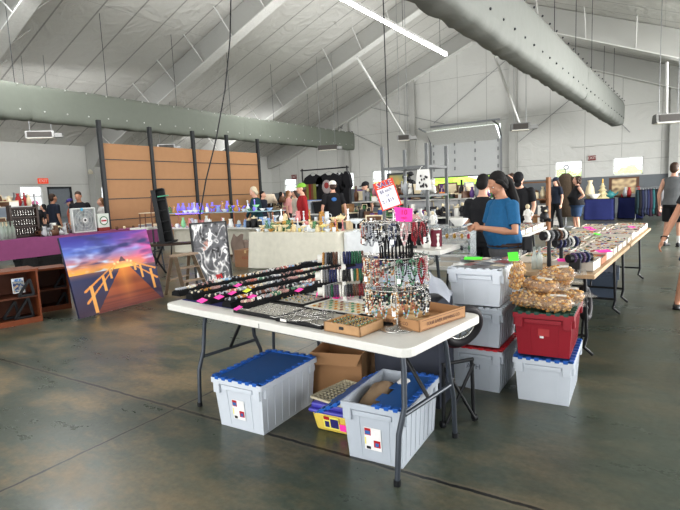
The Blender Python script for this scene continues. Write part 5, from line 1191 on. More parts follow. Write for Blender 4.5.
for i in range(8): q.tube([Vector((0, 0, q0.z)), Vector((0, 0, q0.z)) + (x * math.cos(i * PI / 4) + y * math.sin(i * PI / 4)) * .12], .012, 5)
q.build('spokes', BLACKM, t); MB().tube([(0, 0, q0.z), (-.03, 0, .0)], .012, 6).build('stand_post', BLACKM, t)
# table of white trays behind the seller
t = plain_table('white-topped table of white card trays just right of the seller', -2.55, -1.62, 6.3, 9.2, legm=BLACKM)
k = 0
for i in range(6):
    for j in range(2):
        p = (-2.33 + .46 * j, 6.58 + .46 * i, TOPZ + .0015)
        ware_tray('white jewellery tray on the table behind the seller, %s from near end, %s row' % (ORD[i], ['left', 'right'][j]), p, PI / 2 + .03 * ((i + j) % 3 - 1), .41, .42, .07, WTRAY, (i * 2 + j) % 6, 900 + k, 'jewellery trays behind the seller'); k += 1
scatter('behind the seller', [((-2.2, 9.6, 0), (-1.5, 9.6, 0), 1)], ['crate'], ['brown'], 5)
for i, (px, py, kind, c, s) in enumerate(((527, 224, 'plush_toy', 'brown', 1.4), (521, 226, 'hat', 'brown', 1.0), (517, 222, 'figurine', 'white', 1.6), (531, 216, 'plush_toy', 'black', 1.3))):
    q = PD(px, py, 9.0); put(kind, c, (-2.45 + .27 * i, 9.06, TOPZ + .08), YAW, s, '%s %s beyond the white trays, near the stooping man' % (c, kind.replace('_', ' ')))
# ------------------------------------------------------------------ steel display rack behind the spinning rack
rk = thing('display_rack', 'grey four-post steel rack behind the SALE sign', 'rack', (0, 0, 0)); nn = PD(426.3, 143, 6.4); Nn = Vector((nn.x, nn.y, 0)); ra, rb_ = .63, .70; rh = nn.z
cnr = [Nn, Nn + Vector((-ra, 0, 0)), Nn + Vector((0, rb_, 0)), Nn + Vector((-ra, rb_, 0))]; rk.location = Nn; RG = C('rack_grey', 104, 106, 106, .5, metal=.2)
for p in cnr: l = p - Nn; MB().b2((l.x - .019, l.y - .019, 0), (l.x + .019, l.y + .019, rh)).build('upright', RG, rk)
zb = PD(426, 166, 6.4).z
for z in (zb, 1.38, .95, .5):
    q = MB()
    for a, b_ in ((0, 1), (0, 2), (1, 3), (2, 3)): q.bar(cnr[a] - Nn + Vector((0, 0, z)), cnr[b_] - Nn + Vector((0, 0, z)), .03, .03)
    q.build('shelf_rail' if z < zb else 'top_rail', RG, rk)
    if z < zb: MB().b2((-ra + .02, .02, z + .0), (-.02, rb_ - .02, z + .012)).build('shelf', C('shelf_grey', 104, 106, 106, .5), rk)
pbg = thing('printed_bag', 'white plastic bag with a dark print hanging from the steel rack', 'bag', Nn + Vector((-.04, -.028, zb - .17)), YAW - .2)
MB().grid(lambda u, v: Vector(((u - .5) * (.15 + .06 * (1 - v)), -.012 - .03 * math.sin(PI * u) * (1 - v * .6), (v - .5) * .26)), 10, 10).build('bag_film', C('bag_white', 224, 222, 216, .4), pbg)
q = MB(); sd = random.Random(4)
for i in range(16): q.ell((sd.uniform(-.055, .055), -.05, sd.uniform(-.10, .06)), (.010, .006, .016), 6)
o = q.build('dark_print', STKK, pbg); o['kind'] = 'stuff'
q = MB(); q.tube([(-.05, 0, .12), (-.02, .02, .17), (.02, .02, .17), (.05, 0, .12)], .006, 5); q.build('bag_handle', C('bag_white', 224, 222, 216, .4), pbg)
def rackp(x, y, z): return Nn + Vector((x, y, z))
for z, nm_, sd_, ks in ((1.392, 'upper', 41, ['figurine', 'bottle', 'plush_toy', 'mug', 'picture_frame']), (.962, 'middle', 42, ['jar', 'box', 'vase', 'figurine', 'mug']), (.512, 'lower', 43, ['box', 'crate', 'jar'])):
    scatter('on the steel rack %s shelf' % nm_, [(rackp(-ra + .03, .12, z), rackp(-.03, .10, z), 6), (rackp(-ra + .03, .40, z), rackp(-.03, .38, z), 6)], ks, ['black', 'white', 'grey', 'pink', 'brown', 'silver', 'red'], sd_, s=(.7, 1.0), jit=.015)
# pink cloth ball and red tin on the rack
q = rackp(-.32, -.12, 0)
# clear acrylic cases and boxes on a low table left of the seller
ACR = C('clear_acrylic', 214, 220, 222, .08, alpha=.32)
lt = plain_table('white table under clear plastic cases, left of the seller', -2.62, -1.66, 5.15, 5.85, z=.62, legm=BLACKM)
def acrylic(lab, x, y, z, w, d, h, sd_):
    t = thing('acrylic_case', lab, 'display case', (x, y, z), .05); q = MB(); e = .005
    for k in range(4): q.b2((-w / 2, -d / 2, h * k / 3 - (e if k else 0)), (w / 2, d / 2, h * k / 3 + e))
    q.b2((-w / 2, d / 2 - e, 0), (w / 2, d / 2, h)); q.b2((-w / 2, -d / 2, 0), (-w / 2 + e, d / 2, h)); q.b2((w / 2 - e, -d / 2, 0), (w / 2, d / 2, h)); q.build('clear_panels', ACR, t)
    rd = random.Random(sd_); q = MB()
    for k in range(3):
        for i in range(4): x0 = -w * .36 + w * .24 * i; q.ell((x0, rd.uniform(-.02, .04), h * k / 3 + .03), (.02, .02, .028), 6, m=rd.randrange(6))
    o = q.build('small_contents', PIECES, t, fix=False); o['kind'] = 'stuff'
acrylic('clear three-shelf acrylic case at the left end of the low table', -2.36, 5.5, .622, .36, .26, .42, 1); acrylic('clear three-shelf acrylic case beside the seller', -1.92, 5.5, .622, .36, .26, .40, 2)
for i, (x, y, z, w, d, h, lb) in enumerate(((-2.30, 5.28, .622, .30, .16, .07, 'lying in front of the left acrylic case'), (-1.86, 5.28, .622, .34, .16, .06, 'lying in front of the right acrylic case'), (-1.86, 5.27, .684, .30, .14, .05, 'stacked on another before the right acrylic case'))):
    t = thing('flat_case', 'white flat jewellery case %s' % lb, 'case', (x, y, z), .05 * i); MB().b2((-w / 2, -d / 2, 0), (w / 2, d / 2, h * .7)).build('case_base', WTRAY, t, bevel=.004); MB().b2((-w / 2 - .002, -d / 2 - .002, h * .7), (w / 2 + .002, d / 2 + .002, h)).build('case_lid', C('frost_lid', 216, 216, 214, .2), t, bevel=.004)
scatter('on top of the acrylic cases', [((-2.42, 5.46, 1.05), (-2.14, 5.46, 1.05), 3)], ['figurine', 'box'], ['white', 'black', 'silver'], 46, s=(.6, .8), jit=.01)
put('bowl', 'white', (-1.9, 5.5, 1.032), 0, 1.3, 'white bowl on top of the acrylic case beside the seller'); 
# pink cloth globe and dark red tin behind the pink card
pl = plain_table('small white table behind the pink price card', -2.22, -1.66, 4.3, 4.85, z=.9, legm=GUN)
q = PD(417, 217, 4.9); t = thing('cloth_globe', 'dusty pink round cloth ornament behind the pink price card', 'ornament', (-2.02, 4.48, .902)); MB().lathe([(0, 0), (.05, 0), (.05, .02), (.015, .03), (.015, .10)], n=12).build('stand', DKSTEEL, t); MB().ell((0, 0, .21), (.12, .12, .12), 18).build('globe', C('dusty_pink', 186, 146, 142, .9, bump=.4), t)
t = thing('tin', 'dark red cylinder tin beside the pink cloth ornament', 'tin', (-1.84, 4.66, .902)); MB().cyl((0, 0, 0), (0, 0, .16), .055, 18).build('tin_body', C('maroon_tin', 116, 36, 56, .4), t); MB().cyl((0, 0, .16), (0, 0, .175), .057, 18).build('lid', RIM, t)
scatter('behind the pink card', [((-1.9, 4.42, .902), (-1.68, 4.42, .902), 2), ((-2.2, 4.72, .902), (-1.99, 4.72, .902), 2)], ['figurine', 'jar', 'vase', 'candlestick'], ['white', 'silver', 'grey', 'black'], 47, s=(.7, .95), jit=.012)
# ------------------------------------------------------------------ left foreground pieces
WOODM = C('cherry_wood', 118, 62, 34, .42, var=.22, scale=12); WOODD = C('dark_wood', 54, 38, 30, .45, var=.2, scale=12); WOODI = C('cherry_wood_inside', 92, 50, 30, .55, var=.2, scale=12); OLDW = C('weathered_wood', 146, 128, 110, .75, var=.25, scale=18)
# sunset pier canvas
def lerp3(a, b, t): t = max(0, min(1, t)); return tuple(p + (q - p) * t for p, q in zip(a, b))
def sunset(u, v):
    hz = .52
    def seg(px, py, ax, ay, bx, by):
        t = max(0, min(1, ((px - ax) * (bx - ax) + (py - ay) * (by - ay)) / ((bx - ax) ** 2 + (by - ay) ** 2))); return math.hypot(px - ax - t * (bx - ax), py - ay - t * (by - ay)), t
    if v > hz:
        t = (v - hz) / (1 - hz); n = noise.noise((u * 2.6 - v * 2, v * 8, 1)) + .5 * noise.noise((u * 7 - v * 5, v * 22, 2)); n2 = noise.noise((u * 5 + 3 + v * 3, v * 15, 4)) + .5 * noise.noise((u * 13, v * 34, 6)); cx = abs(u - .62)
        c = lerp3((250, 176, 70), (206, 120, 120), t * 3); c = lerp3(c, (96, 128, 200), (t - .22) * 3); c = lerp3(c, (48, 42, 138), (t - .5) * 2.6)
        pinkness = max(0, u - .45) * 1.6 * (1 - abs(t - .6)); c = lerp3(c, (226, 80, 150), pinkness * (1.1 + 1.4 * n))
        c = lerp3(c, (40, 40, 100), max(0, n + .05) * 1.5 * (1 if t > .2 else .4)); c = lerp3(c, (190, 210, 240), max(0, n2 - .05) * 2.0 * (1 - t) * (1 if u < .5 else .5)); c = lerp3(c, (255, 214, 110), max(0, 1 - cx * 3.4 - t * 5))
    else:
        t = v / hz; c = lerp3((58, 34, 58), (36, 46, 92), t); c = lerp3(c, (200, 120, 80), max(0, t - .86) * 4)
        x = u - .62; half = .035 + (.50 - .035) * (1 - t); xl = .62 - (.07 + .36 * (1 - t)); xr = .62 + (.05 + .30 * (1 - t))
        if xl < u < xr:
            pl = math.sin(1 / (t * .9 + .06) * 5) if t < .97 else 0; c = lerp3((110, 44, 34), (214, 120, 50), t); c = lerp3(c, (70, 26, 26), max(0, pl) * .35); c = lerp3(c, (236, 160, 70), max(0, 1 - abs(u - .58) * 9) * t * .7)
    R = (222, 150, 74)
    for (a, b) in (((.12, .16), (.50, .55)), ((.12, .30), (.50, .58)), ((.98, .30), (.70, .55)), ((.98, .44), (.70, .58))):
        d, t = seg(u, v, *a, *b)
        if d < .014 - .009 * t: c = R
    for (x, y0, y1) in ((.19, .02, .36), (.34, .26, .46), (.43, .40, .53), (.92, .16, .44), (.80, .34, .52), (.73, .45, .56)):
        if abs(u - x) < .016 * (1.4 - y1) and y0 < v < y1: c = (232, 168, 86)
    for (x, y) in ((.50, .585), (.545, .60), (.60, .615), (.66, .605), (.70, .59)):
        c = lerp3(c, (255, 236, 170), max(0, 1 - math.hypot(u - x, (v - y)) / .022))
    if abs(u - .60) < .05 * (1 - (v - .59) / .09) and .60 < v < .67: c = lerp3(c, (70, 48, 60), .8)
    return c
cvA, cvB = P(80, 319, 0), P(164, 297, 0); dv = cvB - cvA; cw = dv.length
cv = painted('canvas_print', cw, 1.08, 190, 140, sunset, .55, .035, (24, 26, 60)); cv.location = (cvA + cvB) / 2; cv.rotation_euler = (-.235, 0, math.atan2(dv.y, dv.x)); tag(cv, 'large canvas print of a wooden pier at sunset, leaning on the floor at left', 'picture')
# frame on floor: abstract grey, black and white picture
def poster(u, v):
    n = noise.noise((u * 5, v * 8, 2)) + .6 * noise.noise((u * 12, v * 16, 5)) + .3 * noise.noise((u * 26, v * 34, 8)); g = 92 + 30 * n; c = (g, g, g + 4)
    rg_ = 1 - abs(noise.noise((u * 4.5 + 1.1 * noise.noise((u * 3, v * 4, 1)), v * 5.5 + 1.3 * noise.noise((u * 4, v * 3, 7)), 4))) * 7
    if rg_ > 0: c = lerp3(c, (246, 244, 242), rg_ * (.5 + .9 * max(0, n + .4)))
    if n > .35: c = lerp3(c, (244, 242, 240), (n - .35) * 4)
    if n < -.55: c = (34, 34, 36)
    if .25 < u < .42 and .58 < v < .76 and n > .1: c = lerp3(c, (196, 130, 110), .6)
    d = noise.noise((u * 16, v * 9, 3))
    if .36 < u < .80 and .07 + .05 * u < v < .15 + .06 * u and d > .05: c = (190, 34, 40)
    elif .34 < u < .84 and .05 + .05 * u < v < .17 + .06 * u and d > -.25 and n > -.1: c = (232, 228, 226)
    return c
pa, pb_ = P(200, 291, 0), P(231, 286, 0); dp = pb_ - pa; pw = .64
fr_ = thing('framed_poster', 'black-framed grey and white abstract poster with red strokes, leaning upright', 'picture', (pa + pb_) / 2 + Vector((0, 0, .008)), math.atan2(dp.y, dp.x))
fr_.rotation_euler = (-.10, 0, math.atan2(dp.y, dp.x)); FH = 1.09
o = painted('print', pw - .04, FH - .04, 72, 110, poster, .35, .01, (20, 20, 22), fr_); o.location = (0, 0, .02)
q = MB()
for a, c in (((-pw / 2, -.012, 0), (pw / 2, .02, .025)), ((-pw / 2, -.012, FH - .025), (pw / 2, .02, FH)), ((-pw / 2, -.012, 0), (-pw / 2 + .025, .02, FH)), ((pw / 2 - .025, -.012, 0), (pw / 2, .02, FH))): q.b2(a, c)
q.build('frame', BLACKM, fr_)
# step ladder
lf = [P(185, 295, 0), P(208, 290, 0), P(166, 294.5, 0), P(187, 286, 0)]; top = PD(184, 254.5, 6.95); tz_ = top.z
t = thing('step_ladder', 'small weathered wooden step ladder in front of the leaning poster', 'ladder', ((lf[0] + lf[1]) / 2)); o0 = t.location.copy()
ctr = Vector((top.x, top.y, tz_)); dx = (lf[1] - lf[0]).normalized(); hw_ = .14
for s, f_, b_ in ((-1, lf[0], lf[2]), (1, lf[1], lf[3])):
    MB().bar(f_ - o0, ctr + dx * hw_ * s - o0 + Vector((0, 0, -.02)), .05, .022).build('front_rail', OLDW, t); MB().bar(b_ - o0, ctr + dx * hw_ * s * .9 + (b_ - f_).normalized() * .08 - o0 + Vector((0, 0, -.03)), .042, .022).build('rear_leg', OLDW, t)
MB().box(ctr - o0 + Vector((0, 0, 0)), (.36, .16, .025), math.atan2(dx.y, dx.x)).build('top_plate', OLDW, t)
for k in (.36, .70):
    a = lf[0].lerp(ctr - dx * hw_, k); b_ = lf[1].lerp(ctr + dx * hw_, k); MB().bar(a - o0, b_ - o0, .10, .022, up=(0, 0, 1)).build('step', OLDW, t)
a = lf[2].lerp(ctr - dx * hw_, .4); b_ = lf[3].lerp(ctr + dx * hw_, .4); MB().bar(a - o0, b_ - o0, .03, .02).build('rear_brace', OLDW, t)
# cherry cabinets
def cabinet(label, loc, rz, w, d, h, shelf=True, brackets=()):
    t = thing('wall_cabinet', label, 'cabinet', loc, rz); e = .022
    MB().b2((-w / 2, -d / 2, 0), (-w / 2 + e, d / 2, h)).build('side_panel', WOODM, t); MB().b2((w / 2 - e, -d / 2, 0), (w / 2, d / 2, h)).build('side_panel', WOODM, t)
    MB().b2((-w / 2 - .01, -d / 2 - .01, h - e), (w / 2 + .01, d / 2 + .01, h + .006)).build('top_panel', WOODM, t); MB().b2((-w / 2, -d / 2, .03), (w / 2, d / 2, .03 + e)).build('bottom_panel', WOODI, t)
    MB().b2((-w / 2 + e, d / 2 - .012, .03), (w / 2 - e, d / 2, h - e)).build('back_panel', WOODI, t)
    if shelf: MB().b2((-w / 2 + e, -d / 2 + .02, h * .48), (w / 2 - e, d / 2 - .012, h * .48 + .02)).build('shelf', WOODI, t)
    MB().b2((-w / 2, -d / 2 - .006, 0), (w / 2, -d / 2 + .012, .07)).build('plinth_rail', WOODM, t)
    for (x, y, z, s) in brackets:
        q = MB(); a, b_, c_ = Vector((x - s, y, z)), Vector((x + s * .9, y, z)), Vector((x + s * .55, y, z + s * 2.2))
        for p, r in ((a, b_), (b_, c_), (c_, a)): q.bar(p, r, .03, .028)
        q.build('triangle_bracket', BLACKM, t)
    return t
cl_ = P(17, 326, 0)
cabinet('cherry-wood open cabinet at the left edge, game case and black brackets inside', (cl_.x - .28, cl_.y - .12, 0), 1.35, .95, .46, .68, True, ((.30, -.12, .07, .11), (.18, -.02, .075, .09), (.33, -.215, .36, .09)))
cr_ = P(50, 313, 0)
cabinet('narrower cherry-wood cabinet behind the left one, black brackets on its shelves', (cr_.x - .30, cr_.y + .10, 0), 1.30, .58, .40, .60, True, ((.19, -.14, .055, .08), (.19, -.14, .32, .08)))
gc = thing('game_case', 'white video game case with a colourful cover propped in the cherry cabinet', 'game case', PX(19.5, 293, cl_.x - .12), 1.35); gc.rotation_euler = (-.12, 0, 1.35)
MB().b2((-.068, 0, 0), (.068, .014, .19)).build('case_shell', C('case_white', 226, 228, 230, .3), gc, bevel=.003)
def cover(u, v):
    n = noise.noise((u * 4, v * 6, 3)); 
    if v > .84: return (60, 130, 200) if .15 < u < .85 and noise.noise((u * 20, v * 10, 0)) > -.2 else (236, 236, 240)
    return lerp3((90, 150, 210), (230, 180, 120), n + .4) if n > -.1 else (60, 70, 120)
o = painted('cover_print', .12, .165, 24, 30, cover, .3, .0005, (200, 200, 200), gc); o.location = (0, -.0012, .012)
# dark bench with a leaning black tower
bp_ = P(172, 243, .62)
t = thing('dark_bench', 'dark wooden bench with black folding legs behind the step ladder', 'bench', (bp_.x, bp_.y, 0), YAW + .25)
MB().b2((-.62, -.16, .58), (.75, .16, .62)).build('bench_top', WOODD, t); 
for s in (-.45, .55): MB().tube([(s, -.12, .58), (s + .28, .12, 0)], .02, 8).build('folding_leg', BLACKM, t); MB().tube([(s + .28, -.12, .58), (s, .12, 0)], .02, 8).build('folding_leg', BLACKM, t)
t2 = thing('black_shelf_tower', 'tall narrow black shelf tower tilted on the dark bench', 'shelf', (bp_.x - .13, bp_.y + .0, .625), YAW + .25); t2.rotation_euler = (0, -.10, YAW + .25)
q = MB(); w, d, h = .26, .2, 1.08
q.b2((-w / 2, -d / 2, 0), (-w / 2 + .09, d / 2, h)); q.b2((w / 2 - .02, -d / 2, 0), (w / 2, d / 2, h)); q.b2((-w / 2, d / 2 - .01, 0), (w / 2, d / 2, h)); q.build('tower_frame', BLACKM, t2)
for k in range(6): MB().b2((-w / 2 + .09, -d / 2, h * k / 5 - .0), (w / 2 - .02, d / 2 - .01, h * k / 5 + .016)).build('shelf', BLACKM, t2)
MB().b2((-.20, -.14, -.0), (.20, .14, .03)).build('foot_plate', BLACKM, t2)
MB().b2((-.02, -d / 2 - .04, h * .86), (w / 2 + .06, d / 2, h * .86 + .02)).build('green_shelf', C('green_slip', 80, 150, 120, .5), t2)
# wooden chair behind
cq = PD(149, 227, 10.6); t = thing('wooden_chair', 'small brown spindle-back wooden chair on a white stand behind the black tower', 'chair', cq, -1.1); t.scale = (.66, .66, .66); CHW = C('chair_wood', 96, 56, 36, .45, var=.2)
ws = plain_table('low white stand under the small wooden chair', cq.x - .3, cq.x + .3, cq.y - .25, cq.y + .25, z=cq.z - .001)
MB().b2((-.21, -.2, .43), (.21, .2, .46)).build('seat', C('cream_seat', 206, 190, 166, .8), t, bevel=.01)
for sx in (-1, 1):
    MB().tube([(sx * .18, -.18, .43), (sx * .19, -.19, 0)], .017, 8).build('leg', CHW, t); MB().tube([(sx * .19, .22, 0), (sx * .18, .19, .45), (sx * .17, .25, .96)], .018, 8).build('leg', CHW, t)
MB().b2((-.19, .225, .90), (.19, .255, .98)).build('top_rail', CHW, t)
for i in range(5): MB().tube([(-.12 + .06 * i, .20, .46), (-.12 + .06 * i, .245, .92)], .010, 6).build('spindle', CHW, t)
# ------------------------------------------------------------------ display partition
PX_ = -13.3; TANP = C('tan_partition_panel', 164, 126, 92, .75, var=.06, scale=6); PSTL = C('partition_post', 48, 50, 52, .5)
pt_ = [PX(px, py, PX_) for px, py in ((98, 120), (149, 127), (192, 131), (226, 135), (257, 139))]
t = thing('display_partition', 'tan panelled partition with five dark posts behind the purple table', 'partition', (PX_, pt_[0].y, 0))
for p in pt_: MB().b2((-.05, p.y - pt_[0].y - .05, 0), (.05, p.y - pt_[0].y + .05, p.z)).build('post', PSTL, t)
for a, b_ in zip(pt_, pt_[1:]):
    y0, y1 = a.y - pt_[0].y + .05, b_.y - pt_[0].y - .05; q = MB(); zs = [.3, 1.0, 1.60, 2.16, 2.72, 3.17]
    for z0, z1 in zip(zs, zs[1:]): q.b2((-.03, y0, z0 + .012), (-.01, y1, z1 - .0))
    q.build('tan_panel', TANP, t); r = MB()
    for z in zs[1:-1]: r.b2((-.035, y0, z - .012), (.0, y1, z + .012))
    r.build('rail', DKSTEEL, t)
# ------------------------------------------------------------------ purple table and its wares
PURC = C('plum_tablecloth', 138, 74, 116, .85, scale=8)
plain_table('long table under the plum cloth', -13.12, -12.42, 5.0, 10.0)
skirt('tablecloth', 'plum-coloured cloth over the long table in front of the partition', -13.14, -12.40, 4.95, 10.02, .30, .748, PURC, .012)
FY = PX(83.5, 226, -12.75); t = thing('box_fan', 'grey square box fan standing on the plum tablecloth', 'fan', (-12.72, FY.y, .752), PI / 2); s = .64
FANG = C('fan_grey', 206, 208, 206, .45)
q = MB()
for a, c in (((-s / 2, -.06, 0), (s / 2, .06, .035)), ((-s / 2, -.06, s - .035), (s / 2, .06, s)), ((-s / 2, -.06, 0), (-s / 2 + .035, .06, s)), ((s / 2 - .035, -.06, 0), (s / 2, .06, s))): q.b2(a, c)
q.build('housing', FANG, t, bevel=.02); q = MB()
for i in range(15): x = -s / 2 + .05 + (s - .1) * i / 14; q.tube([(x, -.06, .03), (x, -.06, s - .03)], .004, 5)
for r in (.10, .18, .26): q.ring((0, -.062, s / 2), r, .004, (0, 1, 0), 24, 5)
q.build('grille', FANG, t)
for i in range(5):
    a = i * 2 * PI / 5; q = MB(); q.prism([(.05 * math.cos(a), 0, s / 2 + .05 * math.sin(a)), (.27 * math.cos(a - .3), .02, s / 2 + .27 * math.sin(a - .3)), (.28 * math.cos(a + .25), -.02, s / 2 + .28 * math.sin(a + .25))], (0, .006, 0)); q.build('blade', C('fan_blade', 140, 148, 152, .35), t)
MB().b2((-s / 2 + .03, .045, .03), (s / 2 - .03, .055, s - .03)).build('rear_guard', C('fan_guard', 150, 156, 158, .5), t); q = MB(); q.tube([(0, -.075, s / 2), (0, .05, s / 2)], .07, 18); q.build('hub', PAINTW, t); MB().tube([(0, -.08, s / 2), (0, -.074, s / 2)], .03, 14).build('badge', STKK, t)
MB().box((-.06, -.064, s - .04), (.06, .01, .07)).build('blue_tag', C('tag_cyan', 80, 170, 205, .5), t)
for i, px in enumerate((2, 6, 10.5, 15)):
    p = PX(px, 232, -12.6); put('bottle', 'white', (-12.6 - .03 * i, p.y, .752), 0, 1.05, 'old clear glass bottle on the plum cloth, %s from left' % ORD[i], 'clear bottles on the plum cloth', me=MB().lathe([(0, 0), (.05, 0), (.052, .22), (.02, .31), (.018, .37), (.024, .37), (.024, .39), (0, .39)]).mesh('bottle', C('aged_glass', 168, 180, 168, .12, alpha=.6)))
p = PX(25, 232, -12.9); t = thing('spoon_rack', 'dark brown wooden display rack full of spoons on the plum cloth', 'rack', (-12.9, p.y, .752), PI / 2); w, h = .60, .78
for s in (-1, 1): MB().b2((s * w / 2 - .025, -.08, 0), (s * w / 2 + .025, .08, h)).build('side_post', WOODD, t)
for z in (.04, .26, .48, .70): MB().b2((-w / 2, -.07, z - .015), (w / 2, .07, z + .015)).build('shelf', WOODD, t)
MB().b2((-w / 2, .06, .0), (w / 2, .075, h - .05)).build('back_board', C('rack_back', 64, 54, 50, .6), t); q = MB()
for j in range(3):
    for i in range(9): q.ell((-.24 + .06 * i, -.02, .10 + .22 * j), (.02, .014, .035), 6); q.tube([(-.24 + .06 * i, -.02, .10 + .22 * j), (-.24 + .06 * i, -.01, .21 + .22 * j)], .006, 4)
o = q.build('hanging_spoons', RIM, t); o['kind'] = 'stuff'
scatter('on the plum cloth', [((-12.55, PX(40, 230, -12.55).y, .752), (-12.55, PX(68, 228, -12.55).y, .752), 10), ((-12.75, PX(40, 229, -12.75).y, .752), (-12.75, PX(68, 228, -12.75).y, .752), 9), ((-12.95, PX(40, 228, -12.95).y, .752), (-12.95, PX(69, 228, -12.95).y, .752), 8)], ['mug', 'goblet', 'teapot', 'candlestick', 'jar', 'pitcher'], ['silver', 'black', 'grey', 'silver', 'white', 'brown'], 61, s=(1.0, 1.5), face=PI / 2)
p = PX(103, 226, -12.7); t = thing('round_label_box', 'white box with a round green and red emblem beside the fan', 'box', (-12.72, p.y, .752), PI / 2); MB().b2((-.16, -.08, 0), (.16, .08, .46)).build('box_body', C('box_pale', 206, 212, 204, .6), t, bevel=.004)
q = MB(); q.tube([(0, -.081, .27), (0, -.085, .27)], .12, 20, 0); q.tube([(0, -.0855, .27), (0, -.087, .27)], .095, 20, 1); q.b2((-.08, -.088, .25), (.08, -.0875, .29), 2); q.build('round_emblem', [C('emblem_green', 70, 120, 80, .5), STKW, STKR], t); MB().b2((-.161, -.081, 0), (.161, .081, .09)).build('red_band', C('band_red', 140, 54, 48, .6), t)
scatter('at the far end of the plum cloth', [((-12.6, PX(112, 226, -12.6).y, .752), (-12.6, 9.9, .752), 6)], ['jar', 'box', 'mug'], ['brown', 'cream', 'grey'], 62, s=(.8, 1.0))
for i, (px, w) in enumerate(((27, .5), (45, .62))):
    p = PX(px, 258, -12.9); tote('black lidded crate on the floor under the plum cloth, %s one' % ['left', 'right'][i], (-12.85, p.y), .42, w, .28, 0, BLACKP, BLACKP, BLACKP)
# shelf unit at far left behind
sx_ = -15.2; y0, y1 = PX(-14, 200, sx_).y, PX(31, 200, sx_).y
t = thing('grey_shelving', 'grey shelving unit at the far left full of small wares', 'shelf', (sx_, (y0 + y1) / 2, 0), PI / 2); L_ = (y1 - y0) / 2
for x in (-L_, L_):
    for y in (-.2, .2): MB().b2((x - .02, y - .02, 0), (x + .02, y + .02, 1.85)).build('upright', STEEL, t)
for z in (.4, .95, 1.48): MB().b2((-L_, -.22, z), (L_, .22, z + .03)).build('shelf', C('shelf_pale', 178, 178, 176, .5), t)
for z, nm_, sd_ in ((1.512, 'top', 63), (.982, 'middle', 64)):
    scatter('on the far-left %s shelf' % nm_, [((sx_ + .1, y0 + .05, z), (sx_ + .1, y1 - .05, z), 10), ((sx_ - .1, y0 + .05, z), (sx_ - .1, y1 - .05, z), 8)], ['bottle', 'jar', 'box', 'figurine', 'vase', 'book', 'picture_frame'], ['black', 'brown', 'red', 'white', 'grey', 'cream', 'pink'], sd_, s=(1.0, 1.5), face=PI / 2)
# ------------------------------------------------------------------ glassware tables
LINEN = C('linen_tablecloth', 216, 212, 198, .9, scale=10); LINEN2 = C('white_tablecloth', 226, 228, 230, .9, scale=10)
plain_table('table under the linen cloth with glassware', -7.15, -5.02, 7.85, 8.65); skirt('tablecloth', 'long linen cloth hanging to the floor from the glassware table', -7.18, -5.0, 7.82, 8.68, .012, .748, LINEN, .05)
skirt('tablecloth', 'white cloth on the short table right of the linen-covered one', -4.94, -4.35, 7.95, 8.7, .012, .738, LINEN2, .03); plain_table('short table under the white cloth', -4.9, -4.39, 7.98, 8.67, z=.73)
GLC = [('clear', 226, 232, 236), ('amber', 196, 150, 76), ('green', 90, 140, 96), ('pink', 220, 150, 150), ('yellow', 228, 214, 136), ('cream', 236, 220, 180), ('pale blue', 150, 180, 220), ('milk white', 236, 236, 234), ('red', 196, 80, 88)]
GMAT = {}
for n, r, g, b in GLC: GMAT[n] = C('glassware_' + n.replace(' ', '_'), r, g, b, .1, alpha=.55 if n != 'milk white' else 1, emit=srgb(r, g, b), es=.12)  # small emission in the glass stands in for string lights among it
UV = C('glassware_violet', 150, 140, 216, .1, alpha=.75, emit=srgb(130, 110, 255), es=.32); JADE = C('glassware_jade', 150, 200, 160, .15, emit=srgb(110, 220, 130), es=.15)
GMAT['violet-lit'] = UV; GMAT['jade'] = JADE; GK = {}
def glass(kind, c, p, label, group, s=1.0, rz=0):
    if (kind, c) not in GK: me = kit(kind, 'white').copy(); me.materials.clear(); me.materials.append(GMAT[c]); me.materials.append(GMAT[c]); GK[(kind, c)] = me
    o = link('glass_' + kind if not kind.startswith('glass') else kind, GK[(kind, c)]); o.location = p; o.rotation_euler = (0, 0, rz); o.scale = (s, s, s); return tag(o, label, kind, group)
rs = thing('display_riser', 'pale wooden riser along the back of the linen-covered table', 'riser', (-6.1, 8.48, .752)); MB().b2((-1.0, -.10, .15), (1.0, .10, .17)).build('riser_board', C('riser_wood', 206, 186, 154, .6), rs)
for s in (-.96, 0, .96): MB().b2((s - .02, -.1, 0), (s + .02, .1, .15)).build('riser_foot', C('riser_wood', 206, 186, 154, .6), rs)
rg = random.Random(12); KS = ['goblet', 'compote', 'vase', 'bowl', 'decanter', 'pitcher', 'candlestick', 'mug', 'jar', 'teapot']
for ri, (y, n, z, cs, nm_, sc) in enumerate(((7.93, 17, .752, ['yellow', 'amber', 'cream', 'clear', 'clear', 'cream', 'cream'], 'front', (.75, 1.0)), (8.08, 15, .752, ['pale blue', 'amber', 'green', 'cream', 'clear', 'amber'], 'second', (.9, 1.2)), (8.24, 14, .752, ['green', 'amber', 'pale blue', 'pink', 'clear', 'cream'], 'third', (1.0, 1.3)), (8.48, 13, .924, ['cream', 'pink', 'clear', 'green', 'clear', 'milk white', 'amber', 'pale blue'], 'riser', (.9, 1.25)))):
    for i in range(n):
        c = rg.choice(cs); k = rg.choice(KS if ri else ['bowl', 'mug', 'bowl', 'compote', 'jar']); x = -7.08 + 1.98 * (i + .5) / n
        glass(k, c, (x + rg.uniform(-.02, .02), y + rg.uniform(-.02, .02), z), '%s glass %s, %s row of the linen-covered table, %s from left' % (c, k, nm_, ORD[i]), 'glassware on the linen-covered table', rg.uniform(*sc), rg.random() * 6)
for i, (x, k, c, s) in enumerate(((-4.82, 'compote', 'clear', 1.6), (-4.66, 'jar', 'cream', 1.1), (-4.5, 'candlestick', 'milk white', 1.2))): glass(k, c, (x, 8.2, .742), '%s glass %s on the short white-clothed table' % (c, k), 'glassware on the short table', s)
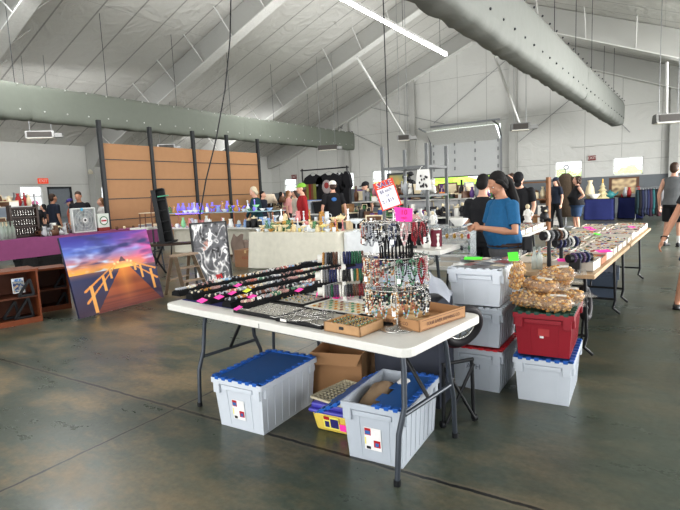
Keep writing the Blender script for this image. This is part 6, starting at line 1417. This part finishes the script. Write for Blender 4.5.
for i, x in enumerate((-4.62, -4.50)): put('picture_frame', 'cream', (x, 8.4, .742), .2 - .5 * i, 1.3, '%s pale picture frame leaning on the short white-clothed table' % ['left', 'right'][i], 'frames on the short table')
# second glass table with riser shelf
GX0, GX1, GY0, GY1 = PY(166, 225, 9.0).x, -7.45, 8.9, 9.65
plain_table('white table with a glass riser shelf left of the linen-covered one', GX0, GX1, GY0, GY1, z=.76, legm=BLACKM); skirt('tablecloth', 'pale cloth hung behind the legs of the riser-shelf table', GX0 + .1, GX1 - .9, GY0 + .25, GY1 - .05, .08, .715, LINEN, .03)
rs = thing('glass_riser', 'long pale-blue glass shelf on white posts above the second table', 'shelf', ((GX0 + GX1) / 2, 9.12, .762)); w = (GX1 - GX0) / 2
MB().b2((-w, -.16, .36), (w, .32, .378)).build('glass_shelf', C('shelf_glass', 176, 206, 212, .1, alpha=.7), rs)
for x in (-w + .05, -w / 3, w / 3, w - .05):
    for y in (-.12, .28): MB().b2((x - .012, y - .012, 0), (x + .012, y + .012, .36)).build('riser_post', C('copper_post', 176, 120, 92, .5), rs)
def gz(px): return PY(px, 212, 9.05).x
u0 = thing('ultraviolet_lamp', 'glowing violet strip lamp under the left end of the glass shelf', 'lamp', (GX0 + .58, 9.30, 1.105)); MB().b2((-.5, -.02, 0), (.5, .02, .022)).build('violet_tube', C('violet_tube', 120, 60, 255, .3, emit=(.20, .06, 1), es=6), u0); MB().b2((-.52, -.025, .0221), (.52, .025, .032)).build('lamp_housing', BLACKM, u0)
rg = random.Random(5)
for ri, (y, n, z, cs, nm_) in enumerate(((9.03, 18, 1.142, ['jade', 'milk white', 'clear', 'pale blue', 'green', 'amber'], 'front'), (9.18, 18, 1.142, ['violet-lit', 'clear', 'violet-lit', 'amber', 'violet-lit'], 'middle'), (9.34, 20, 1.142, ['violet-lit'], 'back'))):
    for i in range(n if not ri else n - 4):
        c = rg.choice(cs); k = rg.choice(['goblet', 'compote', 'vase', 'candlestick', 'goblet', 'decanter'] if ri else ['bowl', 'compote', 'jar', 'bowl', 'pitcher']); x = GX0 + .06 + (GX1 - GX0 - .12) * (i + .5) / n
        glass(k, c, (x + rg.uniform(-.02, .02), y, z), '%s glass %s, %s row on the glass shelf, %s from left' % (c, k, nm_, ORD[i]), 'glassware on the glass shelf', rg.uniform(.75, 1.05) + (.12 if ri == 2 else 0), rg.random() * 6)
for ri, (y, n) in enumerate(((9.02, 15), (9.22, 13))):
    for i in range(n):
        u = i / n; c = rg.choice(['jade', 'clear', 'pink', 'milk white'] if u < .5 else ['clear', 'pale blue', 'milk white']); k = rg.choice(['mug', 'jar', 'bowl', 'pitcher', 'vase']); x = GX0 + .06 + (GX1 - GX0 - .12) * (i + .5) / n
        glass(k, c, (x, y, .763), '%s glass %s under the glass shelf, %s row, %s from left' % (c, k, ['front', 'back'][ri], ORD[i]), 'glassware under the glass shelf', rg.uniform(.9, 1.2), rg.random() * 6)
for i in range(3): put('jar', 'black', (-8.20 + .17 * i, 8.95, .763), 0, (1.2, 1.5, 1.1)[i], 'black lidded canister at the front under the glass shelf, %s from left' % ORD[i], 'black canisters under the glass shelf')
b0 = P(246, 268, 0); carton('brown box with red print on the floor under the riser-shelf table', (b0.x - .1, b0.y + .3), .58, .42, .36, .1, txt='EGGS', m=C('brown_box', 150, 112, 84, .8))
# shelf crates under
t = thing('garment_bag', 'taupe cloth bag slumped under the riser-shelf table', 'bag', (b0.x - .9, b0.y + .75, 0)); MB().grid(lambda u, v: Vector(((u - .5) * .5 * (1 - .35 * v) + .04 * math.sin(v * 7), -.14 * math.sin(PI * u) * (1 - v * .6), v * .62 + .03 * math.sin(u * 9))), 14, 10).build('bag_cloth', C('taupe_cloth', 134, 118, 108, .9, bump=.3), t); MB().box((0, .1, .25), (.4, .18, .5)).build('bag_body', C('taupe_cloth', 134, 118, 108, .9, bump=.3), t, bevel=.05)
# ------------------------------------------------------------------ T-shirt rack, totes and counters in the middle distance
TY = 13.6; a, b_ = PY(302, 168, TY), PY(347, 170, TY); zt = (a.z + b_.z) / 2
t = thing('garment_rack', 'tall black pipe rack holding T-shirts in the middle distance', 'clothes rack', ((a.x + b_.x) / 2, TY, 0)); w = (b_.x - a.x) / 2
for s in (-w, w): MB().tube([(s, 0, 0), (s, 0, zt + .05)], .024, 8).build('upright', BLACKM, t); MB().tube([(s, -.3, .02), (s, .3, .02)], .02, 8).build('foot', BLACKM, t)
MB().tube([(-w - .06, 0, zt), (w + .06, 0, zt)], .022, 8).build('top_bar', BLACKM, t)
def tshirt(label, x, z, w, h, m, prints=True, depth_=.05, rz=0, y=TY - .03, grp='T-shirts on the black pipe rack'):
    o = thing('t_shirt', label, 't-shirt', (x, y, z), rz, grp); pts = [(-.12, 0), (-.36, -.10), (-.50, -.36), (-.36, -.42), (-.30, -.28), (-.30, -1), (.30, -1), (.30, -.28), (.36, -.42), (.50, -.36), (.36, -.10), (.12, 0), (.06, -.05), (-.06, -.05)]
    MB().prism([(p * w, -.02, q * h) for p, q in pts], (0, depth_, 0)).build('shirt_body', m, o, bevel=.008)
    MB().tube([(-.3 * w, 0, -.07 * h), (0, 0, .04 * h), (.3 * w, 0, -.07 * h)], .006, 5).build('hanger', STEEL, o)
    if prints == 1: MB().box((0, -.024, -.32 * h), (.42 * w, .004, .05 * h)).build('chest_print', C('print_grey', 150, 150, 150, .7), o)
    if prints == 2:
        q = MB(); q.ell((-.08 * w, -.024, -.33 * h), (.15 * w, .005, .17 * h), 10, 0); q.ell((-.08 * w, -.027, -.30 * h), (.08 * w, .005, .08 * h), 8, 1); q.build('chest_print', [C('print_pale', 170, 160, 160, .7), C('print_red', 150, 60, 60, .7)], o)
    return o
wx = w * 2
tshirt('black T-shirt with a line of grey print, left on the pipe rack', a.x + .26 * wx, zt - .14, .95, 1.15, K_BLACK, 1); tshirt('wide black T-shirt with a skull-like print, middle of the pipe rack', a.x + .62 * wx, zt - .14, 1.25, 1.3, K_BLACK, 2); tshirt('black T-shirt hanging edge-on at the right of the pipe rack', a.x + .985 * wx, zt - .12, .34, 1.25, K_BLACK, 0, .14)
tshirt('black T-shirt overlapping at the right of the wide one', a.x + .80 * wx, zt - .14, .6, 1.25, C('black_cotton_faded', 38, 38, 42, .85), 0, y=TY + .10)
# totes on a table
tb_y = 11.2; p0, p1 = PY(294, 215, tb_y), PY(347, 215, tb_y); tz2 = PY(320, 213.5, tb_y).z
plain_table('table carrying plastic totes in front of the T-shirt rack', p0.x, p1.x, tb_y - .1, tb_y + .6, z=tz2, legm=BLACKM)
q = PY(306, 213, tb_y); tote('clear tote with a blue lid on the table before the T-shirt rack', (q.x, tb_y + .22), .42, .55, .36, 0, CLEAR2, BLUEL, BLUED, z=tz2 + .002)
q = PY(320.5, 213, tb_y); tote('black tote with a grey lid on the table before the T-shirt rack', (q.x, tb_y + .22), .42, .55, .33, 0, BLACKP, C('lid_taupe', 150, 142, 134, .5), None, z=tz2 + .002)
for i, (px, w) in enumerate(((332, .36), (341, .3))):
    q = PY(px, 213, tb_y); carton('brown cardboard box right of the black tote, %s one' % ['left', 'right'][i], (q.x + .04 * i, tb_y + .2), w, .4, (.30, .22)[i], .1 * i, z=tz2 + .002)
hang = PY(313, 190, 12.0)
hr = thing('hanging_scarves', 'brown and red patterned scarves draped over a stand beside the T-shirt rack', 'scarves', (PY(306.5, 190, 11.9).x, 12.05, 0)); q = MB(); q.tube([(0, 0, 0), (0, 0, 1.75)], .02, 8); q.tube([(-.24, 0, 1.72), (.24, 0, 1.72)], .02, 8); q.tube([(-.2, -.2, .02), (.2, .2, .02)], .02, 6); q.build('stand', DKSTEEL, hr)
for i in range(6):
    m_ = [C('scarf_red', 130, 44, 44, .9, var=.4, scale=30), C('scarf_brown', 110, 74, 50, .9, var=.4, scale=30), C('scarf_olive', 120, 120, 60, .9, var=.4, scale=30)][i % 3]; x0 = -.20 + .08 * i
    MB().grid(lambda u, v: Vector((x0 + (u - .5) * .10, -.03 - .012 * math.sin(u * 12), 1.77 - v * .75 * (1 - .12 * (i % 2)))), 6, 6).build('scarf', m_, hr)
# two-tier counter
CY = 11.0
xl, xr = PY(346, 200, CY).x, PY(482, 200, CY).x; zu = PY(400, 200.5, CY).z; zl = PY(400, 217.5, CY).z
t = thing('two_tier_counter', 'long white two-tier sales counter before the garage door', 'counter', ((xl + xr) / 2, CY + .3, 0)); w = (xr - xl) / 2; CTW = C('counter_white', 206, 204, 198, .5)
MB().b2((-w, -.3, zl - .035), (w, .35, zl)).build('lower_shelf', CTW, t); MB().b2((-w, -.02, zu - .03), (w, .35, zu)).build('upper_shelf', CTW, t)
for k in range(6):
    x = -w + .06 + (2 * w - .12) * k / 5; MB().b2((x - .02, .30, 0), (x + .02, .34, zu - .03)).build('post', STEEL, t); MB().b2((x - .02, -.26, 0), (x + .02, -.22, zl - .035)).build('post', STEEL, t)
MB().b2((-w * .25, .342, zl), (w, .352, zu - .03)).build('back_cloth', LINEN2, t); MB().b2((-w, .0, .06), (w, .02, zl - .06)).build('dark_drape', C('dark_drape', 44, 44, 52, .9), t)
scatter('on the counter upper tier', [((xl + .05, CY + .36, zu), (xr - .05, CY + .36, zu), 30), ((xl + .05, CY + .54, zu), (xr - .05, CY + .54, zu), 26)], ['figurine', 'plush_toy', 'box', 'picture_frame', 'vase', 'bottle', 'hat', 'handbag', 'book'], ['black', 'pink', 'white', 'brown', 'purple', 'grey', 'green', 'black', 'brown', 'orange'], 71, s=(1.0, 1.7))
scatter('on the counter lower tier', [((xl + .05, CY + .10, zl), (xr - .05, CY + .10, zl), 28), ((xl + .05, CY + .42, zl), (xr - .05, CY + .42, zl), 24)], ['box', 'box', 'jar', 'book', 'handbag', 'figurine', 'crate', 'hat'], ['white', 'black', 'purple', 'red', 'blue', 'brown', 'grey', 'black', 'green', 'black'], 72, s=(1.0, 1.6))
# cushion and black feather figure
q = PY(407, 190, CY + .1); t = thing('black_feather_figure', 'tall black feathered figure on the upper tier of the counter', 'ornament', (q.x, CY + .22, zu)); q2 = MB(); sd = random.Random(8)
for i in range(22): q2.ell((sd.uniform(-.14, .14), sd.uniform(-.05, .05), .06 + .5 * sd.random() ** 1.2), (.05, .04, .06), 7)
q2.ell((.05, 0, .62), (.07, .05, .06), 8); q2.tube([(.05, 0, .45), (.0, 0, .56), (.07, 0, .64), (.13, 0, .60)], [.04, .03, .035, .015], 8); q2.build('feather_body', BLACKM, t)
# beige cushion
q = PY(377, 222, 8.6); t = plain_table('small dark stand behind the spinning rack', q.x - .3, q.x + .3, 8.45, 8.95, z=.72, legm=BLACKM, top=WOODD); t = thing('beige_cushion', 'round beige cushion seen behind the spinning rack', 'cushion', (q.x, 8.7, .722)); MB().ell((0, 0, .13), (.24, .12, .13), 16).build('cushion_body', C('beige_cloth', 196, 178, 154, .9), t); MB().ring((0, 0, .13), .225, .01, (0, 1, 0), 24, 5, R2=.12).build('piping', C('cushion_piping', 170, 150, 124, .9), t)
# far tables along the back wall
fy = 21.0
for (pa_, pb2, yy, zt2, lab, sd_, cols) in ((258, 300, 14.6, .92, 'dark table of wares behind the white-haired woman', 81, ['brown', 'cream', 'black', 'pink']), (352, 428, 17.0, .95, 'far table of toys left of the garage door', 82, ['black', 'brown', 'white', 'green', 'red']), (432, 500, 19.0, 1.05, 'far table of pictures below the open garage door', 83, ['brown', 'black', 'orange', 'green'])):
    x0, x1 = PY(pa_, 205, yy).x, PY(pb2, 205, yy).x; plain_table(lab, x0, x1, yy, yy + .8, z=zt2, legm=BLACKM, top=WOODD if sd_ != 83 else CTW)
    scatter({81: 'on the dark table', 82: 'on the far toy table', 83: 'on the far picture table'}[sd_], [((x0 + .1, yy + .2, zt2), (x1 - .1, yy + .2, zt2), 14), ((x0 + .1, yy + .5, zt2), (x1 - .1, yy + .5, zt2), 12)], ['figurine', 'box', 'lamp', 'basket', 'vase', 'picture_frame', 'clock', 'plush_toy'], cols, sd_, s=(1.2, 1.8))
    MB()
q = PY(267.5, 206, 14.3); t = thing('table_lamp', 'table lamp with a wide cream shade behind the white-haired woman', 'lamp', (q.x, 14.45, 0)); q2 = PY(267.5, 199, 14.45).z
MB().lathe([(0, 0), (.15, 0), (.15, .03), (.02, .05), (.02, q2)], n=12).build('lamp_stand', WOODD, t); MB().lathe([(.30, q2 - .16), (.17, q2 + .18), (.16, q2 + .18), (.29, q2 - .16)], n=18).build('lamp_shade', C('lamp_shade', 214, 200, 180, .9), t)
# big picture below garage door
for i, (px, lab, c_) in enumerate(((464.5, 'oval-patterned pale picture on the far table below the garage door', ((206, 196, 176), (120, 90, 80))), (474, 'dark red and green picture on the far table below the garage door', ((110, 70, 54), (70, 100, 60))))):
    q = PY(px, 195, 18.95); o = painted('framed_picture', .62, .55, 20, 22, lambda u, v: (70, 50, 40) if min(u, v, 1 - u, 1 - v) < .07 else lerp3(c_[0], c_[1], noise.noise((u * 4 + i, v * 4, 2)) + .5), .5, .04, (60, 40, 30)); o.location = (q.x, 19.02, 1.05); o.rotation_euler = (-.08, 0, 0); tag(o, lab, 'picture')
q = PY(396, 186, 17.4); o = painted('framed_picture', .95, 1.2, 20, 22, lambda u, v: (50, 54, 60) if min(u, v, 1 - u, 1 - v) < .07 else lerp3((120, 140, 120), (206, 170, 90), noise.noise((u * 3, v * 3, 6)) + .4), .5, .04, (40, 40, 40)); o.location = (q.x, 17.5, .953); o.rotation_euler = (-.1, 0, 0); tag(o, 'tall dark-framed picture standing behind the SALE sign', 'picture')
# ------------------------------------------------------------------ rear right: blue-skirted tables, coats, racks
NAVYC = C('navy_table_skirt', 36, 44, 96, .85, scale=8); BLKC = C('black_table_top', 30, 30, 34, .8)
for i, (pa_, pb2, yy, lab) in enumerate(((584, 613, 21.8, 'left navy-skirted table against the right rear wall'), (618, 642, 22.6, 'right navy-skirted table behind the clothes rail'))):
    x0, x1 = PY(pa_, 210, yy).x, PY(pb2, 210, yy).x; plain_table('table under the %s navy cloth' % ['left', 'right'][i], x0 + .03, x1 - .03, yy + .03, yy + .87, z=.80); skirt('table_skirt', lab, x0, x1, yy, yy + .9, .02, .808, NAVYC, .03); o = MB().b2((x0 - .01, yy - .01, .81), (x1 + .01, yy + .91, .825)).build('table_runner', BLKC); tag(o, 'black runner on the %s navy-skirted table' % ['left', 'right'][i], 'cloth')
zt3 = .826
q = PY(590, 190, 22.1); put('vase', 'cream', (q.x, 22.1, zt3), 0, 3.0, 'tall pale gold vase on the left navy-skirted table'); q = PY(602.5, 192, 22.1); t = thing('pagoda_model', 'cream tiered pagoda model on the left navy-skirted table', 'ornament', (q.x, 22.1, zt3))
for k in range(4): MB().lathe([(0, 0), (.26 - .05 * k, 0), (.22 - .05 * k, .04), (.14 - .03 * k, .07), (.13 - .03 * k, .14), (0, .14)], (0, 0, .15 * k), 8, sm=False).build('roof_tier', C('pagoda_cream', 200, 188, 150, .7), t)
MB().cyl((0, 0, .58), (0, 0, .75), .02).build('finial', GOLD, t)
q = PY(610, 196, 22.2); put('teapot', 'teal', (q.x, 22.2, zt3), 0, 2.4, 'teal pot at the right end of the left navy-skirted table'); q = PY(594, 196, 21.95); put('bowl', 'white', (q.x, 21.95, zt3), 0, 2.8, 'white bowl of pale cloth on the left navy-skirted table')
q = PY(623.5, 190, 23.0); o = painted('framed_picture', 1.05, .78, 24, 20, lambda u, v: (84, 56, 40) if min(u, (v), 1 - u, 1 - v) < .09 else lerp3((196, 176, 140), (120, 100, 80), noise.noise((u * 6, v * 7, 3)) * 1.2 + .3), .5, .05, (60, 40, 30)); o.location = (q.x, 23.1, zt3 + .005); o.rotation_euler = (-.06, 0, 0); tag(o, 'brown-framed sepia picture on the right navy-skirted table', 'picture')
scatter('on the right navy-skirted table', [((PY(620, 205, 22.8).x, 22.8, zt3), (PY(640, 205, 22.8).x, 22.8, zt3), 6)], ['mug', 'jar', 'box', 'vase'], ['white', 'red', 'cream', 'silver'], 91, s=(1.2, 1.7))
ry = 22.0; a, b_ = PY(636, 188, ry), PY(664, 188, ry); t = thing('clothes_rail', 'chrome clothes rail of dark jackets by the man in grey', 'clothes rack', ((a.x + b_.x) / 2, ry, 0)); w = (b_.x - a.x) / 2; rz_ = a.z
for s in (-w, w): MB().tube([(s, 0, 0), (s, 0, rz_)], .022, 8).build('upright', STEEL, t); MB().tube([(s, -.28, .03), (s, .28, .03)], .02, 8).build('foot', STEEL, t)
MB().tube([(-w, 0, rz_), (w, 0, rz_)], .02, 8).build('rail_bar', STEEL, t)
GC = [('dark teal', 30, 52, 58), ('black', 26, 26, 30), ('navy', 36, 42, 70), ('slate', 60, 66, 84), ('navy', 40, 46, 78), ('plum', 62, 44, 62), ('teal', 44, 92, 96), ('black', 30, 30, 32), ('maroon plaid', 96, 60, 66), ('grey', 130, 128, 130)]
for i, (n, r, g, b) in enumerate(GC):
    x = a.x + .06 + (b_.x - a.x - .12) * i / 9; o = thing('hanging_jacket', '%s jacket on the chrome clothes rail, %s from left' % (n, ORD[i]), 'jacket', (x, ry, rz_ - .03), .0, 'jackets on the chrome rail'); m_ = C('jacket_%d' % i, r, g, b, .85, var=.2, scale=20)
    q = MB(); q.loft([((0, 0, -.03), .03, .06, None), ((0, 0, -.09), .06, .22, None), ((0, 0, -.35), .075, .25, None), ((0, 0, -.80), .085, .27, None), ((.01, 0, -.92 - .05 * (i % 3)), .08, .28, None)], 12)
    q.build('jacket_body', m_, o); q = MB()
    for s in (-1, 1): q.tube([(0, s * .2, -.1), (.02, s * .27, -.4), (.02, s * .28, -.72)], [.06, .06, .05], 8)
    q.build('sleeves', m_, o); q = MB(); q.tube([(0, 0, -.02), (0, 0, .03), (0, .02, .05)], .006, 5); q.tube([(0, -.2, -.09), (0, 0, -.02), (0, .2, -.09)], .008, 5); q.build('hanger', PAINTW, o)
# brown coat on a stand, behind the long-haired shopper
q = PY(566, 180, 18.6); t = thing('coat_stand', 'coat stand carrying a long brown coat between the two shoppers', 'coat stand', (q.x, 18.6, 0)); MB().tube([(0, 0, 0), (0, 0, 1.95)], .025, 8).build('pole', STEEL, t); MB().lathe([(0, 0), (.28, 0), (.26, .03), (0, .05)], n=16).build('foot', STEEL, t); MB().ring((0, 0, 2.0), .07, .015, (0, 1, 0), 14, 6).build('hook_ring', BLACKM, t)
o = thing('brown_coat', 'long brown fur-trimmed coat hanging between the two shoppers', 'coat', (q.x, 18.52, 0)); q2 = MB(); q2.loft([((0, 0, .35), .30, .15, None), ((0, 0, .9), .27, .15, None), ((0, 0, 1.45), .25, .14, None), ((0, 0, 1.68), .22, .12, None), ((0, 0, 1.80), .10, .09, None)], 16); q2.build('coat_body', C('coat_brown', 74, 62, 50, .95, var=.4, scale=25, bump=.5), o)
q2 = MB()
for s in (-1, 1): q2.tube([(s * .22, 0, 1.66), (s * .33, -.04, 1.25), (s * .32, -.08, .9)], [.09, .10, .08], 10)
q2.build('sleeves', C('coat_brown', 74, 62, 50, .95, var=.4, scale=25, bump=.5), o)
# tables by the shoppers
x0, x1 = PY(538, 200, 18.8).x, PY(560, 200, 18.8).x; plain_table('low grey table left of the long-haired shopper', x0, x1, 18.8, 19.5, z=.8, legm=BLACKM, top=C('grey_top', 120, 120, 120, .6)); scatter('on the low grey table', [((x0 + .1, 19.0, .8), (x1 - .1, 19.0, .8), 7)], ['handbag', 'figurine', 'vase', 'hat', 'basket'], ['black', 'brown', 'black', 'white'], 95, s=(1.3, 1.9))
q = PY(549, 211, 18.6); t = thing('notice_board', 'white notice board propped against the low grey table', 'sign', (q.x, 18.74, .05)); MB().b2((-.40, -.012, 0), (.40, .012, .70)).build('board', SIGNW, t); q2 = MB()
for k in range(5): q2.b2((-.3, -.014, .15 + .1 * k), (.3 - .12 * (k % 2), -.0125, .18 + .1 * k))
q2.build('faint_lines', C('faint_grey', 200, 200, 202, .6), t); t.rotation_euler = (-.05, 0, 0)
x0 = PY(534, 195, 12.6); t = thing('wooden_rack', 'tall brown wooden display rack behind the stooping man', 'rack', (x0.x, 12.6, 0)); 
for s in (-.32, .32): MB().b2((s - .03, -.15, 0), (s + .03, .15, 1.62)).build('side_post', C('rack_brown', 132, 92, 62, .55, var=.2), t)
for z in (.3, .7, 1.1, 1.5): MB().b2((-.32, -.15, z), (.32, .15, z + .03)).build('shelf', C('rack_brown', 132, 92, 62, .55, var=.2), t)
scatter('on the tall brown rack behind the stooping man', [((x0.x - .28, 12.55, 1.132), (x0.x + .28, 12.55, 1.132), 4)], ['figurine', 'jar', 'vase'], ['brown', 'cream', 'black'], 96, s=(1, 1.3))
for i, (px, lab) in enumerate(((539, 'on the floor left of the long-haired shopper'), (545, 'on the floor below the white notice board'))):
    q = P(px, 224, 0); carton('brown box %s' % lab, (q.x, q.y), .5, .4, .35, .2 * i)
# ------------------------------------------------------------------ light and camera
w = bpy.data.worlds.new('world'); scene.world = w; w.use_nodes = True
bg = w.node_tree.nodes['Background']; bg.inputs['Color'].default_value = (.93, .97, 1, 1); bg.inputs['Strength'].default_value = 2.0
def area(name, loc, target, sx, sy, e, c=(1, 1, 1)):
    l = bpy.data.lights.new(name, 'AREA'); l.shape = 'RECTANGLE'; l.size = sx; l.size_y = sy; l.energy = e; l.color = c
    o = bpy.data.objects.new(name, l); col.objects.link(o); o.location = loc
    o.rotation_euler = (Vector(target) - Vector(loc)).to_track_quat('-Z', 'Y').to_euler()
    return o
area('daylight_side_doors', (8.0, 13, 2.4), (-2, 13, .3), 14, 3.6, 2300, (1, .99, .97))
area('daylight_rear_doors', (-4, -8.5, 2.8), (-5, 4, .8), 12, 4, 520, (1, .98, .95))
for x, y in ((-12.5, 6.5), (-12.0, 16), (-5.0, 17.5), (-3.2, 5.2)):
    area('high_bay', (x, y, 6.6), (x, y, 0), 2.4, 1.2, 170)
for x, y, sx, e in ((-8.3, 3, 8, 150), (-8.3, 13, 8, 150), (-8.3, 22, 8, 130), (-17.0, 8, 2, 9), (-17.0, 18, 2, 9), (2, 8, 4, 45), (2, 19, 4, 45)):
    area('roof_fill', (x, y, 5.0), (x, y, 9), sx, 8, e)  # added unseen fill lamps that brighten the ceiling from below
area('left_wall_fill', (-15.6, 9.5, 4.6), (-22, 11.5, -1.2), 5, 1.2, 120)  # unseen fill lamp, added to lift the left wall
area('rear_wall_fill', (-17.5, 18.5, 4.6), (-19, 26.5, -1.5), 6, 1.2, 120)  # unseen fill lamp, added to lift the left part of the back wall
area('aisle_fill', (3.4, 15, 5.0), (.8, 14.5, 0), 2.5, 13, 900)  # added overhead fill without a fixture, brightens the right aisle floor
s = bpy.data.lights.new('sun', 'SUN'); s.energy = 3; s.angle = .02; so = bpy.data.objects.new('sun', s); col.objects.link(so); so.rotation_euler = (-.5, .25, 0)
cam = bpy.data.cameras.new('camera'); cam.sensor_width = 36; cam.lens = F / 680 * 36; cam.clip_end = 200
co = bpy.data.objects.new('camera', cam); col.objects.link(co)
R = Matrix((CR, CU, -CF)).transposed()
co.matrix_world = Matrix.Translation((0, 0, EYE)) @ R.to_4x4()
scene.camera = co
scene.view_settings.view_transform = 'Standard'
scene.view_settings.look = 'None'
scene.view_settings.exposure = 0.36
scene.view_settings.gamma = 0.88
